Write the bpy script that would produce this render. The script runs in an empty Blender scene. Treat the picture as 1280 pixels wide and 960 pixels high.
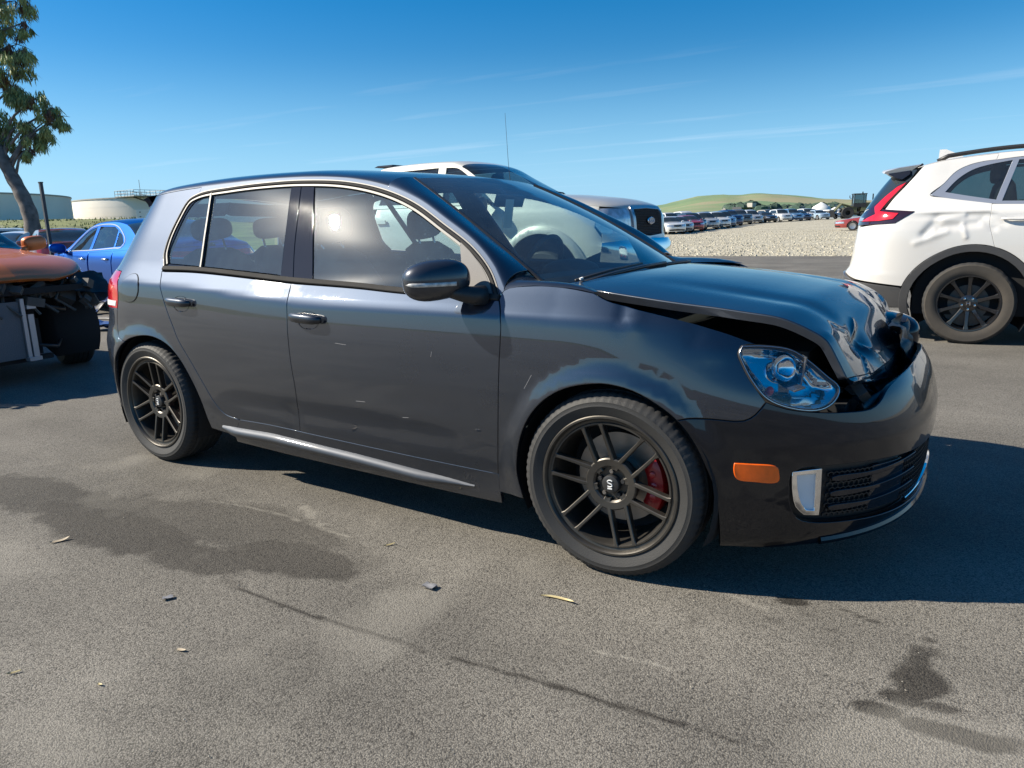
import bpy, math, random
import numpy as np
from mathutils import Vector, Matrix, noise as mnoise
from mathutils.geometry import delaunay_2d_cdt
random.seed(7)
rad = math.radians
scene = bpy.context.scene
COL = scene.collection

# ---------------------------------------------------------------- camera
cam_d = bpy.data.cameras.new('camera'); cam = bpy.data.objects.new('camera', cam_d); COL.objects.link(cam)
def set_camera():
    px, py, pz, yaw, pitch, roll, f = 0.9999, -2.9476, 1.1663, -0.5803, 0.2140, -0.0280, 917.9
    cy, sy, cp, sp = math.cos(yaw), math.sin(yaw), math.cos(pitch), math.sin(pitch)
    fw = Vector((sy*cp, cy*cp, -sp)); r = Vector((cy, -sy, 0)); u = r.cross(fw)
    c, s = math.cos(roll), math.sin(roll)
    r2 = r*c + u*s; u2 = u*c - r*s
    m = Matrix((r2, u2, -fw)).transposed().to_4x4(); m.translation = (px, py, pz)
    cam.matrix_world = m
    cam_d.sensor_width = 36; cam_d.lens = f/1280*36
    cam_d.clip_start = .05; cam_d.clip_end = 9000
set_camera(); scene.camera = cam

# ---------------------------------------------------------------- sun and sky
SUN = Vector((-.714, -.38, .588)).normalized()          # towards the sun
sl = bpy.data.lights.new('sun', 'SUN'); sl.energy = 5.0; sl.angle = rad(.55); sl.color = (1, .92, .78)
so = bpy.data.objects.new('sun', sl); COL.objects.link(so)
so.rotation_euler = SUN.to_track_quat('Z', 'Y').to_euler(); so.location = (-20, -10, 20)
w = bpy.data.worlds.new('World'); scene.world = w; w.use_nodes = True
nt = w.node_tree; nt.nodes.clear()
def N(t, typ, **k):
    n = t.nodes.new(typ)
    for a, b in k.items(): setattr(n, a, b)
    return n
sky = N(nt, 'ShaderNodeTexSky', sky_type='NISHITA', sun_disc=False, sun_elevation=math.asin(SUN.z),
        sun_rotation=math.atan2(SUN.x, SUN.y), altitude=50, air_density=1.0, dust_density=.25, ozone_density=3.2)
bg = N(nt, 'ShaderNodeBackground'); bg.inputs[1].default_value = .074
hs = N(nt, 'ShaderNodeHueSaturation'); hs.inputs['Saturation'].default_value = 1.5; hs.inputs['Value'].default_value = 1.0
out = N(nt, 'ShaderNodeOutputWorld')
# thin cirrus streaks: noise stretched along the wind, on direction / height
tc = N(nt, 'ShaderNodeTexCoord'); sep = N(nt, 'ShaderNodeSeparateXYZ'); nt.links.new(tc.outputs['Generated'], sep.inputs[0])
def M(t, op, a, b=None, c=None, clamp=False):
    n = N(t, 'ShaderNodeMath', operation=op, use_clamp=clamp)
    for i, v in enumerate((a, b, c)):
        if v is None: continue
        if isinstance(v, (int, float)): n.inputs[i].default_value = v
        else: t.links.new(v, n.inputs[i])
    return n.outputs[0]
zc = M(nt, 'MAXIMUM', sep.outputs[2], .02)
cx_ = M(nt, 'DIVIDE', sep.outputs[0], zc); cy_ = M(nt, 'DIVIDE', sep.outputs[1], zc)
cmb = N(nt, 'ShaderNodeCombineXYZ'); nt.links.new(M(nt, 'MULTIPLY', cx_, .16), cmb.inputs[0]); nt.links.new(M(nt, 'MULTIPLY', cy_, .75), cmb.inputs[1])
rot = N(nt, 'ShaderNodeMapping'); rot.inputs['Rotation'].default_value = (0, 0, rad(-6)); nt.links.new(cmb.outputs[0], rot.inputs[0])
nz = N(nt, 'ShaderNodeTexNoise'); nz.inputs['Scale'].default_value = 1.1; nz.inputs['Detail'].default_value = 6; nz.inputs['Roughness'].default_value = .55
nt.links.new(rot.outputs[0], nz.inputs['Vector'])
cl = M(nt, 'MULTIPLY', M(nt, 'SUBTRACT', nz.outputs[0], .56, clamp=True), 1.9, clamp=True)
low = M(nt, 'MULTIPLY', M(nt, 'SUBTRACT', .24, sep.outputs[2], clamp=True), 6, clamp=True)
cl = M(nt, 'MULTIPLY', M(nt, 'MULTIPLY', cl, low, clamp=True), M(nt, 'MULTIPLY', sep.outputs[2], 12, clamp=True), clamp=True)
mx = N(nt, 'ShaderNodeMixRGB'); nt.links.new(cl, mx.inputs[0]); nt.links.new(sky.outputs[0], hs.inputs['Color']); nt.links.new(hs.outputs[0], mx.inputs[1])
mx.inputs[2].default_value = (8.5, 8.8, 9.2, 1)
hz = N(nt, 'ShaderNodeMapRange'); nt.links.new(M(nt, 'ABSOLUTE', sep.outputs[2]), hz.inputs[0]); hz.inputs[1].default_value = 0; hz.inputs[2].default_value = .22; hz.inputs[3].default_value = .72; hz.inputs[4].default_value = 0; hz.interpolation_type = 'SMOOTHSTEP'
mh = N(nt, 'ShaderNodeMixRGB'); nt.links.new(hz.outputs[0], mh.inputs[0]); nt.links.new(mx.outputs[0], mh.inputs[1]); mh.inputs[2].default_value = (2.4, 5.6, 9.0, 1)
nt.links.new(mh.outputs[0], bg.inputs[0]); nt.links.new(bg.outputs[0], out.inputs[0])

scene.view_settings.view_transform = 'Standard'; scene.view_settings.look = 'None'
scene.view_settings.exposure = 0.75; scene.view_settings.gamma = 1
scene.render.engine = 'CYCLES'
scene.cycles.max_bounces = 8; scene.cycles.transparent_max_bounces = 16; scene.cycles.glossy_bounces = 4
scene.cycles.sample_clamp_indirect = 6

# ---------------------------------------------------------------- materials
MATS = {}
def mat(name, base=(.5, .5, .5), rough=.5, metal=0., coat=0., coatr=.03, spec=.5, dust=0., dustc=(.33, .30, .26), dscale=3., bump=0., bscale=60., var=0., vscale=8., trans=0., emit=None, ior=1.5):
    if name in MATS: return MATS[name]
    m = bpy.data.materials.new(name); m.use_nodes = True; t = m.node_tree; b = t.nodes['Principled BSDF']; MATS[name] = m
    L = t.links.new
    b.inputs['Base Color'].default_value = (*base, 1); b.inputs['Roughness'].default_value = rough; b.inputs['Metallic'].default_value = metal
    b.inputs['Coat IOR'].default_value = ior; b.inputs['Coat Weight'].default_value = coat; b.inputs['Coat Roughness'].default_value = coatr; b.inputs['Specular IOR Level'].default_value = spec
    tc = N(t, 'ShaderNodeTexCoord'); col = None
    if var:
        n = N(t, 'ShaderNodeTexNoise'); n.inputs['Scale'].default_value = vscale; n.inputs['Detail'].default_value = 6; L(tc.outputs['Object'], n.inputs['Vector'])
        mr = N(t, 'ShaderNodeMapRange'); mr.inputs[1].default_value = .3; mr.inputs[2].default_value = .7; mr.inputs[3].default_value = 1-var; mr.inputs[4].default_value = 1+var
        L(n.outputs[0], mr.inputs[0])
        mm = N(t, 'ShaderNodeMixRGB', blend_type='MULTIPLY'); mm.inputs[0].default_value = 1; mm.inputs[1].default_value = (*base, 1); L(mr.outputs[0], mm.inputs[2])
        col = mm.outputs[0]; L(col, b.inputs['Base Color'])
    if dust:
        n = N(t, 'ShaderNodeTexNoise'); n.inputs['Scale'].default_value = dscale; n.inputs['Detail'].default_value = 8; n.inputs['Roughness'].default_value = .65; L(tc.outputs['Object'], n.inputs['Vector'])
        n2 = N(t, 'ShaderNodeTexNoise'); n2.inputs['Scale'].default_value = 160; n2.inputs['Detail'].default_value = 3; L(tc.outputs['Object'], n2.inputs['Vector'])
        a = M(t, 'MULTIPLY', M(t, 'SUBTRACT', n.outputs[0], .25, clamp=True), 2*dust)
        sp = M(t, 'MULTIPLY', M(t, 'SUBTRACT', n2.outputs[0], .62, clamp=True), 2.2*dust)
        f = M(t, 'ADD', a, sp, clamp=True)
        mm = N(t, 'ShaderNodeMixRGB'); L(f, mm.inputs[0]); mm.inputs[2].default_value = (*dustc, 1)
        if col: L(col, mm.inputs[1])
        else: mm.inputs[1].default_value = (*base, 1)
        L(mm.outputs[0], b.inputs['Base Color'])
        L(M(t, 'SUBTRACT', metal, M(t, 'MULTIPLY', f, metal), clamp=True), b.inputs['Metallic'])
        if coat:
            L(M(t, 'ADD', M(t, 'ADD', coatr, M(t, 'MULTIPLY', M(t, 'SUBTRACT', n.outputs[0], .52, clamp=True), .5)), M(t, 'MULTIPLY', f, .35)), b.inputs['Coat Roughness'])
            L(M(t, 'MULTIPLY', coat, M(t, 'SUBTRACT', 1, M(t, 'MULTIPLY', f, 1.2), clamp=True)), b.inputs['Coat Weight'])
        L(M(t, 'ADD', rough, M(t, 'MULTIPLY', f, .4), clamp=True), b.inputs['Roughness'])
    if bump:
        n = N(t, 'ShaderNodeTexNoise'); n.inputs['Scale'].default_value = bscale; n.inputs['Detail'].default_value = 4; L(tc.outputs['Object'], n.inputs['Vector'])
        bp = N(t, 'ShaderNodeBump'); bp.inputs['Strength'].default_value = bump; bp.inputs['Distance'].default_value = .01; L(n.outputs[0], bp.inputs['Height']); L(bp.outputs[0], b.inputs['Normal'])
    if trans: b.inputs['Transmission Weight'].default_value = trans
    if emit: b.inputs['Emission Color'].default_value = (*emit, 1); b.inputs['Emission Strength'].default_value = 1
    return m

def glass(name, tint=(.62, .72, .70), dust=.05, dustc=(.4, .45, .5), rough=.0, ior=1.5, dscale=5., haze=.0012, refl=.065):
    """thin automotive glass: see-through tint, a mirror layer and a film of dust"""
    if name in MATS: return MATS[name]
    m = bpy.data.materials.new(name); m.use_nodes = True; t = m.node_tree; t.nodes.clear(); MATS[name] = m; L = t.links.new
    o = N(t, 'ShaderNodeOutputMaterial'); tr = N(t, 'ShaderNodeBsdfTransparent'); tr.inputs[0].default_value = (*tint, 1)
    gl = N(t, 'ShaderNodeBsdfGlossy'); gl.inputs['Roughness'].default_value = rough; gl.inputs[0].default_value = (1, 1, 1, 1)
    lw = N(t, 'ShaderNodeLayerWeight'); lw.inputs[0].default_value = .5; f5 = M(t, 'POWER', lw.outputs['Facing'], 4.2)
    m1 = N(t, 'ShaderNodeMixShader'); L(M(t, 'ADD', refl, M(t, 'MULTIPLY', f5, .9), clamp=True), m1.inputs[0]); L(tr.outputs[0], m1.inputs[1]); L(gl.outputs[0], m1.inputs[2])
    gl2 = N(t, 'ShaderNodeBsdfGlossy'); gl2.inputs['Roughness'].default_value = .17; m1b = N(t, 'ShaderNodeMixShader'); m1b.inputs[0].default_value = haze; L(m1.outputs[0], m1b.inputs[1]); L(gl2.outputs[0], m1b.inputs[2])
    df = N(t, 'ShaderNodeBsdfDiffuse'); df.inputs[0].default_value = (*dustc, 1)
    tc = N(t, 'ShaderNodeTexCoord'); n = N(t, 'ShaderNodeTexNoise'); n.inputs['Scale'].default_value = dscale; n.inputs['Detail'].default_value = 9; n.inputs['Roughness'].default_value = .7; L(tc.outputs['Object'], n.inputs['Vector'])
    n2 = N(t, 'ShaderNodeTexNoise'); n2.inputs['Scale'].default_value = 90; n2.inputs['Detail'].default_value = 2; L(tc.outputs['Object'], n2.inputs['Vector'])
    f = M(t, 'ADD', M(t, 'MULTIPLY', n.outputs[0], dust*2), M(t, 'MULTIPLY', M(t, 'SUBTRACT', n2.outputs[0], .66, clamp=True), 12*dust), clamp=True)
    m2 = N(t, 'ShaderNodeMixShader'); L(f, m2.inputs[0]); L(m1b.outputs[0], m2.inputs[1]); L(df.outputs[0], m2.inputs[2]); L(m2.outputs[0], o.inputs[0])
    return m

# ---------------------------------------------------------------- object helpers
def tag(o, label=None, cat=None, group=None, kind=None):
    if label: o['label'] = label
    if cat: o['category'] = cat
    if group: o['group'] = group
    if kind: o['kind'] = kind
    return o
def empty(name, loc=(0, 0, 0), rz=0, parent=None):
    o = bpy.data.objects.new(name, None); COL.objects.link(o); o.location = loc; o.rotation_euler = (0, 0, rz); o.empty_display_size = .2
    if parent: o.parent = parent
    return o
def mk(name, V, F, m, parent=None, smooth=True, normals=None, mats=None, midx=None):
    me = bpy.data.meshes.new(name); me.from_pydata([tuple(map(float, v)) for v in V], [], [tuple(map(int, f)) for f in F])
    if mats:
        for q in mats: me.materials.append(q)
        if midx is not None: me.polygons.foreach_set('material_index', np.array(midx, dtype=np.int32))
    else: me.materials.append(m)
    if smooth: me.polygons.foreach_set('use_smooth', np.ones(len(me.polygons), dtype=bool))
    me.validate(clean_customdata=False); me.update()
    if normals is not None and len(normals) == len(me.vertices): me.normals_split_custom_set_from_vertices([tuple(map(float, n)) for n in normals])
    o = bpy.data.objects.new(name, me); COL.objects.link(o)
    if parent: o.parent = parent
    return o
class MB:
    """collects shapes for one mesh object"""
    def __init__(s): s.V = []; s.F = []; s.I = []; s.cur = 0
    def add(s, V, F):
        k = len(s.V); s.V += [tuple(v) for v in V]; s.F += [tuple(i+k for i in f) for f in F]; s.I += [s.cur]*len(F); return s
    def box(s, c, d, R=None, tp=1., ty=1.):
        """box centred c, full size d, optional 3x3 R, top scaled tp/ty"""
        V = []
        for z in (-1, 1):
            for x, y in ((-1, -1), (1, -1), (1, 1), (-1, 1)):
                k = tp if z > 0 else 1; k2 = ty if z > 0 else 1
                v = Vector((x*d[0]/2*k, y*d[1]/2*k2, z*d[2]/2))
                if R is not None: v = R @ v
                V.append((v.x+c[0], v.y+c[1], v.z+c[2]))
        return s.add(V, [(3, 2, 1, 0), (4, 5, 6, 7), (0, 1, 5, 4), (1, 2, 6, 5), (2, 3, 7, 6), (3, 0, 4, 7)])
    def tube(s, pts, r, n=8, cap=True, flat=1.):
        pts = [Vector(p) for p in pts]; V = []; rr = r if hasattr(r, '__len__') else [r]*len(pts); up = None
        for i, p in enumerate(pts):
            d = (pts[min(i+1, len(pts)-1)]-pts[max(i-1, 0)]).normalized()
            if up is None: up = Vector((0, 0, 1)) if abs(d.z) < .9 else Vector((1, 0, 0))
            a = d.cross(up).normalized(); b = a.cross(d).normalized(); up = b
            for k in range(n):
                t = 2*math.pi*k/n; V.append(tuple(p+a*math.cos(t)*rr[i]+b*math.sin(t)*rr[i]*flat))
        F = [(i*n+k, i*n+(k+1) % n, (i+1)*n+(k+1) % n, (i+1)*n+k) for i in range(len(pts)-1) for k in range(n)]
        if cap: F += [tuple(range(n))[::-1], tuple((len(pts)-1)*n+k for k in range(n))]
        return s.add(V, F)
    def lathe(s, prof, n=48, axis='y', c=(0, 0, 0), close=False):
        """prof: (radius, along axis)"""
        V = []
        for r, h in prof:
            for k in range(n):
                t = 2*math.pi*k/n
                if axis == 'y': v = (math.cos(t)*r, h, math.sin(t)*r)
                elif axis == 'z': v = (math.cos(t)*r, math.sin(t)*r, h)
                else: v = (h, math.cos(t)*r, math.sin(t)*r)
                V.append((v[0]+c[0], v[1]+c[1], v[2]+c[2]))
        m = len(prof); F = []
        for i in range(m if close else m-1):
            j = (i+1) % m
            F += [(i*n+k, i*n+(k+1) % n, j*n+(k+1) % n, j*n+k) for k in range(n)]
        return s.add(V, F)
    def blob(s, c, r, nu=12, nv=8, jit=0., rnd=None):
        V = []; rnd = rnd or random
        for i in range(nv+1):
            t = math.pi*i/nv
            for k in range(nu):
                p = 2*math.pi*k/nu; q = 1+jit*(rnd.random()-.5)*2
                V.append((c[0]+r[0]*math.sin(t)*math.cos(p)*q, c[1]+r[1]*math.sin(t)*math.sin(p)*q, c[2]+r[2]*math.cos(t)*q))
        return s.add(V, [(i*nu+k, (i+1)*nu+k, (i+1)*nu+(k+1) % nu, i*nu+(k+1) % nu) for i in range(nv) for k in range(nu)])
    def grid(s, P, flip=False, thick=None):
        """P[i][j] -> surface"""
        P = np.asarray(P, float); a, b = P.shape[:2]; V = P.reshape(-1, 3)
        F = [(i*b+j, (i+1)*b+j, (i+1)*b+j+1, i*b+j+1) for i in range(a-1) for j in range(b-1)]
        if flip: F = [f[::-1] for f in F]
        return s.add([tuple(v) for v in V], F)
    def build(s, name, m, parent=None, smooth=False, mats=None, auto=None):
        o = mk(name, s.V, s.F, m, parent, smooth, mats=mats, midx=s.I if mats else None)
        if auto is not None:
            me = o.data; me.polygons.foreach_set('use_smooth', np.ones(len(me.polygons), dtype=bool)); me.set_sharp_from_angle(angle=rad(auto))
        return o
def mirY(s):
    k = len(s.V); nf = len(s.F); s.V += [(x, -y, z) for x, y, z in s.V]; s.F += [tuple(i+k for i in f[::-1]) for f in s.F[:nf]]; s.I += s.I[:nf]; return s

# ---------------------------------------------------------------- curves and fitted surfaces
def pchip(xs, ys):
    xs = np.array(xs, float); ys = np.array(ys, float); h = np.diff(xs); d = np.diff(ys)/h
    m = np.zeros_like(ys); m[0] = d[0]; m[-1] = d[-1]
    for i in range(1, len(xs)-1):
        if d[i-1]*d[i] > 0:
            w1 = 2*h[i]+h[i-1]; w2 = h[i]+2*h[i-1]; m[i] = (w1+w2)/(w1/d[i-1]+w2/d[i])
    def f(x):
        x = np.asarray(x, float); xc = np.clip(x, xs[0], xs[-1])
        i = np.clip(np.searchsorted(xs, xc)-1, 0, len(h)-1); t = (xc-xs[i])/h[i]
        y = (2*t**3-3*t**2+1)*ys[i]+(t**3-2*t**2+t)*h[i]*m[i]+(-2*t**3+3*t**2)*ys[i+1]+(t**3-t**2)*h[i]*m[i+1]
        return y+np.where(x < xs[0], (x-xs[0])*m[0], 0)+np.where(x > xs[-1], (x-xs[-1])*m[-1], 0)
    return f
def tab(*pts): return pchip([p[0] for p in pts], [p[1] for p in pts])
def spl(pts, step=.03):
    """smooth curve through points"""
    P = np.array(pts, float); n = len(P)
    if n < 3: return lin(pts, step)
    out = []
    for i in range(n-1):
        p0 = P[max(i-1, 0)] if i > 0 else 2*P[0]-P[1]; p3 = P[i+2] if i+2 < n else 2*P[-1]-P[-2]; p1, p2 = P[i], P[i+1]
        k = max(1, int(math.ceil(np.linalg.norm(p2-p1)/step)))
        t0 = 0; t1 = max(np.linalg.norm(p1-p0), 1e-6)**.5; t2 = t1+max(np.linalg.norm(p2-p1), 1e-6)**.5; t3 = t2+max(np.linalg.norm(p3-p2), 1e-6)**.5
        for j in range(k):
            t = t1+(t2-t1)*j/k
            A1 = p0*(t1-t)/(t1-t0)+p1*(t-t0)/(t1-t0); A2 = p1*(t2-t)/(t2-t1)+p2*(t-t1)/(t2-t1); A3 = p2*(t3-t)/(t3-t2)+p3*(t-t2)/(t3-t2)
            B1 = A1*(t2-t)/(t2-t0)+A2*(t-t0)/(t2-t0); B2 = A2*(t3-t)/(t3-t1)+A3*(t-t1)/(t3-t1)
            out.append(B1*(t2-t)/(t2-t1)+B2*(t-t1)/(t2-t1))
    out.append(P[-1]); return np.array(out)
def lin(pts, step=.03):
    P = np.array(pts, float); out = []
    for a, b in zip(P[:-1], P[1:]):
        k = max(1, int(math.ceil(np.linalg.norm(b-a)/step)))
        for j in range(k): out.append(a+(b-a)*j/k)
    out.append(P[-1]); return np.array(out)
def ring(*segs):
    out = []
    for s in segs:
        for p in np.asarray(s, float):
            if not out or np.linalg.norm(p-out[-1]) > 1e-3: out.append(p)
    if np.linalg.norm(out[0]-out[-1]) < 1e-3: out.pop()
    return np.array(out)
def close_lin(pts, step=.03): return ring(lin(list(pts)+[pts[0]], step))
def close_spl(pts, step=.03):
    P = [tuple(p) for p in pts]; n = len(P); s = spl(P[-2:]+P+P[:2], step)
    a = np.argmin(np.linalg.norm(s-np.array(P[0]), axis=1)); b = len(s)-1-np.argmin(np.linalg.norm(s[::-1]-np.array(P[0]), axis=1))
    return ring(s[a:b]) if b > a+3 else ring(spl(P+[P[0]], step))
def area(P): x, y = P[:, 0], P[:, 1]; return .5*np.sum(x*np.roll(y, -1)-np.roll(x, -1)*y)
def inpoly(Q, P):
    Q = np.asarray(Q, float); x, y = Q[:, 0], Q[:, 1]; r = np.zeros(len(Q), bool); n = len(P)
    for i in range(n):
        x1, y1 = P[i]; x2, y2 = P[(i+1) % n]
        if y1 == y2: continue
        c = ((y1 > y) != (y2 > y)) & (x < (x2-x1)*(y-y1)/(y2-y1)+x1); r ^= c
    return r
def pnormal(P):
    """outward 2D normals of a closed ring"""
    d = np.roll(P, -1, 0)-np.roll(P, 1, 0); l = np.linalg.norm(d, axis=1)[:, None]; d = d/np.maximum(l, 1e-9)
    n = np.stack([d[:, 1], -d[:, 0]], 1); return n if area(P) > 0 else -n
def distseg(Q, P):
    d = np.full(len(Q), 9.)
    for i in range(len(P)):
        a = P[i]; b = P[(i+1) % len(P)]; ab = b-a; t = np.clip(((Q-a)@ab)/max(ab@ab, 1e-12), 0, 1)
        d = np.minimum(d, np.linalg.norm(Q-a-t[:, None]*ab, axis=1))
    return d
def fnorm(F, u, v, h=2e-3):
    a = F(u+h, v)-F(u-h, v); b = F(u, v+h)-F(u, v-h); n = np.cross(a, b); return n/np.maximum(np.linalg.norm(n, axis=-1), 1e-12)[..., None]
def pmesh(F, poly, holes=(), step=.03, gap=.0035, off=0., flange=.016, rr=.003, centre=(-1.2, 0, .5), sc=(1, 1)):
    S2 = np.array(sc, float); poly = np.asarray(poly, float)*S2; holes = [np.asarray(h, float)*S2 for h in holes]
    if gap: poly = poly-pnormal(poly)*gap; holes = [h+pnormal(h)*gap for h in holes]
    lo, hi = poly.min(0), poly.max(0)
    gx = np.arange(lo[0]+step*.4, hi[0], step); gy = np.arange(lo[1]+step*.4, hi[1], step*.866)
    G = np.array([(x+(step/2 if j % 2 else 0), y) for j, y in enumerate(gy) for x in gx]).reshape(-1, 2)
    if len(G):
        k = inpoly(G, poly)
        for h in holes: k &= ~inpoly(G, h)
        G = G[k]
    if len(G):
        d = distseg(G, poly)
        for h in holes: d = np.minimum(d, distseg(G, h))
        G = G[d > step*.35]
    pts = [poly]+holes; E = []; k = 0
    for r in pts:
        n = len(r); E += [(k+i, k+(i+1) % n) for i in range(n)]; k += n
    A = np.concatenate(pts+([G] if len(G) else []))
    res = delaunay_2d_cdt([Vector(a) for a in A], E, [], 0, 1e-6)
    P2 = np.array([tuple(v) for v in res[0]]); T = [f for f in res[2] if len(f) == 3]
    C = np.array([P2[list(f)].mean(0) for f in T]); k = inpoly(C, poly)
    for h in holes: k &= ~inpoly(C, h)
    T = [t for t, q in zip(T, k) if q]
    U = P2/S2; P = F(U[:, 0], U[:, 1]); Nn = fnorm(F, U[:, 0], U[:, 1])
    cen = np.array(centre)
    if np.sum(np.sum(Nn*(P-cen), 1)) < 0: Nn = -Nn
    if off: P = P+Nn*off
    # orient triangles
    out = []
    for t in T:
        n = np.cross(P[t[1]]-P[t[0]], P[t[2]]-P[t[0]]); out.append(tuple(t) if n@(Nn[t[0]]+Nn[t[1]]+Nn[t[2]]) > 0 else tuple(t[::-1]))
    V = list(P); NN = list(Nn); FF = out
    if flange:
        for ri, r in enumerate(pts):
            u = r/S2; p = F(u[:, 0], u[:, 1]); n = fnorm(F, u[:, 0], u[:, 1]); n = n if np.sum(np.sum(n*(p-cen), 1)) > 0 else -n
            if np.sum(np.sum(Nn*(P-cen), 1)) < 0: n = -n
            p = p+n*off; pn = pnormal(r)*(1 if ri == 0 else -1); u2 = (r+pn*.002)/S2; t = F(u2[:, 0], u2[:, 1])+n*off-p
            t -= n*np.sum(t*n, 1)[:, None]; t /= np.maximum(np.linalg.norm(t, axis=1), 1e-9)[:, None]
            b = len(V); m = len(r)
            rows = [(p, n), (p+t*rr*.7-n*rr*.3, (n+t)*.7071), (p+t*rr-n*rr, t), (p+t*rr-n*(rr+flange), t)]
            for q, nn in rows: V += list(q); NN += list(nn)
            for j in range(3):
                for i in range(m):
                    f = (b+j*m+i, b+j*m+(i+1) % m, b+(j+1)*m+(i+1) % m, b+(j+1)*m+i)
                    nf = np.cross(V[f[1]]-V[f[0]], V[f[3]]-V[f[0]]); FF.append(f if nf@(NN[f[0]]+NN[f[3]]) > 0 else f[::-1])
    return np.array(V), np.array(NN), FF
def panel(name, m, parent, F, poly, mirror=None, label=None, **k):
    """mirror: None right side only; 'both' one mesh with its left half; 'left' a second object on the left"""
    V, Nn, Fc = pmesh(F, poly, **k)
    Y = np.array([1, -1, 1.])
    if mirror == 'both':
        n = len(V); V = np.concatenate([V, V*Y]); Nn = np.concatenate([Nn, Nn*Y]); Fc = list(Fc)+[tuple(i+n for i in f[::-1]) for f in Fc]
    o = mk(name, V, Fc, m, parent, True, Nn)
    if label: o['label'] = label
    if mirror == 'left':
        o2 = mk(name, V*Y, [f[::-1] for f in Fc], m, parent, True, Nn*Y); return o, o2
    return o
def sweep(P, Nn, prof, closed=False):
    """ribbon section prof [(sideways, outwards)] along 3D points P with normals Nn"""
    P = np.asarray(P, float); Nn = np.asarray(Nn, float); T = np.gradient(P, axis=0) if not closed else (np.roll(P, -1, 0)-np.roll(P, 1, 0))
    T /= np.linalg.norm(T, axis=1)[:, None]; B = np.cross(T, Nn); B /= np.linalg.norm(B, axis=1)[:, None]
    rows = [P+B*a+Nn*b for a, b in prof]; n = len(P); m = len(prof); V = np.concatenate(rows); F = []
    for j in range(m):
        j2 = (j+1) % m
        for i in range(n if closed else n-1):
            i2 = (i+1) % n; F.append((j*n+i, j*n+i2, j2*n+i2, j2*n+i))
    if not closed: F += [tuple(j*n for j in range(m)), tuple(j*n+n-1 for j in range(m))[::-1]]
    return V, F
def trim(name, m, parent, F, pts, wd, ht, off=0., closed=False, centre=(-1.2, 0, .5), mirror=None, bevel=.3, one=False):
    pts = np.asarray(pts, float); P = F(pts[:, 0], pts[:, 1]); n = fnorm(F, pts[:, 0], pts[:, 1]); s = np.sign(np.sum(n*(P-np.array(centre)), 1)); n = n*s[:, None]
    P = P+n*off; h = wd/2; c = min(h, ht)*bevel
    V, Fc = sweep(P, n, [(-h, -.006), (-h, ht-c), (-h+c, ht), (h-c, ht), (h, ht-c), (h, -.006)], closed)
    b = MB(); b.add(V, Fc)
    if mirror == 'both' and one: mirY(b)
    o = b.build(name, m, parent, auto=40); fixn(o)
    if mirror == 'both' and not one:
        b.V = [(x, -y, z) for x, y, z in b.V]; fixn(b.build(name, m, parent, auto=40))
    return o
def fixn(o):
    import bmesh
    bm = bmesh.new(); bm.from_mesh(o.data); bmesh.ops.recalc_face_normals(bm, faces=bm.faces); bm.to_mesh(o.data); bm.free()
def textmesh(name, s, size, depth, m, parent, mw, bevel=0., font_scale=(1, 1)):
    c = bpy.data.curves.new(name, 'FONT'); c.body = s; c.size = size; c.extrude = depth; c.align_x = 'CENTER'; c.align_y = 'CENTER'; c.resolution_u = 3; c.offset = bevel
    t = bpy.data.objects.new(name, c); COL.objects.link(t); dg = bpy.context.evaluated_depsgraph_get(); me = bpy.data.meshes.new_from_object(t.evaluated_get(dg))
    bpy.data.objects.remove(t); me.transform(mw); me.materials.clear(); me.materials.append(m); o = bpy.data.objects.new(name, me); COL.objects.link(o)
    if parent: o.parent = parent
    return o
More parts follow.
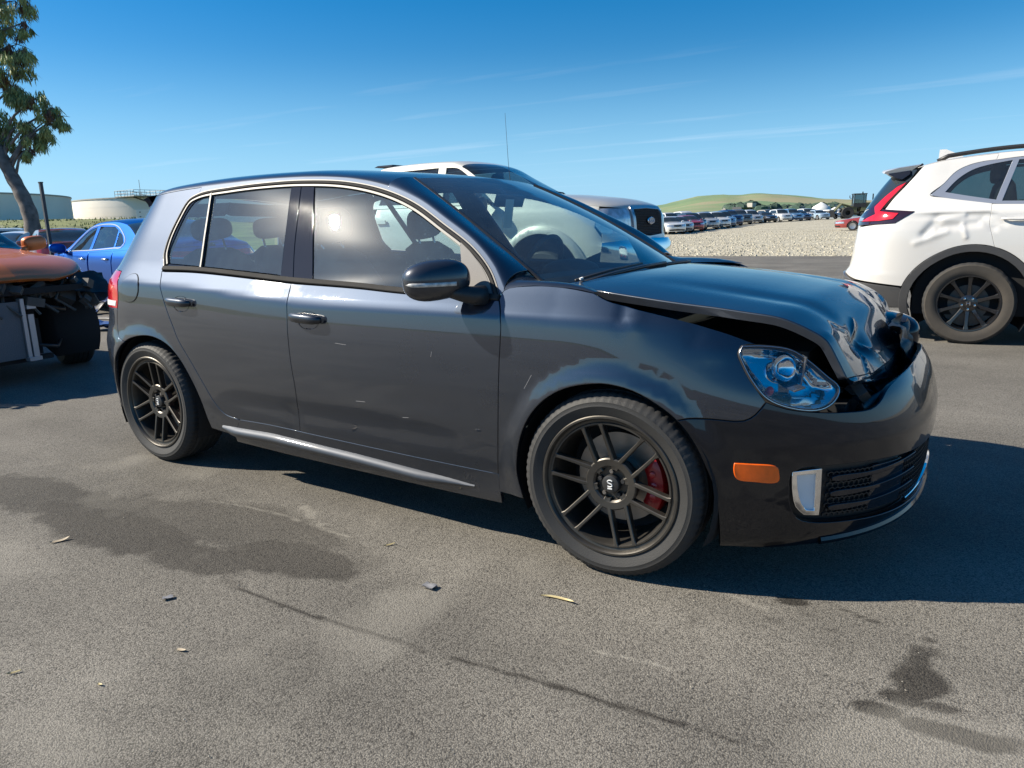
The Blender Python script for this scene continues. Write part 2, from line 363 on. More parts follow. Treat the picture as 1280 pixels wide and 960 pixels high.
# ---------------------------------------------------------------- parametric car skin
class Shell:
    """right half of a car skin. side(a, z): a is x along the doors and runs on round both ends;
    crown(a, s): from the edge of the side over to the centre line."""
    def __init__(s, X1, X2, NF, NR, W, Lf, Lr, ze, zt, xcf=None, tap=(.012, .03), xm=-1.3, zb=.95, hl=1.6, kf=.95, kr=.8, crease=None, disp=None, bul=.35, k1=.6):
        s.__dict__.update(locals())
    def w(s, x, z):
        zz = z-(s.crease(x) if s.crease else 0)
        gh = np.clip((z-s.zb)/.4, 0, 1); t = (x-s.xm)/s.hl
        return s.W(zz)*(1-(s.tap[0]+s.tap[1]*gh)*t*t)
    def side(s, a, z):
        a, z = np.broadcast_arrays(np.asarray(a, float), np.asarray(z, float))
        x = a.copy(); y = -s.w(a, z)
        phi = np.clip((a-s.X1)/s.kf, 0, np.pi/2); W = s.w(np.full_like(a, s.X1), z); L = np.maximum(s.Lf(z)-s.X1, .05)
        r = ((np.cos(phi).clip(0)/W)**s.NF+(np.sin(phi)/L)**s.NF)**(-1/s.NF)
        m = a > s.X1; x = np.where(m, s.X1+r*np.sin(phi), x); y = np.where(m, -r*np.cos(phi), y)
        phi = np.clip((s.X2-a)/s.kr, 0, np.pi/2); W = s.w(np.full_like(a, s.X2), z); L = np.maximum(s.X2-s.Lr(z), .05)
        r = ((np.cos(phi).clip(0)/W)**s.NR+(np.sin(phi)/L)**s.NR)**(-1/s.NR)
        m = a < s.X2; x = np.where(m, s.X2-r*np.sin(phi), x); y = np.where(m, -r*np.cos(phi), y)
        if s.disp is not None: y = y-s.disp(x, z)*np.clip(-y/.5, 0, 1)
        return np.stack([x, y, z], -1)
    def edge(s, a): return s.side(a, s.ze(a))
    def crown(s, a, t):
        a, t = np.broadcast_arrays(np.asarray(a, float), np.asarray(t, float)); z = s.ze(a)
        E = s.side(a, z); up = s.side(a, z+.01)-E; up /= np.linalg.norm(up, axis=-1)[..., None]
        zt = s.zt(a); xc = E[..., 0]+(s.xcf(a) if s.xcf else 0)
        dz = (zt-z)[..., None]; C = np.stack([xc, np.zeros_like(xc), zt], -1)
        P1 = E+up*(np.clip(dz, .004, 1)*s.k1); P2 = C+(E-C)*np.array([1, s.bul, 0.])*np.array([s.bul, 1, 0])
        t = t[..., None]; u = 1-t
        return E*u**3+3*P1*u*u*t+3*P2*u*t*t+C*t**3
def arch_flare(x, z, cx, cz, r0, wdt, h):
    r = np.hypot(x-cx, z-cz); t = np.clip((r0+wdt-r)/wdt, 0, 1); t = t*t*(3-2*t); return h*t*np.clip((r-.25)/.05, 0, 1)
def gauss(x, z, cx, cz, sx, sz, h): return h*np.exp(-((x-cx)/sx)**2-((z-cz)/sz)**2)

# ---------------------------------------------------------------- the grey hatchback: skin
g_crease = lambda x: pchip([-3.3, -2.78, -2.1, -1.475, -.42, .3, .8], [.085, .066, .039, .002, -.009, -.03, -.05])(x)*np.ones_like(np.asarray(x, float))
def g_disp(x, z):
    d = arch_flare(x, z, 0, .317, .345, .075, .014)+arch_flare(x, z, -2.578, .317, .345, .075, .014)
    d = d+gauss(x, z, .04, .895, .022, .035, -.006)+gauss(x, z, .09, .87, .03, .05, .004)+gauss(x, z, .26, .83, .02, .03, -.004)+gauss(x, z, .33, .78, .05, .03, .004)
    d = d+.016*np.clip((-2.72-x)/.12, 0, 1)*np.clip((.70-z)/.08, 0, 1)
    d = d+gauss(x, z, -1.5, .36, .05, .07, -.004)+gauss(x, z, -.75, .52, .20, .05, -.0015)+gauss(x, z, -1.9, .60, .2, .06, -.0015)+gauss(x, z, .14, .68, .06, .03, -.002)
    d = d-.004*np.exp(-((z-.40)/.05)**2)*np.clip((x+2.1)/.3, 0, 1)*np.clip((-.45-x)/.3, 0, 1)
    return d
golf = Shell(-.2, -2.62, 2.7, 2.75,
    tab((.10, .80), (.14, .84), (.2, .862), (.26, .869), (.35, .880), (.5, .891), (.62, .895), (.72, .8935), (.78, .890), (.84, .8845), (.866, .881), (.878, .8765), (.895, .866), (.93, .842), (.96, .822), (1.0, .800), (1.1, .748), (1.2, .694), (1.3, .640), (1.37, .600), (1.45, .55)),
    tab((.10, .78), (.14, .81), (.2, .85), (.3, .87), (.42, .873), (.49, .874), (.52, .869), (.58, .853), (.62, .838), (.66, .815), (.72, .76), (.80, .68), (.9, .55), (1.0, .40)),
    tab((.14, -3.25), (.25, -3.32), (.4, -3.34), (.55, -3.34), (.66, -3.315), (.75, -3.27), (.9, -3.24), (1.0, -3.18), (1.15, -3.09), (1.3, -2.99), (1.4, -2.92)),
    ze=tab((-3.1, 1.335), (-2.8, 1.362), (-2.47, 1.385), (-2.14, 1.396), (-1.871, 1.402), (-1.643, 1.399), (-1.359, 1.380), (-1.116, 1.336), (-.928, 1.276), (-.754, 1.192), (-.59, 1.105), (-.48, 1.02), (-.415, .945)),
    zt=tab((-3.1, 1.392), (-2.74, 1.430), (-2.15, 1.455), (-1.74, 1.449), (-1.27, 1.405), (-1.08, 1.372), (-.9, 1.33)),
    xcf=lambda a: np.interp(a, [-3, -2.6, -1.5, -1.1], [-.06, -.03, .03, .11]), crease=g_crease, disp=g_disp, bul=.45, k1=1.1)
# ---------------------------------------------------------------- shared materials
PAINT = mat('graphite_paint', (.014, .022, .038), ior=1.85, rough=.46, metal=.85, coat=1, coatr=.015, dust=.025, dustc=(.26, .27, .29), dscale=2.6)
PAINT_CLEAN = mat('graphite_paint_clean', (.012, .017, .027), rough=.40, metal=.8, coat=1, coatr=.02, dust=.10, dustc=(.24, .25, .27), dscale=5)
PAINT_FADED = mat('graphite_paint_faded', (.016, .022, .034), ior=1.6, rough=.46, metal=.8, coat=.9, coatr=.02, dust=.14, dustc=(.15, .16, .18), dscale=1.6)
PAINT_BUMP_SHADE = mat('graphite_paint_shaded_bumper', (.005, .0085, .017), ior=1.55, rough=.36, metal=.9, coat=.9, coatr=.012, spec=.3, dust=.006, dustc=(.26, .24, .22), dscale=3)  # same body paint, darkened to put the bumper's shade into its colour
BLACK = mat('black_plastic', (.018, .018, .019), rough=.45, dust=.06, dustc=(.25, .23, .2))
GLOSSB = mat('gloss_black', (.012, .013, .018), rough=.015, coat=0, dust=.02, dustc=(.28, .27, .26))
VOID = mat('dark_interior', (.012, .012, .013), rough=.8)
DUSTB = mat('dusty_black_trim', (.10, .095, .09), rough=.55, dust=.45, dustc=(.34, .31, .29), dscale=6)
SATIN = mat('satin_trim', (.028, .027, .026), rough=.75, metal=.0, spec=.12, dust=.08, dustc=(.32, .29, .26), dscale=9)
CHROME = mat('chrome', (.82, .83, .85), rough=.08, metal=1)
DCHROME = mat('dull_chrome', (.55, .55, .56), rough=.25, metal=1)
RUBBER = mat('tyre_rubber', (.022, .022, .022), rough=.65, dust=.11, dustc=(.16, .14, .115), dscale=7, bump=.15, bscale=300)
TREAD = mat('tyre_tread', (.020, .020, .021), rough=.75, dust=.15, dustc=(.13, .12, .11), dscale=12)
RIM = mat('bronze_black_wheel', (.068, .063, .057), rough=.38, metal=.8, dust=.17, dustc=(.26, .23, .185), dscale=9)
RIMD = mat('wheel_barrel', (.05, .048, .045), rough=.4, metal=.8, dust=.2, dustc=(.22, .19, .15), dscale=9)
STEEL = mat('brake_steel', (.33, .31, .29), rough=.32, metal=1, dust=.2, dustc=(.25, .16, .1), dscale=30)
REDC = mat('red_caliper', (.38, .012, .014), rough=.35, coat=.4)
ORANGE = mat('amber_lens', (.95, .13, .002), rough=.3, coat=.5, var=.08, vscale=60)
REDL = mat('red_lens', (.62, .015, .025), rough=.10, coat=1, var=.15, vscale=30)
WHITE = mat('white_plastic', (.75, .75, .73), rough=.4)
CLOTH = mat('seat_cloth', (.04, .041, .044), rough=.9, bump=.2, bscale=200)
DASH = mat('dashboard', (.03, .031, .033), rough=.7)
WSGLASS = glass('windscreen_glass', (.78, .90, .86), dust=.08, dustc=(.28, .34, .38))
SIDEGLASS = glass('side_glass', (.72, .88, .90), dust=.10, dustc=(.20, .30, .36), dscale=7, haze=.0010, refl=.09)  # dust film, tinted blue so its colour also carries reflected sky
LENS = glass('headlamp_lens', (.94, .96, .97), dust=.0, ior=1.45)

# ---------------------------------------------------------------- wheels (outer face towards -y, axle along y)
def tyre_mesh(name, R, rr, wd, parent, seg=96, tread=True, mats=None, dense=True):
    h = wd/2
    prof = [(rr-.006, -h*.80), (rr+.004, -h*.86), (rr+.010, -h*.91), (rr+.016, -h*.93), (rr+.03, -h*.99), ((R+rr)/2, -h*1.04), (R-.035, -h*1.02), (R-.030, -h*1.025), (R-.026, -h*1.0), (R-.018, -h*.95), (R-.009, -h*.88)]
    nsh = len(prof)
    tr = []
    for y in np.linspace(-.80, .80, 33 if tread else 7):
        g = 0
        if tread:
            for c in (-.47, -.16, .16, .47):
                if abs(y-c) < .035: g = .008
        tr.append((R-.003*abs(y)**3*2-g, y*h))
    prof2 = prof+tr+[(r, -y) for r, y in prof[::-1]]
    b = MB(); n = seg; V = []; F = []
    m = len(prof2)
    for i, (r, y) in enumerate(prof2):
        for k in range(n):
            t = 2*math.pi*k/n; q = r
            if tread and (i >= nsh-3 and i <= nsh+5 or i >= m-nsh-6 and i <= m-nsh+2) and k % 3 == 0: q -= .003
            if tread and nsh+5 < i < m-nsh-6 and (k+2*(i % 3)) % 6 == 0: q -= .002
            V.append((math.cos(t)*q, y, math.sin(t)*q))
    I = []
    for i in range(m-1):
        for k in range(n):
            F.append((i*n+k, i*n+(k+1) % n, (i+1)*n+(k+1) % n, (i+1)*n+k)); I.append(1 if nsh-2 <= i <= m-nsh+1 else 0)
    b.V = V; b.F = F; b.I = I
    o = b.build(name, None, parent, mats=mats or [RUBBER, TREAD], auto=28); return o
def spoke_prism(b, path, widths, z0, z1, chamfer=.003):
    """spoke in the wheel plane: path [(x,z)], half widths, depth y front z0(list), back z1"""
    P = np.array(path, float); n = len(P); T = np.gradient(P, axis=0); T /= np.linalg.norm(T, axis=1)[:, None]; B = np.stack([-T[:, 1], T[:, 0]], 1)
    rows = []
    for i in range(n):
        w_ = widths[i]; f = z0[i]; k = z1[i]; c = chamfer
        pr = [(-w_, k), (-w_, f+c), (-w_+c, f), (w_-c, f), (w_, f+c), (w_, k)]
        rows.append([(P[i, 0]+B[i, 0]*a, yy, P[i, 1]+B[i, 1]*a) for a, yy in pr])
    V = [v for r in rows for v in r]; F = []
    for i in range(n-1):
        for j in range(6):
            j2 = (j+1) % 6; F.append((i*6+j, i*6+j2, (i+1)*6+j2, (i+1)*6+j))
    F += [tuple(range(6)), tuple((n-1)*6+j for j in range(6))[::-1]]
    b.add(V, F)
def sport_wheel(parent, loc, rz=0, caliper=True, spin=0., mark=True):
    """18 inch wheel with six pairs of spokes"""
    w_ = empty('wheel', loc, rz, parent); R, rr, wd = .317, .2286, .222; h = wd/2; of = -h*.93
    tyre_mesh('tyre', R, rr, wd, w_, seg=216)
    b = MB()
    # rim lip and barrel
    b.lathe([(rr+.010, of+.004), (rr+.012, of-.001), (rr+.009, of-.004), (rr+.003, of-.004), (rr-.002, of+.002), (rr-.004, of+.010), (rr-.012, of+.012), (rr-.015, of+.008), (rr-.020, of+.008), (rr-.024, of+.016), (rr-.026, of+.05), (rr-.034, of+.10), (rr-.034, h*.8), (rr+.005, h*.86)], 96)
    o = b.build('rim', RIM, w_, auto=35); fixn(o)
    b = MB(); ca, sa = math.cos, math.sin
    for k in range(6):
        for sgn in (-1, 1):
            base = rad(47+60*k)+spin
            pts = []; Wd = []; Fy = []; By = []
            for r, da, wv, dy in ((.052, 29, .010, .030), (.075, 23.5, .0080, .026), (.10, 18.0, .0070, .022), (.14, 13.2, .0062, .016), (.18, 10.4, .0060, .010), (.200, 9.5, .0066, .007), (.212, 9.3, .010, .006)):
                a = base+sgn*rad(da)
                pts.append((ca(a)*r, sa(a)*r)); Wd.append(wv); Fy.append(of+dy); By.append(of+dy+.026)
            spoke_prism(b, pts, Wd, Fy, By, .0025)
    # hub plate with bolt recess
    b.lathe([(.090, of+.055), (.090, of+.028), (.086, of+.0245), (.064, of+.027), (.058, of+.033), (.056, of+.046), (.0, of+.048)], 60)
    o = b.build('spokes', RIM, w_, auto=35); fixn(o)
    b = MB(); b.lathe([(.031, of+.052), (.031, of+.028), (.029, of+.024), (.024, of+.022), (.0, of+.021)], 40); o = b.build('centre_cap', BLACK, w_, auto=35); fixn(o)
    for k in range(5):
        a = rad(72*k+18)+spin; b = MB(); b.lathe([(.0085, of+.05), (.0085, of+.034), (.007, of+.031), (.0, of+.031)], 6, c=(ca(a)*.0425, 0, sa(a)*.0425)); o = b.build('wheel_bolt', STEEL if k % 2 else BLACK, w_); fixn(o)
    mw = Matrix.Translation((0, of+.0205, 0)) @ Matrix.Rotation(rad(90), 4, 'X') @ Matrix.Rotation(rad(8), 4, 'Z')
    b = MB(); n = 20                                   # emblem: an S over a bar
    arc = [(.0085*math.cos(rad(t)), .0070+.0052*math.sin(rad(t))) for t in range(10, 250, 20)]+[(.0085*math.cos(rad(t)), -.0035-.0052*math.sin(rad(t+180))) for t in range(110, -130, -20)][::1]
    b.tube([(x, 0, z) for x, z in [(.008, .0115), (.003, .0140), (-.005, .0132), (-.0085, .009), (-.006, .0045), (0, .0025), (.006, .0005), (.0085, -.004), (.005, -.0082), (-.002, -.0090), (-.008, -.0065)]], .0022, 6)
    b.box((0, 0, -.0150), (.016, .003, .0042))
    b.V = [(x, y+of+.0200, z+.002) for x, y, z in b.V]; o = b.build('emblem', WHITE, w_); fixn(o)
    # brake
    b = MB(); b.lathe([(.075, .012), (.156, .012), (.156, .036), (.075, .036)], 64, close=True); b.lathe([(.078, .02), (.076, -.012), (.0, -.014)], 40)
    o = b.build('brake_disc', STEEL, w_, auto=35); fixn(o)
    for k in range(48):
        pass
    if caliper:
        b = MB(); P = []
        for t in np.linspace(-34, 34, 13):
            a = rad(t+2); e = 1-.12*(abs(t)/34)**4
            P.append([(ca(a)*r_, y_, sa(a)*r_) for r_, y_ in ((.112, -.004), (.112, -.030*e), (.125, -.040*e), (.150, -.042*e), (.166, -.034*e), (.172, -.010), (.172, .05))])
        b.grid(P); n1 = P[0]; n2 = P[-1]; b.add(n1, [tuple(range(7))]); b.add(n2, [tuple(range(7))])
        for t in (-16, 0, 16): a = rad(t+2); b.lathe([(.012, -.036), (.012, -.046), (.009, -.048), (0, -.048)], 12, c=(ca(a)*.138, 0, sa(a)*.138))
        o = b.build('brake_caliper', REDC, w_, auto=35); fixn(o)
    b = MB(); b.lathe([(.205, .06), (.0, .06)], 32); b.build('brake_shield', VOID, w_)
    return w_

def egg(c, r, yaw, p=2.6, nu=28, nv=18, back=.55):
    V = []
    for i in range(nv+1):
        t = math.pi*i/nv-math.pi/2
        for k in range(nu):
            ph = 2*math.pi*k/nu; f = lambda v: math.copysign(abs(v)**(2/p), v)
            x = f(math.cos(t))*f(math.cos(ph))*r[0]; z = f(math.cos(t))*f(math.sin(ph))*r[2]; y = f(math.sin(t))*r[1]
            if x < 0: x *= back
            z *= 1-.16*(y/r[1]) if z < 0 else 1-.10*(-y/r[1])
            x -= .05*(y/r[1])**2*0
            V.append((x*math.cos(yaw)-y*math.sin(yaw)+c[0], x*math.sin(yaw)+y*math.cos(yaw)+c[1], z+c[2]))
    return V, [(i*nu+k, i*nu+(k+1) % nu, (i+1)*nu+(k+1) % nu, (i+1)*nu+k) for i in range(nv) for k in range(nu)]
# ---------------------------------------------------------------- the grey hatchback
car = empty('hatchback_car', (0, 0, 0)); tag(car, 'dark grey five door hatchback with crumpled bonnet and pushed-in front, bronze multi-spoke wheels', 'car')
def G(name, m, poly, F=None, parent=car, **k): return panel(name, m, parent, F or golf.side, poly, **k)
AE = 1.2935; RE = -2.62-.8*math.pi/2-.0040
rearcut = spl([(-2.419, .988), (-2.392, .944), (-2.370, .893), (-2.340, .824), (-2.288, .720), (-2.267, .674), (-2.186, .567), (-2.110, .459), (-2.057, .381), (-1.997, .329), (-1.883, .310)])
bcut_lo = spl([(-1.491, .948), (-1.481, .914), (-1.473, .878), (-1.470, .749), (-1.464, .610), (-1.456, .498), (-1.464, .397), (-1.470, .313)])
fcut = spl([(-.425, .916), (-.402, .875), (-.395, .830), (-.401, .681), (-.418, .443), (-.433, .286)])
doorbot = spl([(-1.883, .310), (-1.654, .313), (-1.470, .308), (-1.120, .299), (-.778, .291), (-.433, .286)])
rarch = spl([(-2.885, .25), (-2.882, .30), (-2.875, .375), (-2.845, .470), (-2.790, .564), (-2.709, .632), (-2.590, .668), (-2.464, .672), (-2.353, .638), (-2.274, .576), (-2.208, .482), (-2.163, .377), (-2.145, .292), (-2.125, .235)])
farch = spl([(-.325, .215), (-.341, .300), (-.338, .361), (-.317, .446), (-.280, .522), (-.215, .593), (-.134, .638), (-.028, .663), (.028, .666), (.108, .652), (.183, .617), (.243, .572), (.289, .512), (.330, .425), (.354, .361), (.371, .274), (.383, .165)])
seam = spl([(.247, .570), (.275, .577), (.34, .577), (.421, .575), (.451, .594), (.479, .632)])
fendtop = spl([(-.054, .944), (.004, .922), (.123, .897), (.243, .871), (.321, .850), (.398, .826), (.470, .797)])
rail = spl([(-2.422, 1.008), (-2.461, 1.063), (-2.473, 1.143), (-2.459, 1.240), (-2.424, 1.329), (-2.353, 1.361), (-2.107, 1.381), (-1.853, 1.389), (-1.637, 1.387), (-1.359, 1.367), (-1.117, 1.322), (-.930, 1.261), (-.756, 1.176), (-.593, 1.090), (-.491, 1.010), (-.425, .928)], .025)
def cutat(c, i): k = int(np.argmin(np.linalg.norm(c-np.array(i), axis=1))); return k
belt = [(-2.419, 1.001), (-2.142, .997), (-1.491, .959), (-1.10, .944), (-.89, .932), (-.60, .922), (-.425, .918)]
belt_s = spl(belt)
def beltz(x): return np.interp(x, belt_s[:, 0], belt_s[:, 1])
# doors
fd = ring(spl([(-.425, .916), (-.60, .915), (-.89, .925), (-1.10, .936), (-1.491, .948)]), bcut_lo, doorbot[cutat(doorbot, (-1.470, .308)):], fcut[::-1])
rd = ring(spl([(-1.491, .948), (-2.142, .985), (-2.419, .988)]), rearcut, doorbot[:cutat(doorbot, (-1.470, .308))+1], bcut_lo[::-1])
fdoor = G('front_door', PAINT, fd, mirror='left')[0]
rdoor = G('rear_door', PAINT, rd, mirror='left')[0]
# fender
k1 = cutat(farch, (.247, .570))
fend = ring(fcut, lin([(-.433, .286), (-.433, .215), (-.325, .215)]), farch[:k1+1], seam, spl([(.479, .632), (.452, .68), (.425, .745), (.418, .775), (.43, .793), (.470, .797)]), fendtop[::-1], spl([(-.054, .944), (-.16, .957), (-.30, .962), (-.415, .945), (-.425, .916)]))
G('front_fender', PAINT, fend, mirror='left')
# fender top filler running up to the windscreen corner
_sv = np.linspace(0, 1, 200); _pv = golf.crown(np.full(200, -1.10), _sv); _sh = float(np.interp(-.484, _pv[:, 1], _sv)); TP = golf.crown(np.array(-1.10), np.array(_sh))
def HDR(v): return golf.crown(np.full(np.shape(v), -1.105), 1-np.abs(v)*(1-_sh))*np.stack([np.ones_like(v), np.where(v < 0, 1., -1.), np.ones_like(v)], -1)+np.array([0, 0, .001])
def WSe(t):
    t = np.asarray(t, float)[..., None]; return np.array([-.345, -.660, .948])*(1-t)+TP*t+np.array([.012, -.022, .012])*4*t*(1-t)
b = MB()
for sg in (1,):
    A = np.array([(-.054, .944), (-.10, .951), (-.16, .957), (-.23, .960), (-.30, .962), (-.36, .958), (-.415, .945)]); E0 = golf.side(A[:, 0], A[:, 1])
    I0 = np.array([(-.06, -.80, .945), (-.12, -.74, .953), (-.19, -.69, .957), (-.27, -.665, .957), (-.33, -.657, .956), (-.37, -.652, .965), (-.43, -.642, .995)])
    up = golf.side(A[:, 0], A[:, 1]+.01)-E0; up /= np.linalg.norm(up, axis=1)[:, None]; rows = []
    for i in range(len(A)):
        d = np.linalg.norm(I0[i]-E0[i]); P1 = E0[i]+up[i]*d*.22; P2 = I0[i]+np.array([0, -.3*d, .004]); rows.append([E0[i]*(1-t)**3+3*P1*t*(1-t)**2+3*P2*t*t*(1-t)+I0[i]*t**3 for t in np.linspace(0, 1, 9)])
    b.grid(rows)
fixn(b.build('fender_top', PAINT_FADED, car, smooth=True)); b.V = [(x, -y, z) for x, y, z in b.V]; fixn(b.build('fender_top', PAINT_FADED, car, smooth=True))
# quarter panel with the broad rear pillar
ra_f = rarch[cutat(rarch, (-2.709, .632)):]
q_seam = spl([(-2.709, .632), (-2.765, .648), (-2.785, .70), (-2.766, .798)])
lamp_f = spl([(-2.766, .798), (-2.752, .84), (-2.750, .883), (-2.756, .935), (-2.778, .985)])
roofe = [(a, float(golf.ze(a))) for a in (-3.10, -3.0, -2.85, -2.7, -2.55, -2.45, -2.35)]
rl1 = rail[:cutat(rail, (-2.353, 1.361))+1]
quart = ring(rearcut[::-1], rl1, lin([tuple(rl1[-1]), roofe[-1]]), spl(roofe[::-1]), lin([(-3.10, 1.335), (-3.13, 1.10), (-3.16, 1.0)]), lin([(-3.16, 1.0), (-2.778, .985)]), lamp_f[::-1], q_seam[::-1], ra_f, lin([(-2.125, .235), (-1.95, .222), (-1.883, .310)]))
G('quarter_panel', PAINT, quart, mirror='left')
# roof edge strips above the door frames (side outer) and roof
ti = rail[cutat(rail, (-2.353, 1.361)):]
strip = ring(ti, spl([(-.425, .928), (-.415, .945)]), spl([(a, float(golf.ze(a))) for a in (-.415, -.48, -.59, -.754, -.928, -1.116, -1.359, -1.643, -1.871, -2.14, -2.35)]))
G('roof_rail', PAINT, strip, mirror='left', step=.02, gap=.0, flange=.0)
def roofF(a, s): return golf.crown(a, s)
G('roof', PAINT_FADED, ring(lin([(-3.08, 0), (-1.10, 0)], .04), lin([(-1.10, 0), (-1.10, 1)], .04), lin([(-1.10, 1), (-3.08, 1)], .05), lin([(-3.08, 1), (-3.08, 0)], .05)), F=roofF, mirror='both', gap=0, flange=0, step=.035, sc=(1, .65))
# windscreen pillar
def pillarF(a, s):
    a, s = np.broadcast_arrays(np.asarray(a, float), np.asarray(s, float)); E = golf.edge(a); up = golf.side(a, golf.ze(a)+.01)-E; up /= np.linalg.norm(up, axis=-1)[..., None]
    t = np.clip((-.345-a)/.755, 0, 1.0); I = WSe(t)+np.array([.002, 0, .004]); d = np.linalg.norm(I-E, axis=-1)[..., None]
    P1 = E+up*d*.33; P2 = I+np.array([.0, -.33, .03])*d; s = s[..., None]; u = 1-s
    return E*u**3+3*P1*u*u*s+3*P2*u*s*s+I*s**3
G('windscreen_pillar', PAINT, ring(lin([(-1.10, 0), (-.418, 0)], .03), lin([(-.418, 0), (-.43, 1)], .1), lin([(-.43, 1), (-1.10, 1)], .03), lin([(-1.10, 1), (-1.10, 0)], .1)), F=pillarF, mirror='left', gap=0, flange=.012, sc=(1, .15), step=.02)
# windscreen
def WS(v, t):
    v, t = np.broadcast_arrays(np.asarray(v, float), np.asarray(t, float)); q = 1-v*v
    B = np.stack([-.345+.13*q, .660*v, .948+.012*q], -1); H = HDR(v); k = (4*t*(1-t))
    return B*(1-t)[..., None]+H*t[..., None]+(np.array([.012, 0, .012])*1.0)*k[..., None]*(1+1.0*q)[..., None]+np.stack([0*v, .022*v*k, 0*v], -1)
G('windscreen', WSGLASS, ring(lin([(-1, 0), (1, 0)], .1), lin([(1, 0), (1, 1)], .1), lin([(1, 1), (-1, 1)], .1), lin([(-1, 1), (-1, 0)], .1)), F=WS, gap=0, flange=0, sc=(.6, .85), step=.05, centre=(-1.2, 0, .9))
b = MB()                                                # black border under the glass edge
for e in ([(v, .0) for v in np.linspace(-1, 1, 25)], [(v, 1.) for v in np.linspace(-1, 1, 25)], [(-1, t) for t in np.linspace(0, 1, 20)], [(1, t) for t in np.linspace(0, 1, 20)]):
    e = np.array(e); horiz = e[0, 1] == e[-1, 1]; e2 = e.copy()
    if horiz: e2[:, 1] += (.05 if e[0, 1] == 0 else -.012); e2[:, 0] *= .985
    else: e2[:, 0] *= .985
    P = WS(e[:, 0], e[:, 1])-np.array([.002, 0, .004]); Q = WS(e2[:, 0], e2[:, 1])-np.array([.002, 0, .004]); b.grid([P, Q])
b.build('windscreen_border', VOID, car, smooth=True)
# black screen seal along the pillars
for sg, nm in ((1, 'windscreen_seal'), (-1, 'windscreen_seal')):
    t = np.linspace(0, 1, 24); P = WSe(t); n = np.tile(np.array([.45, -.25, .85]), (24, 1)); V, F = sweep(P+np.array([.002, 0, .003]), n, [(-.006, -.004), (-.006, .004), (.006, .004), (.006, -.004)]); V = V*np.array([1, sg, 1]); o = mk(nm, V, F, BLACK, car, False); fixn(o)
# side windows, frames
fglass = ring(spl([(-1.548, 1.360), (-1.400, 1.345), (-1.270, 1.326), (-1.080, 1.283), (-.916, 1.224), (-.776, 1.155), (-.649, 1.090)]), lin([(-.649, 1.090), (-.622, 1.016), (-.60, .932)]), spl([(-.60, .932), (-.890, .942), (-1.377, .968)]), lin([(-1.377, .968), (-1.548, 1.360)]))
rglass = ring(spl([(-2.237, 1.352), (-2.100, 1.363), (-1.904, 1.368), (-1.697, 1.368)]), lin([(-1.697, 1.368), (-1.579, .980)]), spl([(-1.579, .980), (-1.85, .997), (-2.124, 1.013)]), lin([(-2.124, 1.013), (-2.237, 1.352)]))
qglass = ring(spl([(-2.264, 1.349), (-2.34, 1.339), (-2.375, 1.315), (-2.409, 1.256), (-2.427, 1.142), (-2.431, 1.081), (-2.410, 1.026)]), lin([(-2.410, 1.026), (-2.146, 1.013), (-2.264, 1.349)]))
bt = spl([(-1.638, 1.387), (-1.602, 1.272), (-1.539, 1.077), (-1.491, .959)])
ir = cutat(rail, (-1.637, 1.387))
ff = ring(bt[::-1], rail[ir:], spl([(-.425, .918), (-.60, .922), (-.89, .932), (-1.10, .944), (-1.491, .959)]))
rf = ring(bt, spl([(-1.491, .959), (-2.142, .997), (-2.419, 1.001)]), rail[:ir+1])
G('front_window_frame', GLOSSB, ff, holes=[fglass], mirror='left', off=-.003, step=.02)
G('rear_window_frame', GLOSSB, rf, holes=[rglass, qglass], mirror='left', off=-.003, step=.02)
G('front_side_window', SIDEGLASS, fglass, mirror='left', off=-.007, flange=0, step=.05)
G('rear_side_window', SIDEGLASS, rglass, mirror='left', off=-.007, flange=0, step=.05)
G('quarter_window', SIDEGLASS, qglass, mirror='left', off=-.007, flange=0, step=.05)
def off2(P, d): P = np.asarray(P); t = np.gradient(P, axis=0); t /= np.linalg.norm(t, axis=1)[:, None]; return P+np.stack([t[:, 1], -t[:, 0]], 1)*d
trim('window_trim', SATIN, car, golf.side, off2(rail, .012), .011, .006, mirror='both')
trim('window_seal', BLACK, car, golf.side, off2(rail, .024), .010, .002, mirror='both')
trim('roof_channel', BLACK, car, golf.side, off2(rail, .002), .006, .002, mirror='both')
trim('belt_moulding', SATIN, car, golf.side, off2(belt_s, -.002), .022, .008, mirror='both')
trim('window_divider', BLACK, car, golf.side, lin([(-2.131, 1.008), (-2.251, 1.355)], .05), .012, .004, mirror='both')
G('mirror_triangle', DUSTB, ring(lin([(-.655, 1.092), (-.622, 1.016), (-.60, .930), (-.455, .926)]), spl([(-.455, .930), (-.51, 1.00), (-.605, 1.078), (-.655, 1.108)])), mirror='left', off=.003, step=.02, flange=.006)
# sill and skirt
skt = spl([(-2.125, .235), (-1.95, .222), (-1.6, .215), (-1.1, .208), (-.6, .200), (-.433, .200), (-.35, .205)])
G('sill', PAINT, ring(lin([(-1.883, .310), (-1.95, .222)]), spl([(-1.95, .190), (-1.6, .185), (-1.1, .178), (-.6, .172), (-.433, .172)]), lin([(-.433, .172), (-.433, .286)]), doorbot[::-1]), mirror='left', gap=.0008, rr=.003)
b = MB(); n = 40; rows = []
for i, a in enumerate(np.linspace(-2.03, -.545, n)):
    z = float(np.interp(a, [-2.03, -1.665, -1.131, -.681, -.55], [.262, .272, .254, .231, .222])); h = .042*min(1, (i+.8)/3., (n-i)/7.); e = golf.side(a, z)
    pr = [(-.006, .006), (.012, -.004), (.022, -.5*h), (.020, -.85*h), (.004, -1.05*h), (-.02, -1.1*h)]
    rows.append([(e[0], e[1]-dy*min(1, (i+1)/4, (n-i)/8.), z+dz) for dy, dz in pr])
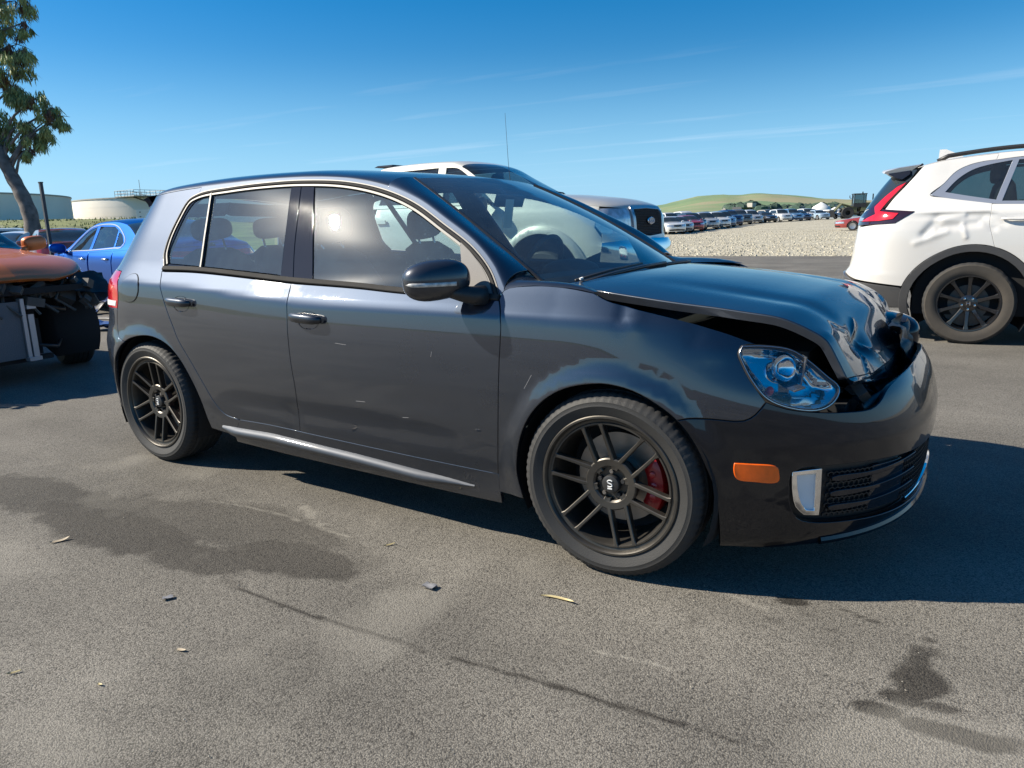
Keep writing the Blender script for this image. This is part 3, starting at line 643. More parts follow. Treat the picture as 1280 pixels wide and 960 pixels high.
b.grid(rows); SKP = mat('skirt_paint', (.03, .034, .042), rough=.5, metal=.8, coat=.6, dust=.1, dustc=(.35, .34, .33)); fixn(b.build('side_skirt', SKP, car, smooth=True)); b.V = [(x, -y, z) for x, y, z in b.V]; fixn(b.build('side_skirt', SKP, car, smooth=True))
# bumpers
k2 = cutat(farch, (.247, .570))
opening = ring(spl([(1.2935, .415), (1.1, .418), (.93, .423), (.755, .431), (.636, .431), (.575, .427), (.552, .412), (.551, .36), (.560, .30), (.582, .262), (.618, .247), (.763, .238), (.93, .232), (1.1, .230), (1.2935, .230)]))
bf = ring(spl([(.479, .632), (.535, .611), (.619, .598), (.70, .592), (.778, .592), (.815, .606), (.865, .640), (.944, .660), (1.114, .674), (AE, .678)]), lin([(AE, .678), (AE, .415)]), opening, lin([(AE, .230), (AE, .185)]), spl([(AE, .185), (1.1, .183), (.9, .176), (.72, .166), (.607, .158), (.521, .152), (.383, .152)]), farch[k2:][::-1], seam)
G('front_bumper', PAINT_BUMP_SHADE, bf, mirror='both', step=.022)
G('lower_grille_panel', BLACK, ring(spl([(1.2935, .43), (.93, .435), (.636, .44), (.54, .43), (.54, .36), (.56, .28), (.61, .235), (.93, .22), (1.2935, .22)]), lin([(1.2935, .22), (1.2935, .43)])), mirror='both', off=-.028, step=.04, gap=0, flange=0)
b = MB()                                                # honeycomb: two sets of crossing bars and short uprights
for c in np.arange(.665, 1.28, .0165):
    for r, z in enumerate(np.arange(.256, .405, .017)):
        if .80 < c < .955: continue
        cc = c+(.00825 if r % 2 else 0)
        q = [(cc-.008, z), (cc-.008, z+.0085), (cc, z+.0125), (cc+.008, z+.0085)]
        P = golf.side(np.array([t[0] for t in q]), np.array([t[1] for t in q])); nn = fnorm(golf.side, np.array([t[0] for t in q]), np.array([t[1] for t in q])); nn *= np.sign(np.sum(nn*(P-np.array([-1.2, 0, .5])), 1))[:, None]
        V, F = sweep(P-nn*.016, nn, [(-.0016, -.006), (-.0016, .003), (.0016, .003), (.0016, -.006)]); b.add(V, F)
mirY(b); o = b.build('honeycomb_mesh', BLACK, car); o['kind'] = 'stuff'
for j, (z0, z1) in enumerate(((.385, .412), (.335, .360), (.288, .312))):
    G('grille_blade', GLOSSB, close_spl([(.668, z0-.003), (.80, z0-.001), (.90, z0+.004), (1.0, z0+.016), (1.02, z0+.020), (.90, z0+.014), (.80, z0+.008), (.668, z0+.005)]), mirror='left', off=-.004, step=.02, flange=.02, gap=0)
G('grille_side_cover', GLOSSB, ring(lin([(.805, .405), (.95, .402)]), lin([(.95, .402), (.95, .255)]), lin([(.95, .255), (.805, .258)]), lin([(.805, .258), (.805, .405)])), mirror='left', off=-.014, step=.03, gap=0)
G('fog_lamp_housing', CHROME, ring(spl([(.556, .413), (.60, .418), (.632, .420)]), lin([(.632, .420), (.640, .268)]), lin([(.640, .268), (.600, .272)]), spl([(.600, .272), (.575, .30), (.560, .36), (.556, .413)])), holes=[ring(spl([(.566, .404), (.60, .408), (.620, .409)]), lin([(.620, .409), (.627, .282), (.603, .285)]), spl([(.603, .285), (.585, .31), (.571, .36), (.566, .404)]))], mirror='left', off=-.004, step=.012, flange=.03, gap=0)
fogp = ring(spl([(.566, .404), (.60, .408), (.620, .409)]), lin([(.620, .409), (.627, .282), (.603, .285)]), spl([(.603, .285), (.585, .31), (.571, .36), (.566, .404)]))
G('fog_lamp_lens', LENS, fogp, mirror='left', off=-.008, step=.02, flange=0, gap=0)
def fogF(a, z): P = golf.side(a, z); d = np.hypot((a-.597)/.036, (z-.345)/.07).clip(0, 1); return P+np.stack([-.008*(1-d**2), .006*(1-d**2), 0*d], -1)
G('fog_lamp_reflector', mat('fog_reflector', (.80, .84, .88), rough=.45, metal=.15), fogp, F=fogF, mirror='left', off=-.012, step=.01, flange=0, gap=0)
G('side_marker', ORANGE, ring(spl([(.403, .440), (.45, .439), (.500, .436), (.512, .430), (.517, .410), (.518, .390), (.508, .384), (.46, .386), (.418, .390), (.409, .398), (.403, .420), (.403, .440)], .008)), mirror='left', off=.004, step=.012, flange=.008, gap=0, rr=.003)
trim('lip_strip', CHROME, car, golf.side, spl([(.985, .248), (1.1, .262), (1.2, .268), (1.2915, .270)]), .012, .006, off=-.01, mirror='both')
trim('lower_lip', PAINT_BUMP_SHADE, car, golf.side, spl([(.66, .176), (.8, .186), (1.0, .198), (1.15, .204), (1.2915, .205)]), .03, .010, mirror='both', bevel=.8)
# rear end
rb = ring(q_seam, lin([(-2.766, .798), (-3.30, .79)]), spl([(-3.30, .79), (-3.45, .73), (-3.7, .71), (RE, .705)]), lin([(RE, .705), (RE, .27)]), spl([(RE, .27), (-3.5, .25), (-2.885, .25)]), rarch[:cutat(rarch, (-2.709, .632))+1])
G('rear_bumper', PAINT, rb, mirror='both', step=.04)
tl = ring(lamp_f, lin([(-2.778, .985), (-3.16, .998)]), spl([(-3.16, .998), (-3.38, .97), (-3.42, .88), (-3.30, .79)]), lin([(-3.30, .79), (-2.766, .798)]))
G('tail_lamp', REDL, tl, mirror='left', off=.002, step=.03)
G('tail_lamp_clear', WHITE, ring(lin([(-2.775, .808), (-2.765, .84), (-3.2, .845), (-3.2, .80), (-2.775, .808)])), mirror='left', off=.004, step=.04, flange=0)
rg = ring(lin([(RE, 1.27), (-3.27, 1.26), (-3.30, 1.05), (RE, 1.02)], .05), lin([(RE, 1.02), (RE, 1.27)], .05))
G('tailgate', PAINT, ring(lin([(RE, .708), (-3.7, .713), (-3.45, .733), (-3.30, .79), (-3.42, .88), (-3.38, .97), (-3.16, 1.0), (-3.10, 1.33)], .04), lin([(-3.10, 1.33), (RE, 1.345)], .05), lin([(RE, 1.345), (RE, 1.275)]), lin([(RE, 1.275), (-3.25, 1.265), (-3.28, 1.04), (RE, 1.01)], .05), lin([(RE, 1.01), (RE, .708)], .05)), mirror='both', step=.05)
G('rear_window', SIDEGLASS, rg, mirror='both', off=-.006, step=.06, flange=0)
b = MB(); rows = []                                      # roof spoiler
for v in np.linspace(-1, 1, 25):
    q = 1-abs(v)**3; e = golf.crown(-2.93, 1-abs(v)*.92); y = v*.56; zt_ = float(e[2])
    rows.append([(-2.90, y, zt_+.004), (-2.97-.04*q, y*.97, zt_-.006), (-3.0-.17*q, y*.90, zt_-.022-.012*abs(v)**3), (-3.005-.18*q, y*.89, zt_-.034-.014*abs(v)**3), (-2.98-.10*q, y*.90, zt_-.040), (-2.92-.08*q, y*.92, zt_-.045)])
b.grid(rows); b.add([tuple(r) for r in rows[0]], [tuple(range(6))]); b.add([tuple(r) for r in rows[-1]], [tuple(range(6))]); o = b.build('roof_spoiler', PAINT, car, auto=50); fixn(o)
# fuel flap outline
fl = close_spl([(-2.712, .896), (-2.703, .935), (-2.671, .966), (-2.617, .972), (-2.575, .939), (-2.570, .89), (-2.60, .850), (-2.65, .836), (-2.695, .850)], .015)
G('fuel_flap', PAINT, fl, off=.0035, step=.03, flange=.004, rr=.0015, gap=.001)
trim('fuel_flap_gap', VOID, car, golf.side, fl, .006, .0025, closed=True)
for p_ in ([(-1.19, .72), (-1.13, .717)], [(-.30, .62), (-.27, .67)], [(-1.10, .49), (-1.05, .492)], [(-.70, .70), (-.695, .72)], [(-.86, .45), (-.83, .453)]):
    trim('scratch', mat('scratch_white', (.26, .26, .27), rough=.6), car, golf.side, lin(p_), .0013, .0003, off=.0003, bevel=.2)
# ---- hood
HN = [  # half width, edge x, edge z, centre x, centre z
    (.652, -.272, .955, -.165, .975), (.690, -.12, .941, -.03, .968), (.708, .02, .927, .09, .957), (.716, .168, .912, .22, .942), (.708, .30, .899, .35, .922), (.700, .38, .889, .43, .908), (.684, .47, .876, .505, .889), (.664, .56, .840, .575, .852), (.646, .607, .807, .630, .805), (.626, .642, .742, .682, .742), (.606, .664, .692, .728, .672)]
HN = np.array(HN); hk = np.linspace(0, 1, len(HN)); HI = [pchip(hk, HN[:, i]) for i in range(5)]
def hoodF(u, v):
    """u 0 cowl .. 1 front, v -1 .. 1 across"""
    u, v = np.broadcast_arrays(np.asarray(u, float), np.asarray(v, float)); W, xe, ze_, xc, zc = [f(u) for f in HI]
    q = 1-np.abs(v)**2.4; x = xe+(xc-xe)*q; y = W*v; z = ze_+(zc-ze_)*(1-np.abs(v)**2.4)
    # styling crease and the crumple: folds radiating from the dented nose
    z = z-.006*np.exp(-((np.abs(v)-.62)/.10)**2)*np.clip((u-.1)/.3, 0, 1)
    f = np.clip((u-.64)/.16, 0, 1); f = f*f*(3-2*f)
    def fold(x0, y0, x1, y1, wd, h): px, py = x1-x0, y1-y0; t = np.clip(((u-x0)*px+(y-y0)*py)/(px*px+py*py), 0, 1); d = np.hypot(u-x0-t*px, y-y0-t*py); return h*np.exp(-d/wd)*np.sin(np.clip(t*.92+.08, 0, 1)*np.pi)**.5
    dn = fold(.86, -.34, 1.02, -.44, .014, .012)+fold(.84, -.33, .76, -.20, .012, .010)+fold(.86, -.31, 1.02, -.22, .014, .016)+fold(.82, -.36, .74, -.46, .012, .007)+.010*np.sin(7*y+.6)*f
    dent = -.022*np.exp(-((y+.33)/.07)**2-((u-.87)/.05)**2)-.018*np.exp(-((y-.10)/.18)**2-((u-.92)/.08)**2)
    g = f*(1-np.clip((np.abs(v)-.90)/.1, 0, 1))
    x = x+(dn*.75+dent)*g; z = z+(dn*.65+dent*.6)*g
    bulge = .004*np.exp(-((u-.60)/.09)**2)*np.clip(1-np.abs(v)**4, 0, 1); z = z+bulge
    return np.stack([x, y, z], -1)
V, Nn, F = pmesh(hoodF, ring(lin([(0, -1), (1, -1)], .012), lin([(1, -1), (1, 1)], .03), lin([(1, 1), (0, 1)], .012), lin([(0, 1), (0, -1)], .04)), step=.018, gap=0, flange=.022, rr=.005, centre=(0, 0, .3), sc=(1.15, .68))
mk('hood', V, F, PAINT_FADED, car, True, Nn)
V, Nn, F = pmesh(hoodF, ring(lin([(0, -.97), (.985, -.97)], .05), lin([(.985, -.97), (.985, .97)], .08), lin([(.985, .97), (0, .97)], .05), lin([(0, .97), (0, -.97)], .08)), step=.05, gap=0, flange=0, centre=(0, 0, .3), sc=(1.15, .68), off=-.022)
mk('hood_liner', V, F, VOID, car, True)
# crumpled nose hanging below the hood edge: folded skin and broken black trim
def wob(x, y, z, s=1.): return .5*mnoise.noise((x*9*s, y*9*s, z*9*s))+.3*mnoise.noise((x*23*s+5, y*23*s, z*23*s))
b = MB(); rows = []
for i, y in enumerate(np.linspace(-.60, .60, 70)):
    r = []; e = hoodF(np.array(1.), np.array(y/.606))
    drop = .10*math.exp(-((y-.02)/.34)**2)+.035
    for j, t in enumerate(np.linspace(0, 1, 12)):
        k = wob(y*.7, t*.4, 1.3)*.026*min(1, t*2.5)
        r.append((e[0]+.018*math.sin(t*3.0)+k-.05*t*t, y, e[2]-.004-t*drop+.5*k))
    rows.append(r)
b.grid(rows); o = b.build('folded_hood_edge', PAINT_CLEAN, car, smooth=True); fixn(o)
def shard(name, m, c, size, seed, parent=car, n=9, th=.008, R=None):
    """crumpled plate"""
    rows = []
    for i in range(n):
        r = []
        for j in range(n):
            u, v = i/(n-1)-.5, j/(n-1)-.5; k = mnoise.noise((u*3+seed, v*3, seed*1.7))*.30+mnoise.noise((u*5, v*5+seed, 3.))*.05
            p = Vector((u*size[0], v*size[1], k*size[2]));
            if R: p = R @ p
            r.append((p.x+c[0], p.y+c[1], p.z+c[2]))
        rows.append(r)
    b = MB(); b.grid(rows); b.grid([[(x, y, z-th) for x, y, z in r] for r in rows], flip=True); o = b.build(name, m, parent, smooth=True); return o
RM = lambda x, y, z: (Matrix.Rotation(rad(z), 3, 'Z') @ Matrix.Rotation(rad(y), 3, 'Y') @ Matrix.Rotation(rad(x), 3, 'X'))
shard('broken_grille', BLACK, (.745, .18, .70), (.17, .34, .16), 2.2, R=RM(0, 60, 5), n=12)
shard('broken_grille', BLACK, (.735, .33, .69), (.12, .20, .12), 5.1, R=RM(12, 72, 12), n=12)
shard('broken_grille', BLACK, (.715, -.12, .64), (.13, .30, .10), 7.7, R=RM(0, 75, -8), n=12)
# far headlamp, pushed forward out of its mounting
b = MB(); V = []; 
b.add(*egg((.665, .47, .69), (.085, .15, .075), rad(25), 2.8, back=1.)); o = b.build('loose_headlamp', GLOSSB, car, smooth=True)
# ---- headlamp
hp = ring(spl([(.427, .790), (.417, .772), (.425, .740), (.447, .690), (.482, .642), (.545, .613), (.619, .606), (.662, .628), (.682, .662), (.655, .695), (.612, .742), (.570, .772), (.49, .788), (.427, .790)], .015))
G('headlamp_lens', LENS, hp, mirror='left', off=.006, step=.025, flange=0, gap=.003)
trim('headlamp_edge', DCHROME, car, golf.side, hp, .0025, .0085, closed=True, mirror='both')
trim('headlamp_seal', BLACK, car, golf.side, hp, .009, .007, closed=True, mirror='both')
def hlF(dep):
    def f(a, z):
        P = golf.side(a, z); d = np.clip(distseg(np.stack([np.ravel(a), np.ravel(z)], 1), hp).reshape(np.shape(a))/.035, 0, 1); d = d*d*(3-2*d)
        return P+np.stack([-dep*.75*d, dep*.66*d, 0*d], -1)
    return f
G('headlamp_housing', mat('headlamp_bowl', (.62, .64, .66), rough=.05, metal=1), hp, F=hlF(.055), mirror='left', off=-.002, step=.012, flange=0, gap=0)
def bowl(name, m, c, r, dep, dirv, n=28, ex=1.):
    d = Vector(dirv).normalized(); q = d.to_track_quat('Z', 'Y').to_matrix(); b = MB(); pr = [(r, 0), (r*.97, -.004), (r*.85, -dep*.35), (r*.6, -dep*.72), (r*.3, -dep*.95), (0.0005, -dep)]
    b.lathe(pr, n, 'z'); b.V = [tuple(q @ Vector((v[0], v[1]*ex, v[2]))+Vector(c)) for v in b.V]; o = b.build(name, m, car, smooth=True); return o
for sg in (-1, 1):
    if sg == 1: continue
    bowl('headlamp_reflector', CHROME, (.500, sg*.692, .722), .040, .030, (.72, sg*.66, .22))
    b = MB(); b.box((.545, sg*.662, .715), (.003, .05, .085), RM(0, 8, 25)); b.box((.515, sg*.69, .672), (.10, .04, .004), RM(12, 6, -38)); b.build('headlamp_divider', mat('lamp_grey', (.16, .17, .19), rough=.2, metal=.6), car)
    b = MB(); b.blob((.468, sg*.72, .655), (.012, .012, .014), 12, 8); b.build('indicator_bulb', REDL, car, smooth=True)
# ---- engine bay
b = MB()
b.box((.12, 0, .50), (.86, 1.20, .52)); b.box((.36, 0, .40), (.60, 1.16, .40)); b.box((.56, 0, .50), (.24, .98, .20))
b.box((-1.62, 0, .23), (2.75, 1.50, .10)); b.box((.45, 0, .21), (.55, 1.0, .05)); b.box((-2.95, 0, .38), (.6, 1.1, .25))
b.build('underbody', VOID, car)
b = MB()
for i in range(26):
    r_ = random.Random(i); b.box((.35+r_.random()*.33, -.50+r_.random()*1.0, .60+r_.random()*.07), (.03+r_.random()*.1, .02+r_.random()*.1, .03+r_.random()*.07), RM(r_.random()*50, r_.random()*50, r_.random()*90))
for i in range(7):
    r_ = random.Random(40+i); y = -.45+.15*i; b.tube([(.30, y, .66), (.40, y+.05*r_.random(), .70+.04*r_.random()), (.52, y-.06*r_.random(), .66), (.62, y+.05, .60)], .008+.006*r_.random(), 8)
b.build('engine_clutter', mat('engine_dark', (.035, .034, .034), rough=.5, dust=.15), car)
b = MB(); b.tube([(.70, -.50, .575), (.755, -.30, .585), (.775, 0, .59), (.755, .30, .585), (.70, .50, .575)], .022, 10, flat=1.3); b.build('bumper_beam', mat('dull_metal_beam', (.12, .12, .12), rough=.4, metal=.8), car, smooth=True)
b = MB(); P = [[(x, y, z) for x, z in ((.62, .60), (.62, .50))] for y in np.linspace(-.5, .5, 5)]; b.grid(P); b.build('radiator', BLACK, car)
# wheel wells
for cx in (0, -2.578):
    for sg in (-1, 1):
        b = MB(); pr = []; n = 25; P = []
        for t in np.linspace(-25, 205, n): a = rad(t); P.append([(cx+math.cos(a)*.352, sg*.855, .317+math.sin(a)*.352), (cx+math.cos(a)*.362, sg*.80, .317+math.sin(a)*.362), (cx+math.cos(a)*.362, sg*.56, .317+math.sin(a)*.362), (cx, sg*.56, .317)])
        b.grid(P); b.build('wheel_well', VOID, car, smooth=True)
# wheels
wf = sport_wheel(car, (0, -.772, .317), rad(2.0), spin=rad(0))
wr = sport_wheel(car, (-2.578, -.765, .317), 0, spin=rad(-22))
sport_wheel(car, (0, .772, .317), rad(180+2)); sport_wheel(car, (-2.578, .765, .317), rad(180))
# door handles
def handle(a, z, parent, sg=1):
    b = MB(); P0 = golf.side(a, z); n = fnorm(golf.side, np.array(a), np.array(z)); n = -n if n[1] > 0 else n
    pts = []; W = []
    for t in np.linspace(-1, 1, 13): pts.append((P0[0]+t*.092, P0[1]-.010-.020*(1-t**4), P0[2]+.006-.004*t)); W.append(.0125*(1-.45*abs(t)**5)+.001)
    b.tube([(x, y, zz) for x, y, zz in pts], W, 14, flat=1.45)
    b.V = [(x, y, P0[2]+(zz-P0[2])) for x, y, zz in b.V]
    if sg < 0: b.V = [(x, -y, zz) for x, y, zz in b.V]; b.F = [f[::-1] for f in b.F]
    o = b.build('door_handle', PAINT_CLEAN, parent, smooth=True); fixn(o)
    V, Nn, F = pmesh(lambda u, v: golf.side(u, v)+np.stack([0*u, .03*np.clip(1-((u-a-.004)/.06)**2-((v-z+.004)/.034)**2, 0, 1), 0*u], -1), close_spl([(a-.062, z-.004), (a-.04, z+.024), (a, z+.033), (a+.045, z+.024), (a+.068, z-.004), (a+.045, z-.032), (a, z-.041), (a-.04, z-.032)], .012), step=.01, gap=0, flange=0, off=.0012)
    if sg < 0: V = V*np.array([1, -1, 1]); F = [f[::-1] for f in F]
    mk('handle_recess', V, F, GLOSSB, parent, True)
for o, (a, z) in ((fdoor, (-1.345, .808)), (rdoor, (-2.215, .845))): handle(a, z, o)
# door mirror
MIR = mat('mirror_paint', (.030, .034, .045), rough=.35, metal=.6, coat=1, coatr=.05, dust=.08, dustc=(.3, .3, .3))
for sg in (-1, 1):
    c = (-.622, -.935, .985); yaw = rad(-38); R3 = (.070, .120, .071); pw = 2.5; ca, sa = math.cos(yaw), math.sin(yaw)
    b = MB(); V, F = egg(c, R3, yaw, pw); b.add(V, F)
    if sg > 0: b.V = [(x, -y, z) for x, y, z in b.V]
    mh = b.build('door_mirror', MIR, car, smooth=True); fixn(mh)
    b = MB(); b.tube([(-.575, -.915, .945), (-.545, -.895, .935), (-.515, -.872, .928), (-.49, -.835, .925)], [.030, .034, .040, .045], 14, flat=.8)
    if sg > 0: b.V = [(x, -y, z) for x, y, z in b.V]
    o = b.build('mirror_arm', BLACK, mh, smooth=True); fixn(o)
    rows = []                                            # turn signal strip wrapped on the housing
    for yl in np.linspace(-.114, .055, 30):
        r_ = []
        for zl_ in (-.019, -.017, -.0065, -.0045):
            zz = zl_-.012*(yl/.12)*0; k = max(0, 1-(abs(yl)/R3[1])**pw); k2 = max(0, k**1-(abs(zz)/R3[2])**pw); xl = R3[0]*k2**(1/pw)+(.0025 if -.018 < zl_ < -.005 else -.001)
            if yl < -.10: zz = -.012+(zz+.012)*(1-(abs(yl)-.10)/.016)
            r_.append((xl*ca-yl*sa+c[0], xl*sa+yl*ca+c[1], zz+c[2]))
        rows.append(r_)
    b = MB(); b.grid(rows)
    if sg > 0: b.V = [(x, -y, z) for x, y, z in b.V]
    o = b.build('turn_signal', mat('clear_signal', (.55, .53, .5), rough=.25, coat=1, var=.3, vscale=60), mh, smooth=True)
# wipers, cowl
b = MB(); b.tube([(-.235, -.60, .952), (-.215, -.35, .972), (-.205, -.1, .982), (-.21, .15, .983)], .008, 8); b.tube([(-.265, -.58, .962), (-.24, -.30, .985), (-.235, -.05, .993)], .005, 6); b.build('wiper', BLACK, car, smooth=True)
b = MB(); b.tube([(-.235, -.05, .962), (-.215, .20, .976), (-.225, .45, .972), (-.26, .60, .965)], .008, 8); b.build('wiper', BLACK, car, smooth=True)
P = [[(-.36+.16*(1-v*v), .66*v, .945+.004*(1-v*v)), (-.25+.16*(1-v*v), .69*v, .915+.01*(1-v*v))] for v in np.linspace(-1, 1, 21)]; b = MB(); b.grid(P); b.build('cowl', BLACK, car, smooth=True)
b = MB(); b.box((-.237, -.588, .970), (.012, .016, .006), RM(0, -20, 45)); b.build('paper_scrap', WHITE, car)
# ---- cabin
b = MB()
rows = [[(-.30, v*.62, .90+.04*(1-v*v)), (-.42, v*.66, .915+.02*(1-v*v)), (-.70, v*.68, .925+.02*(1-v*v)), (-.86, v*.68, .90), (-.90, v*.68, .80), (-.85, v*.68, .60)] for v in np.linspace(-1, 1, 17)]
b.grid(rows); b.blob((-.80, .37, .93), (.14, .18, .06), 16, 10)
o = b.build('dashboard', DASH, car, smooth=True)
b = MB(); q = Vector((-1, 0, .45)).to_track_quat('Z', 'Y').to_matrix(); ringp = [tuple(q @ Vector((math.cos(t)*.185, math.sin(t)*.185, 0))+Vector((-.98, .37, .93))) for t in np.linspace(0, 2*math.pi, 33)]
b.tube(ringp, .014, 8, cap=False); b.tube([(-.98, .37, .93), (-.85, .37, .87)], .04, 8); b.tube([(-.98, .20, .93), (-.975, .54, .93)], .016, 6); b.build('steering_wheel', DASH, car, smooth=True)
def seat(y, x0=-1.55, bench=False, w=.25):
    s = MB(); n = 9
    def cushion(path, ws, th):
        rows = []
        for (x, z), w1, t1 in zip(path, ws, th):
            d = []
            for t in np.linspace(0, 2*math.pi, 21)[:-1]:
                cy = math.copysign(abs(math.cos(t))**.6, math.cos(t))*w1; cz = math.copysign(abs(math.sin(t))**.7, math.sin(t))*t1
                d.append((x-cz*.95, y+cy, z+cz*.3))
            d.append(d[0]); rows.append(d)
        s.grid(rows)
    cushion([(x0+.06, .50), (x0+.02, .60), (x0-.03, .75), (x0-.10, .92), (x0-.155, 1.04), (x0-.17, 1.08)], [w*.9, w, w*1.02, w*.95, w*.75, w*.45], [.05, .075, .08, .065, .05, .02])
    s.box((x0+.28, y, .46), (.52, w*2, .16))
    o = s.build('seat', CLOTH, car, smooth=True); fixn(o)
    h = MB(); V, F = egg((x0-.185, y, 1.185), (.055, .135 if not bench else .12, .085 if not bench else .06), 0, 3.0); h.add(V, F); h.build('headrest', CLOTH, o, smooth=True)
    h = MB()
    for d in (-.065, .065): h.tube([(x0-.16, y+d, 1.04), (x0-.182, y+d, 1.13)], .007, 6)
    h.build('headrest_post', DCHROME, o, smooth=True)
seat(-.36); seat(.36); 
seat(-.40, -2.42, True, .26); seat(.0, -2.42, True, .2); seat(.40, -2.42, True, .26)
for sg in (-1, 1):
    b = MB(); b.grid([[tuple((golf.side(a+o_, z)+np.array([0, .03, 0]))*np.array([1, -sg, 1])) for o_ in (-.05, .04)] for a, z in zip((-1.64, -1.61, -1.55, -1.49), (1.37, 1.27, 1.08, .9))])
    b.build('inner_pillar', DASH, car, smooth=True)
# inner door linings and headlining
b = MB()
b.grid([[(x, -.77, .28), (x, -.79, .60), (x, -.775, .86), (x, -.735, .925+(-.42-x)*.035), (x, -.775, .93+(-.42-x)*.035)] for x in np.linspace(-2.6, -.45, 12)]); b.build('door_lining', DASH, car, smooth=True); b.V = [(x, -y, z) for x, y, z in b.V]; b.build('door_lining', DASH, car, smooth=True)
b = MB(); b.grid([[tuple(golf.crown(a, s)-np.array([0, 0, .022])) for s in np.linspace(.12, 1, 8)] for a in np.linspace(-3.0, -1.13, 14)]); mirY(b); b.build('headlining', mat('headlining', (.22, .215, .20), rough=.9), car, smooth=True)
b = MB(); b.box((-.93, .02, 1.275), (.02, .22, .055), RM(0, 20, 0)); b.tube([(-.93, .0, 1.29), (-.97, 0, 1.33)], .01, 6); mr = b.build('rear_view_mirror', BLACK, car)
b = MB(); b.box((-.905, -.03, 1.215), (.002, .055, .13), RM(0, 10, -10)); b.build('hanging_tag', WHITE, car)
b = MB(); b.tube([(-1.62, .58, 1.26), (-1.64, .64, .98), (-1.66, .56, .55)], .012, 6, flat=2.5); b.build('seat_belt', DASH, car, smooth=True); b = MB(); b.tube([(-1.62, -.58, 1.26), (-1.64, -.64, .98), (-1.66, -.56, .55)], .012, 6, flat=2.5); b.build('seat_belt', DASH, car, smooth=True)
# parcel shelf
b = MB(); b.box((-2.92, 0, .97), (.5, 1.1, .02)); b.build('parcel_shelf', CLOTH, car)
# ---------------------------------------------------------------- ground
def asphalt():
    m = bpy.data.materials.new('asphalt'); m.use_nodes = True; t = m.node_tree; L = t.links.new; b = t.nodes['Principled BSDF']
    tc = N(t, 'ShaderNodeTexCoord')
    def noise(s, d=4, r=.5): n = N(t, 'ShaderNodeTexNoise'); n.inputs['Scale'].default_value = s; n.inputs['Detail'].default_value = d; n.inputs['Roughness'].default_value = r; L(tc.outputs['Object'], n.inputs['Vector']); return n.outputs[0]
    vo = N(t, 'ShaderNodeTexVoronoi'); vo.inputs['Scale'].default_value = 235; L(tc.outputs['Object'], vo.inputs['Vector'])
    vo2 = N(t, 'ShaderNodeTexVoronoi'); vo2.inputs['Scale'].default_value = 420; L(tc.outputs['Object'], vo2.inputs['Vector'])
    cr = N(t, 'ShaderNodeValToRGB'); cr.color_ramp.elements[0].color = (.106, .097, .083, 1); cr.color_ramp.elements[1].color = (.265, .244, .208, 1); cr.color_ramp.elements[0].position = .2; cr.color_ramp.elements[1].position = .85
    sepc = N(t, 'ShaderNodeSeparateXYZ'); L(vo.outputs['Color'], sepc.inputs[0])
    st = M(t, 'ADD', M(t, 'MULTIPLY', sepc.outputs[0], .55), M(t, 'MULTIPLY', noise(1.3, 8, .6), .55)); L(st, cr.inputs[0])
    # dark binder between the stones
    e = M(t, 'SUBTRACT', 1, M(t, 'MULTIPLY', M(t, 'SUBTRACT', vo.outputs['Distance'], .38, clamp=True), 1.6), clamp=True)
    mm = N(t, 'ShaderNodeMixRGB', blend_type='MULTIPLY'); mm.inputs[0].default_value = .75; L(cr.outputs[0], mm.inputs[1]); L(e, mm.inputs[2])
    # large pale and dark drifts
    d1 = N(t, 'ShaderNodeMapRange'); L(noise(.55, 6, .55), d1.inputs[0]); d1.inputs[1].default_value = .3; d1.inputs[2].default_value = .7; d1.inputs[3].default_value = .80; d1.inputs[4].default_value = 1.22
    m2 = N(t, 'ShaderNodeMixRGB', blend_type='MULTIPLY'); m2.inputs[0].default_value = 1; L(mm.outputs[0], m2.inputs[1]); L(d1.outputs[0], m2.inputs[2])
    mp = N(t, 'ShaderNodeMapping'); mp.inputs['Scale'].default_value = (.10, 1.3, 1); mp.inputs['Rotation'].default_value = (0, 0, rad(7)); L(tc.outputs['Object'], mp.inputs[0])
    n3 = N(t, 'ShaderNodeTexNoise'); n3.inputs['Scale'].default_value = 1.4; n3.inputs['Detail'].default_value = 5; L(mp.outputs[0], n3.inputs['Vector'])
    d3 = N(t, 'ShaderNodeMapRange'); L(n3.outputs[0], d3.inputs[0]); d3.inputs[1].default_value = .35; d3.inputs[2].default_value = .65; d3.inputs[3].default_value = .86; d3.inputs[4].default_value = 1.12
    m2b = N(t, 'ShaderNodeMixRGB', blend_type='MULTIPLY'); m2b.inputs[0].default_value = 1; L(m2.outputs[0], m2b.inputs[1]); L(d3.outputs[0], m2b.inputs[2]); m2 = m2b
    at = N(t, 'ShaderNodeAttribute'); at.attribute_name = 'stain'; sp = N(t, 'ShaderNodeSeparateColor'); L(at.outputs['Color'], sp.inputs[0])
    m3 = N(t, 'ShaderNodeMixRGB', blend_type='MULTIPLY'); L(sp.outputs[0], m3.inputs[0]); L(m2.outputs[0], m3.inputs[1]); m3.inputs[2].default_value = (.26, .25, .24, 1)
    m4 = N(t, 'ShaderNodeMixRGB'); L(M(t, 'MULTIPLY', sp.outputs[1], .6), m4.inputs[0]); L(m3.outputs[0], m4.inputs[1]); m4.inputs[2].default_value = (.42, .39, .33, 1)
    L(m4.outputs[0], b.inputs['Base Color']); b.inputs['Roughness'].default_value = .85; b.inputs['Specular IOR Level'].default_value = .3
    bp = N(t, 'ShaderNodeBump'); bp.inputs['Strength'].default_value = .5; bp.inputs['Distance'].default_value = .004
    hgt = M(t, 'ADD', M(t, 'MULTIPLY', vo.outputs['Distance'], -1.), M(t, 'MULTIPLY', vo2.outputs['Distance'], -.4)); L(hgt, bp.inputs['Height']); L(bp.outputs[0], b.inputs['Normal'])
    return m
ASPH = asphalt()
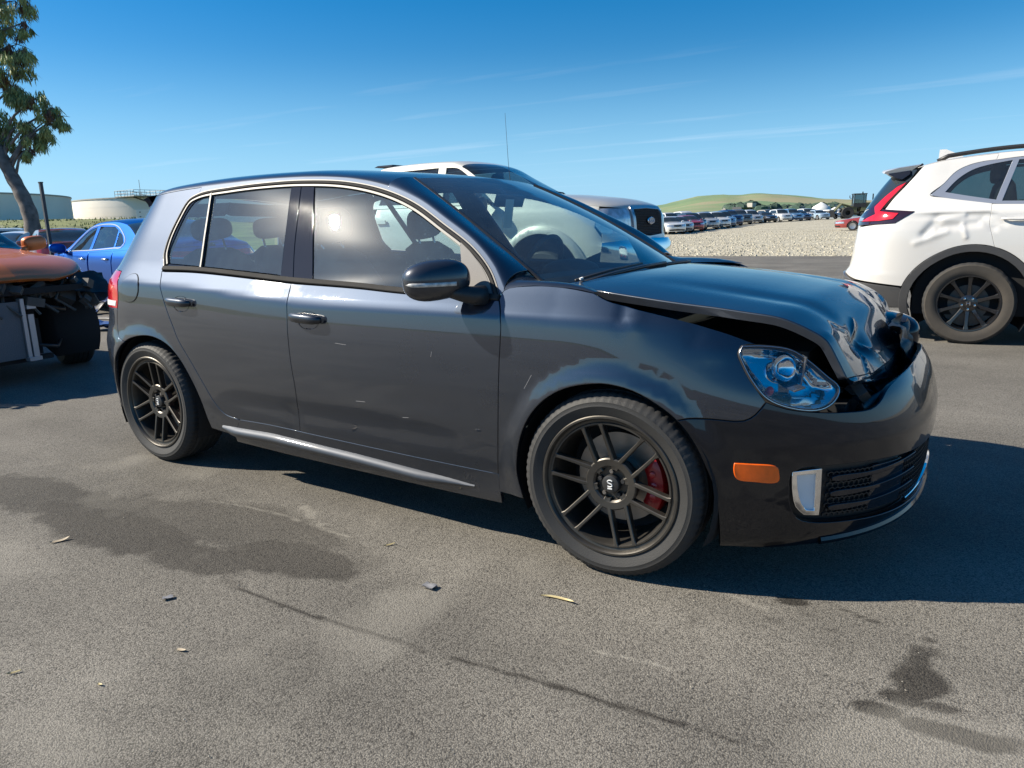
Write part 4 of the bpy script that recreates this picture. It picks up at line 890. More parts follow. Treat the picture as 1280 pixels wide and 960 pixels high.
CAMXY = np.array([1.0, -2.95])
def terr(x, y):
    r = np.hypot(x-CAMXY[0], y-CAMXY[1]); t = np.clip((r-55)/75, 0, 1); z = .62*t*t*(3-2*t)
    return z-np.clip((r-170)/300, 0, 1)*14
# near patch with stains as a fine sheet, coarse sheet around
def soft(d, w): return np.clip(.5-d/w, 0, 1)
rs = np.random.RandomState(3)
def lattice(x, y, s, seed):
    r = np.random.RandomState(seed).rand(64, 64); X = x*s; Y = y*s; i = np.floor(X).astype(int); j = np.floor(Y).astype(int); fx = X-i; fy = Y-j; fx = fx*fx*(3-2*fx); fy = fy*fy*(3-2*fy)
    g = lambda a, b: r[a % 64, b % 64]
    return (g(i, j)*(1-fx)+g(i+1, j)*fx)*(1-fy)+(g(i, j+1)*(1-fx)+g(i+1, j+1)*fx)*fy
def fbm(x, y, s, seed, o=4): return sum(lattice(x, y, s*2**k, seed+k)*.5**k for k in range(o))/sum(.5**k for k in range(o))
NX0, NX1, NY0, NY1 = -3.2, 1.8, -2.65, -.4
def build_near():
    xs = np.linspace(NX0, NX1, 400); ys = np.linspace(NY0, NY1, 190); X, Y = np.meshgrid(xs, ys, indexing='ij')
    n1 = fbm(X, Y, 6, 1)-.5; n2 = fbm(X, Y, 25, 5)-.5; S = np.zeros_like(X); Pq = np.zeros_like(X)
    def blob(cx, cy, rx, ry, rot, k, e=.5, rough=1.):
        nonlocal S
        c, s = math.cos(rot), math.sin(rot); u = ((X-cx)*c+(Y-cy)*s)/rx; v = (-(X-cx)*s+(Y-cy)*c)/ry; d = np.hypot(u, v)-1+(n1*1.1+n2*.7)*rough
        S = np.maximum(S, k*soft(d, e))
    for q in STAINS: blob(*q)
    def line(pts, wd, k, target, brk=0.):
        nonlocal S, Pq
        p = spl(pts, .05); d = distseg(np.stack([X.ravel(), Y.ravel()], 1), np.concatenate([p, p[::-1]])).reshape(X.shape)
        v = k*soft((d-wd)/max(wd, .006)+n2*1.5, 1.)*(1 if not brk else np.clip((fbm(X, Y, 9, 30)-brk)*9, 0, 1))
        if target == 0: S = np.maximum(S, v)
        else: Pq = np.maximum(Pq, v)
    for q in LINES: line(*q)
    Pq = np.maximum(Pq, .35*np.clip((fbm(X, Y, 2.2, 50)-.60)*6, 0, 1))
    a, b = X.shape; V = np.stack([X, Y, np.zeros_like(X)], -1).reshape(-1, 3)
    i, j = np.meshgrid(np.arange(a-1), np.arange(b-1), indexing='ij'); F = np.stack([i*b+j, (i+1)*b+j, (i+1)*b+j+1, i*b+j+1], -1).reshape(-1, 4)
    me = bpy.data.meshes.new('asphalt_near'); me.from_pydata(V.tolist(), [], F.tolist()); me.materials.append(ASPH)
    at = me.attributes.new('stain', 'FLOAT_COLOR', 'POINT'); c = np.zeros((len(V), 4), np.float32); c[:, 0] = S.ravel(); c[:, 1] = Pq.ravel(); c[:, 3] = 1; at.data.foreach_set('color', c.ravel())
    o = bpy.data.objects.new('asphalt_near', me); COL.objects.link(o); o['kind'] = 'structure'
STAINS = [(.99, -1.09, .04, .02, .2, .8, .3, .8), (.96, -1.19, .05, .03, .1, .9, .25, .7), (1.14, -1.14, .03, .015, .1, .8, .3, .8), (.575, -.745, .05, .028, .3, 1., .35, .5), (.935, -1.0, .07, .075, .2, .95, .2, .6), (.905, -1.095, .055, .030, .2, .95, .2, .6), (.86, -1.175, .062, .034, .2, .95, .2, .6), (1.05, -1.18, .09, .034, .1, 1., .2, .5), (.93, -.91, .03, .03, .2, .85, .25, .7), (.93, -.86, .022, .025, 0, .8, .3, .7), (.94, -.84, .035, .02, 0, .6, .5, .8), (.945, -.775, .02, .012, 0, .7, .5, .8), (.76, -.735, .018, .01, 0, .75, .5, .8), (.80, -.745, .02, .01, 0, .8, .5, .8), (.72, -.72, .018, .008, 0, .7, .5, .8), (.67, -.70, .014, .008, 0, .6, .5, .8),
          (.55, -.88, .03, .02, 0, .3, .5, .8), (.70, -.86, .03, .015, 0, .3, .5, .8), (.35, -1.0, .015, .05, .2, .3, .5, .8), (.62, -.80, .03, .012, 0, .3, .5, .8),
          (-1.55, -1.22, .62, .18, .10, .55, .3, .55), (-1.05, -1.33, .30, .12, .15, .75, .25, .5), (-1.95, -1.50, .55, .14, .05, .75, .25, .6), (-2.5, -1.45, .8, .16, .05, .6, .25, .6), (-1.35, -1.50, .25, .10, .1, .7, .25, .5), (-.9, -1.25, .2, .12, .1, .3, .3, .5)]
LINES = [([(-1.02, -1.565), (-.80, -1.57), (-.55, -1.555), (-.30, -1.535), (-.24, -1.54)], .0065, .98, 0, .22), ([(-.16, -1.525), (.05, -1.50), (.22, -1.485), (.38, -1.475), (.52, -1.46), (.66, -1.455)], .0075, 1., 0, .33),
         ([(-1.15, -1.53), (-1.02, -1.565)], .02, .4, 0, 0), ([(.15, -1.30), (.30, -1.275), (.40, -1.27)], .004, .8, 1, .3), ([(-1.95, -1.12), (-1.5, -1.06), (-1.0, -1.08)], .006, .5, 1, .3), ([(-1.4, -.95), (-1.2, -1.05)], .02, .5, 1, .3), ([(.40, -.80), (.52, -.83)], .01, .5, 1, .2)]
build_near()
def sheet(name, xs, ys, m, zf, hole=None, kind='structure', dz=0.):
    X, Y = np.meshgrid(xs, ys, indexing='ij'); a, b = X.shape; Z = zf(X, Y)+dz; V = np.stack([X, Y, Z], -1).reshape(-1, 3); F = []
    for i in range(a-1):
        for j in range(b-1):
            if hole and hole(.5*(xs[i]+xs[i+1]), .5*(ys[j]+ys[j+1])): continue
            F.append((i*b+j, (i+1)*b+j, (i+1)*b+j+1, i*b+j+1))
    o = mk(name, V, F, m, None, True); o['kind'] = kind; return o
gx = np.unique(np.concatenate([np.linspace(-140, NX0, 20), np.linspace(NX0, NX1, 5), np.linspace(NX1, 60, 10)]))
gy = np.unique(np.concatenate([np.linspace(-60, NY0, 8), [NY0, NY1], np.linspace(.5, 20.5, 10)]))
sheet('asphalt_ground', gx, gy, ASPH, lambda x, y: 0*x, hole=lambda x, y: NX0 < x < NX1 and NY0 < y < NY1)
# ---------------------------------------------------------------- surroundings
def rockmat():
    m = bpy.data.materials.new('gravel'); m.use_nodes = True; t = m.node_tree; L = t.links.new; b = t.nodes['Principled BSDF']; tc = N(t, 'ShaderNodeTexCoord')
    vo = N(t, 'ShaderNodeTexVoronoi'); vo.inputs['Scale'].default_value = 7; L(tc.outputs['Object'], vo.inputs['Vector']); n = N(t, 'ShaderNodeTexNoise'); n.inputs['Scale'].default_value = .25; n.inputs['Detail'].default_value = 6; L(tc.outputs['Object'], n.inputs['Vector'])
    s = N(t, 'ShaderNodeSeparateXYZ'); L(vo.outputs['Color'], s.inputs[0]); cr = N(t, 'ShaderNodeValToRGB'); cr.color_ramp.elements[0].color = (.20, .18, .13, 1); cr.color_ramp.elements[1].color = (.58, .53, .41, 1)
    L(M(t, 'ADD', M(t, 'MULTIPLY', s.outputs[0], .6), M(t, 'MULTIPLY', n.outputs[0], .45)), cr.inputs[0]); L(cr.outputs[0], b.inputs['Base Color']); b.inputs['Roughness'].default_value = .95
    bp = N(t, 'ShaderNodeBump'); bp.inputs['Strength'].default_value = .8; bp.inputs['Distance'].default_value = .05; L(M(t, 'MULTIPLY', vo.outputs['Distance'], -1.), bp.inputs['Height']); L(bp.outputs[0], b.inputs['Normal']); return m
GRAVEL = rockmat()
GRASS = mat('green_grass', (.15, .165, .055), rough=.95, var=.5, vscale=.35, bump=.6, bscale=8)
sheet('gravel_lot', np.concatenate([np.linspace(-60, -30, 8), np.linspace(-25, 25, 26), np.linspace(30, 140, 12)]), np.concatenate([[20.5, 20.9], np.linspace(22, 135, 60)]), GRAVEL, terr, dz=.004)
# stones of the gravel edge
def stones(name, n, xr, yr, s0, s1, m, seed, zf=None):
    rr = np.random.RandomState(seed); base = np.array([(1, 0, 0), (-1, 0, 0), (0, 1, 0), (0, -1, 0), (0, 0, 1)]); V = []; F = []
    for i in range(n):
        x = xr[0]+(xr[1]-xr[0])*rr.rand(); y = yr[0]+(yr[1]-yr[0])*rr.rand()**1.6; s = s0+(s1-s0)*rr.rand()**2; a = rr.rand()*6.28
        q = base*(.7+.6*rr.rand(5, 1))*s; c, sn = math.cos(a), math.sin(a); q = np.stack([q[:, 0]*c-q[:, 1]*sn, q[:, 0]*sn+q[:, 1]*c, q[:, 2]*.7], 1)+[x, y, (zf(x, y) if zf else 0)+.004]; k = len(V)
        V += q.tolist(); F += [(k, k+2, k+4), (k+2, k+1, k+4), (k+1, k+3, k+4), (k+3, k, k+4)]
    o = mk(name, V, F, m, None, False); o['kind'] = 'stuff'; return o
stones('gravel_stones', 26000, (-32, 12), (20.4, 62), .02, .075, GRAVEL, 5, terr)
stones('asphalt_grit', 1500, (-4, 2.6), (-2.6, 1.0), .001, .0032, mat('grit', (.30, .27, .22), rough=.9, var=.4, vscale=50), 8)
# bank with grass, far ground and hills
def bank(x, y):
    d = -x*.93+y*.37; k = np.clip((78-y)/26, 0, 1)*np.clip((-30-x)/10, 0, 1); t = np.clip((d-40)/70, 0, 1)
    return k*(3.3*t*t*(3-2*t)+(fbm(x, y, .12, 77)-.5)*.8*np.clip((d-40)/15, 0, 1))-.3-.5*(1-k)+.29*np.clip((d-36)/6, 0, 1)*k
o = sheet('grass_bank', np.linspace(-330, -20, 60), np.linspace(-100, 220, 55), GRASS, lambda x, y: bank(x, y)-.05*0)
LAND = mat('far_land', (.10, .115, .05), rough=1, var=.35, vscale=.02)
X = np.concatenate([-np.geomspace(4200, 65, 16), [-55, 0, 55], np.geomspace(65, 4200, 14)]); sheet('far_ground', X, X, LAND, lambda x, y: -.35-np.clip((np.hypot(x, y)-140)/300, 0, 1)*14)
def hills():
    m = bpy.data.materials.new('hazy_hill_grass'); m.use_nodes = True; t = m.node_tree; L = t.links.new; b = t.nodes['Principled BSDF']; tc = N(t, 'ShaderNodeTexCoord')
    mp = N(t, 'ShaderNodeMapping'); mp.inputs['Scale'].default_value = (.0022, .0022, .012); L(tc.outputs['Object'], mp.inputs[0])
    n = N(t, 'ShaderNodeTexNoise'); n.inputs['Scale'].default_value = 1.6; n.inputs['Detail'].default_value = 7; L(mp.outputs[0], n.inputs['Vector'])
    cr = N(t, 'ShaderNodeValToRGB'); e = cr.color_ramp.elements; e[0].position = .38; e[0].color = (.16, .23, .13, 1); e[1].position = .62; e[1].color = (.29, .27, .17, 1); x = cr.color_ramp.elements.new(.5); x.color = (.20, .26, .14, 1)  # grass tones paled and greyed: distance haze mixed into the colour
    L(n.outputs[0], cr.inputs[0]); L(cr.outputs[0], b.inputs['Base Color']); b.inputs['Roughness'].default_value = 1; b.inputs['Specular IOR Level'].default_value = .1
    azs = np.radians(np.linspace(60, 150, 241)); ad = np.degrees(azs); V = []; hor = 1.17
    def ridge(nm, prof, d0, d1, d2, seed, amp):
        V = []; rows = []
        H = prof(ad)*.9
        for j, k in enumerate(np.linspace(0, 1, 26)):
            d = d0+(d1-d0)*k if k < 1 else d1
            s = k*k*(3-2*k); r = []
            for i, a in enumerate(azs):
                x, y = CAMXY[0]+math.cos(a)*d, CAMXY[1]+math.sin(a)*d
                nn = (fbm(np.array(x), np.array(y), .006, seed, 5)-.5)*amp*4*k*(1-.6*k)
                r.append((x, y, -14+(H[i]*d1+hor+14)*s+float(nn)))
            rows.append(r)
        for dd, zz in ((d1+(d2-d1)*.5, .6), (d2, 0)):
            rows.append([(CAMXY[0]+math.cos(a)*dd, CAMXY[1]+math.sin(a)*dd, -14+(H[i]*d1+14)*zz) for i, a in enumerate(azs)])
        b = MB(); b.grid(rows); o = b.build(nm, m, smooth=True); o['kind'] = 'structure'
    # height of the skyline as a slope seen from the lot
    ridge('hills', tab((60, .004), (80, .008), (92, .012), (99.4, .0185), (101, .0215), (102.5, .0255), (104.9, .0293), (106, .0280), (107.2, .0300), (108.6, .0305), (109.6, .0285), (110.6, .0250), (112, .0200), (114, .016), (118, .010), (126, .002), (150, .001)), 700, 2300, 3800, 11, 14)
    ridge('foothills', tab((60, .001), (96, .001), (100, .002), (102.5, .003), (104.5, .008), (106, .0125), (108, .0135), (110, .0125), (112, .0095), (116, .006), (125, .003), (150, .001)), 420, 1300, 1900, 23, 8)
hills()
# distant town: trees and roofs on the lower slope
def town():
    rr = np.random.RandomState(9); b = MB(); c = MB(); d_ = MB()
    for i in range(700):
        az = rad(99.5+7.5*rr.rand()**.8); D = 900+700*rr.rand(); el = .0035+.0075*rr.rand()*(1 if math.degrees(az) < 105.5 else .55)+(.006 if math.degrees(az) > 105 else 0)
        x, y, z = CAMXY[0]+math.cos(az)*D, CAMXY[1]+math.sin(az)*D, 1.17+el*D
        if rr.rand() < .78: b.blob((x, y, z), (5+5*rr.rand(), 5+5*rr.rand(), 3+3.5*rr.rand()), 6, 4, .2)
        else: (c if rr.rand() < .5 else d_).box((x, y, z), (7+9*rr.rand(), 7, 3+3*rr.rand()), RM(0, 0, rr.rand()*90))
    b.build('distant_trees', mat('distant_foliage', (.05, .085, .06), rough=1, var=.3, vscale=.02))['kind'] = 'stuff'
    c.build('distant_houses', mat('distant_walls', (.5, .46, .40), rough=.9))['kind'] = 'stuff'; d_.build('distant_houses', mat('distant_roofs', (.22, .20, .20), rough=.9))['kind'] = 'stuff'
town()
# storage tanks on the bank
TANKM = mat('tank_paint', (.86, .79, .68), rough=.7, var=.10, vscale=.12)
def tank(loc, R, H, label, stair=None):
    t = empty('storage_tank', loc); tag(t, label, 'storage tank', 'storage tanks behind the green bank')
    n = 96
    for k in range(3):
        b = MB(); z0, z1 = H*k/3, H*(k+1)/3; b.lathe([(R+.01*k, z0), (R+.01*k, z1)], n, 'z'); b.build('shell_course', TANKM, t, smooth=True)
    b = MB(); b.lathe([(R+.12, H-.15), (R+.12, H+.05), (R-.1, H+.05)], n, 'z'); b.build('top_rim', mat('tank_rim', (.40, .37, .32), rough=.6), t)
    b = MB(); b.lathe([(R, H), (R*.6, H+R*.02), (0, H+R*.05)], 48, 'z'); b.build('roof', TANKM, t, smooth=True)
    if stair:
        b = MB(); a0, a1 = stair; P = [(math.cos(a0+(a1-a0)*k)*(R+.9), math.sin(a0+(a1-a0)*k)*(R+.9), H-(H-.4)*k) for k in np.linspace(0, 1, 20)]
        b.tube(P, .12, 6); b.tube([(x, y, z+1.0) for x, y, z in P], .035, 6)
        for i in range(0, 20): b.tube([P[i], (P[i][0], P[i][1], P[i][2]+1.0)], .04, 4)
        b.build('stairway', mat('stair_steel', (.10, .09, .08), rough=.7), t)
        b = MB(); c = (math.cos(a0)*(R-1.5), math.sin(a0)*(R-1.5)); b.box((c[0], c[1], H+.1), (6, 6, .15))
        for dx in np.linspace(-3, 3, 7):
            for dy in (-3, 3): b.tube([(c[0]+dx, c[1]+dy, H), (c[0]+dx, c[1]+dy, H+1.1)], .04, 4); b.tube([(c[0]+dy, c[1]+dx, H), (c[0]+dy, c[1]+dx, H+1.1)], .04, 4)
        for q in (.6, 1.1): b.tube([(c[0]-3, c[1]-3, H+q), (c[0]+3, c[1]-3, H+q), (c[0]+3, c[1]+3, H+q), (c[0]-3, c[1]+3, H+q), (c[0]-3, c[1]-3, H+q)], .04, 4)
        b.tube([(c[0], c[1], H), (c[0], c[1], H+3)], .05, 4); b.build('roof_platform', mat('platform_steel', (.42, .40, .36), rough=.7), t)
    return t
tank((-135.2, 41.5, 2.9), 22, 4.4, 'large cream storage tank at the left edge, behind the leaning tree trunk')
tank((-138.3, 94.4, 2.9), 24, 4.8, 'lower cream storage tank with a stairway, behind the blue sedan', (rad(-62), rad(-34)))
tank((-152, 128, 2.9), 26, 5.8, 'greyer cream storage tank half hidden behind the tank with the stairway')
# ---- plants
LEAF = mat('eucalyptus_leaf', (.25, .29, .10), rough=.6, var=.55, vscale=3.5)
LEAFR = mat('eucalyptus_leaf_bronze', (.14, .075, .04), rough=.6, var=.4, vscale=3)
BARK = mat('grey_bark', (.15, .13, .115), rough=.95, var=.4, vscale=4, bump=.9, bscale=14)
def leafcloud(b, c, r, n, ln, wd, rr, droop=1.):
    for i in range(n):
        v = rr.normal(size=3); v /= np.linalg.norm(v); q = np.array(c)+v*np.array(r)*rr.rand()**.45; d = rr.normal(size=3)*.45; d[2] = -abs(d[2])-droop; d /= np.linalg.norm(d); s = np.cross(d, rr.normal(size=3)); s /= np.linalg.norm(s)
        L_ = ln*(.6+.8*rr.rand()); w_ = wd*(.7+.6*rr.rand()); m = q+d*L_*.5
        k = len(b.V); b.V += [tuple(q), tuple(m+s*w_), tuple(q+d*L_), tuple(m-s*w_)]; b.F.append((k, k+1, k+2, k+3)); b.I.append(b.cur)
def gum_tree():
    t = empty('eucalyptus_tree', (-29.8, 11.15, 0)); tag(t, 'leaning gum tree with drooping narrow leaves at the left edge', 'tree'); O = np.array([-29.8, 11.15, 0]); rr = np.random.RandomState(4)
    b = MB(); path = [(-29.7, 11.15, -.2), (-29.84, 11.13, 1.32), (-30.01, 11.2, 1.98), (-30.33, 11.18, 2.73), (-30.83, 11.09, 3.64), (-31.14, 11.04, 4.25), (-31.65, 10.98, 5.3), (-32.07, 11.1, 6.8), (-32.34, 11.31, 8.29), (-32.3, 11.5, 10.5)]
    p = spl(path, .25); rad_ = np.interp(np.linspace(0, 1, len(p)), [0, .1, .45, 1], [.36, .29, .22, .08])*(1+.06*np.sin(np.arange(len(p))*1.9)); b.tube([tuple(q-O) for q in p], list(rad_), 14); b.build('trunk', BARK, t, smooth=True)
    cl = [(-31.21, 12.44, 9.8), (-31.5, 12.0, 8.86), (-30.88, 12.44, 8.96), (-31.01, 12.16, 8.19), (-31.01, 12.02, 7.66), (-31.33, 11.65, 7.07), (-30.95, 11.76, 6.53), (-30.23, 12.14, 6.15), (-29.65, 12.41, 5.77), (-30.58, 11.68, 5.27), (-29.81, 12.19, 5.3), (-31.03, 11.23, 4.69), (-30.35, 11.57, 4.28), (-31.32, 11.27, 5.59), (-29.42, 12.49, 5.47), (-30.1, 11.87, 4.81), (-31.31, 11.94, 8.11), (-32.2, 11.71, 9.48), (-32.26, 11.13, 7.4), (-32.34, 10.61, 5.62), (-31.88, 10.68, 4.72), (-33.11, 10.81, 8.32), (-33.45, 10.13, 6.55), (-32.09, 12.17, 10.96), (-33.14, 11.56, 11.29), (-31.35, 12.72, 11.23), (-34.05, 10.67, 10.13), (-34.5, 9.8, 7.9), (-33.2, 12.8, 9.8), (-34.6, 11.6, 12.0)]
    sz = [.75, .45, .3, .55, .75, .8, .7, .6, .40, .6, .5, .6, .35, .8, .35, .45, .35, .8, .9, .7, .6]+[1.]*20
    b = MB(); b2 = MB()
    for i, (c, s) in enumerate(zip(cl, sz)):
        j = int(np.argmin(np.linalg.norm(p-np.array(c)+np.array([0, 0, .8]), axis=1))); a = p[min(max(j, 14), len(p)-1)]; mid = (a+np.array(c))/2+np.array([0, 0, .35])
        b.tube([tuple(a-O), tuple(mid-O), tuple(np.array(c)+[0, 0, .2]-O)], [.07, .045, .015], 6)
        for q in range(4): e = np.array(c)+rr.normal(size=3)*s*.5; b.tube([tuple(np.array(c)+[0, 0, .2]-O), tuple((e+np.array(c))/2+[0, 0, .12]-O), tuple(e-O)], [.018, .012, .005], 4)
    b.build('limbs', BARK, t, smooth=True)
    A = MB(); B = MB()
    for i, (c, s) in enumerate(zip(cl, sz)):
        for q in range(7):
            e = np.array(c)+rr.normal(size=3)*s*np.array([.42, .42, .36]); leafcloud(A if rr.rand() < .82 else B, e-O, (s*.34, s*.34, s*.38), int(150*s+16), .26, .021, rr, .9)
    A.build('crown', LEAF, t)['kind'] = 'stuff'; B.build('bronze_leaves', LEAFR, t)['kind'] = 'stuff'
gum_tree()
SHR = mat('shrub_leaf', (.055, .085, .025), rough=.7, var=.5, vscale=1.2)
def shrub(loc, r, label, n=420):
    rr = np.random.RandomState(int(abs(loc[0]*10+loc[1]*7))); t = empty('shrub', loc); tag(t, label, 'shrub', 'green shrubs on the bank below the tanks'); b = MB()
    for q in range(9): leafcloud(b, (rr.normal()*r[0]*.4, rr.normal()*r[1]*.4, r[2]*(.35+.4*rr.rand())), (r[0]*.4, r[1]*.4, r[2]*.32), n//9, .42, .11, rr, .1)
    b.build('foliage', SHR, t); b = MB()
    for q in range(4): b.tube([(0, 0, -.3), (rr.normal()*r[0]*.3, rr.normal()*r[1]*.3, r[2]*.7)], [.06, .02], 5)
    b.build('stem', BARK, t)
for i, (x, y, s, lb) in enumerate([(-52, 17.3, 2.1, 'big rounded shrub at the left edge under the gum tree'), (-56, 21.5, 1.7, 'bushy shrub left of the leaning trunk'), (-54, 24.4, 1.5, 'shrub just right of the leaning trunk'), (-60, 29.0, 1.4, 'shrub behind the dark post'), (-66, 34.4, 1.2, 'low shrub on the bank above the blue sedan'), (-70, 39.8, 1.2, 'low shrub on the bank, left of the white sign'), (-74, 44.0, 1.5, 'shrub behind the white sign'), (-64, 25.6, 1.6, 'darker shrub further up the bank')]):
    shrub((x, y, float(bank(np.array(x*1.), np.array(y*1.)))-.2), (s*1.15, s*1.15, s*.72), lb)
b = MB(); rr = np.random.RandomState(12)
for i in range(3200):
    d = 40+55*rr.rand()**1.3; a = math.atan2(.50-.14+.34*rr.rand(), -1)+0; x = CAMXY[0]+math.cos(a)*d*1.08; y = CAMXY[1]+math.sin(a)*d*1.08; z = float(bank(np.array(x), np.array(y))); h = .10+.16*rr.rand()
    k = len(b.V); w_ = .05+.06*rr.rand(); u = rr.rand()*6.28; dx, dy = math.cos(u)*w_, math.sin(u)*w_; b.V += [(x-dx, y-dy, z-.05), (x+dx, y+dy, z-.05), (x+rr.normal()*.08, y+rr.normal()*.08, z+h)]; b.F.append((k, k+1, k+2)); b.I.append(0)
b.build('grass_tufts', mat('grass_blades', (.20, .21, .07), rough=.9, var=.4, vscale=.5))['kind'] = 'stuff'
# post and sign
t = empty('steel_post', (-11.97, 3.2, 0)); tag(t, 'dark square steel post standing beside the orange car', 'post'); b = MB(); b.box((0, 0, 1.01), (.045, .045, 2.02)); b.build('shaft', mat('dark_steel', (.05, .05, .055), rough=.5, var=.2), t); b = MB(); b.box((0, 0, 2.03), (.055, .055, .02)); b.build('cap', BLACK, t)
t = empty('white_sign', (-57.6, 32.35, float(bank(np.array(-57.6), np.array(32.35))))); tag(t, 'small white sign on a post at the foot of the bank', 'sign'); b = MB(); b.box((0, 0, .9), (.08, .08, 1.9)); b.build('post', mat('wood_post', (.25, .22, .18), rough=.9), t)
b = MB(); b.box((.06, 0, 1.75), (.04, 1.12, .78), RM(0, 0, -27)); b.build('sign_board', WHITE, t); b = MB()
for dy in (-.3, .3):
    for dz in (-.18, .18): b.box((.06+.03+.51*dy*.5*0, dy*.89, 1.75+dz), (.03, .10, .07), RM(0, 0, -27))
b.V = [(x+ .51*y*.9, y, z) for x, y, z in b.V]; b.build('sign_marks', mat('sign_dark', (.12, .12, .14)), t)
# ---------------------------------------------------------------- other cars
CARGLASS = glass('car_glass', (.30, .38, .38), dust=.05, dustc=(.3, .34, .36))
DARKGLASS = mat('dark_glass', (.02, .028, .032), rough=.03, spec=.9, dust=.05, dustc=(.3, .33, .35))
LAMPC = mat('lamp_clear', (.55, .57, .6), rough=.12, metal=.5, coat=1, var=.35, vscale=14)
ALLOY = mat('silver_alloy', (.45, .45, .46), rough=.35, metal=.9, dust=.15)
def simple_wheel(parent, loc, R, rr, wd, rz=0, ns=5, rim=None, seg=56, tm=None, cap=True, pair=0, dish=.05, sw=1.):
    w_ = empty('wheel', loc, rz, parent); h = wd/2; of = -h*.9; rim = rim or ALLOY
    tyre_mesh('tyre', R, rr, wd, w_, seg=seg, tread=seg >= 80, mats=[tm or RUBBER, TREAD])
    b = MB(); b.lathe([(rr+.006, of+.004), (rr+.006, of-.003), (rr-.006, of-.002), (rr-.014, of+.012), (rr-.022, of+.09), (rr-.022, h*.8), (rr+.002, h*.86)], seg); o = b.build('rim', rim, w_, auto=35); fixn(o)
    b = MB()
    for k in range(ns):
        for sg in ((-1, 1) if pair else (0,)):
            a = 2*math.pi*k/ns+math.pi/2; pts = [(math.cos(a+sg*pair*(1-.0*q))*r, math.sin(a+sg*pair)*r) for q, r in enumerate((.05*R/.32, rr*.5, rr*.8, rr-.01))]
            wk = (.5 if pair else 1)*rr*sw; spoke_prism(b, pts, [wk*.13, wk*.10, wk*.10, wk*.15], [of+dish*.6, of+dish*.4, of+dish*.2, of+.008], [of+dish+.02]*4, .004)
    b.lathe([(rr*.30, of+dish+.02), (rr*.30, of+dish*.55), (rr*.24, of+dish*.45), (0, of+dish*.45)], 30); o = b.build('spokes', rim, w_, auto=35); fixn(o)
    b = MB(); b.lathe([(rr-.03, of+.11), (0, of+.11)], 24); b.lathe([(rr*.66, of+.085), (rr*.66, of+.08), (rr*.3, of+.08)], 32); b.build('brake_disc', mat('dark_steel2', (.12, .11, .10), rough=.5, metal=.6), w_)
    if cap: b = MB(); b.lathe([(rr*.12, of+dish*.4), (rr*.115, of+dish*.3), (0, of+dish*.28)], 20); o = b.build('hub_cap', rim if cap is True else cap, w_, auto=40); fixn(o)
    return w_
def lower_ring(sh, z0, arches, a0, a1, top, st=.04):
    """closed side outline between a0 and a1 with wheel-arch notches"""
    pts = []; xs = [a0]
    for cx, cz, r in sorted(arches):
        dz = cz-z0; hw = math.sqrt(max(r*r-dz*dz, 0)) if dz < r else 0
        if cx-hw > a0 and cx+hw < a1:
            t0 = math.atan2(-dz, -hw); t1 = math.atan2(-dz, hw)+2*math.pi*0; pts.append(lin([(xs[-1], z0), (cx-hw, z0)], st)); th = np.linspace(math.pi+math.asin(min(1, dz/r)), -math.asin(min(1, dz/r)), 26); pts.append(np.stack([cx+r*np.cos(th), cz+r*np.sin(th)], 1)); xs.append(cx+hw)
    pts.append(lin([(xs[-1], z0), (a1, z0)], st)); tp = np.array(top(np.linspace(a1, a0, max(3, int((a1-a0)/st))))); return ring(*pts, tp, lin([tuple(tp[-1]), (a0, z0)], st*2))
class Car:
    def __init__(s, sh, root, body, st=.06): s.sh = sh; s.r = root; s.body = body; s.st = st
    def p(s, name, m, ring_, F=None, parent=None, **k):
        k.setdefault('step', s.st); k.setdefault('centre', (-1.3, 0, .6)); k.setdefault('mirror', 'left'); return panel(name, m or s.body, parent or s.r, F or s.sh.side, ring_, **k)
    def c(s, name, m, a0, a1, s0=0, n=26, **k):
        k.setdefault('mirror', 'both'); k.setdefault('gap', 0); k.setdefault('flange', 0); k.setdefault('sc', (1, .75))
        return s.p(name, m, ring(lin([(a0, s0), (a1, s0)], .06), lin([(a1, s0), (a1, 1)], .1), lin([(a1, 1), (a0, 1)], .06), lin([(a0, 1), (a0, s0)], .1)), F=s.sh.crown, **k)
    def arch(s, nm, m, cx, cz, r0, r1, z0, **k):
        a = math.asin(min(1, (cz-z0)/r0)); th = np.linspace(math.pi+a, -a, 28); q = np.stack([cx+r0*np.cos(th), cz+r0*np.sin(th)], 1); a = math.asin(min(1, (cz-z0)/r1)); th = np.linspace(-a, math.pi+a, 28); w_ = np.stack([cx+r1*np.cos(th), cz+r1*np.sin(th)], 1); return s.p(nm, m, ring(q, w_), **k)
def cabin_block(root, x0, x1, w_, z0, z1, seats=((-1.5, .38), (-1.5, -.38), (-2.4, .4), (-2.4, -.4)), zs=.9, h=.42):
    b = MB(); b.box(((x0+x1)/2, 0, (z0+z1)/2), (x1-x0, 2*w_, z1-z0)); b.build('floor_and_dash', VOID, root)
    for x, y in seats: b = MB(); V, F = egg((x, y, zs), (.10, .25, h), 0, 3.5, 14, 10, 1.); b.add(V, F); V, F = egg((x-.06, y, zs+h+.07), (.05, .13, .09), 0, 3, 12, 8, 1.); b.add(V, F); b.build('seat', mat('grey_seat', (.05, .05, .052), rough=.9), root, smooth=True)
def wells(root, xs, z, R, y0, y1):
    for cx in xs:
        for sg in (-1, 1):
            P = [[(cx+math.cos(a)*R, sg*y1, z+math.sin(a)*R), (cx+math.cos(a)*R, sg*y0, z+math.sin(a)*R), (cx, sg*y0, z)] for a in np.linspace(rad(-30), rad(210), 22)]; b = MB(); b.grid(P); b.build('wheel_well', VOID, root, smooth=True)
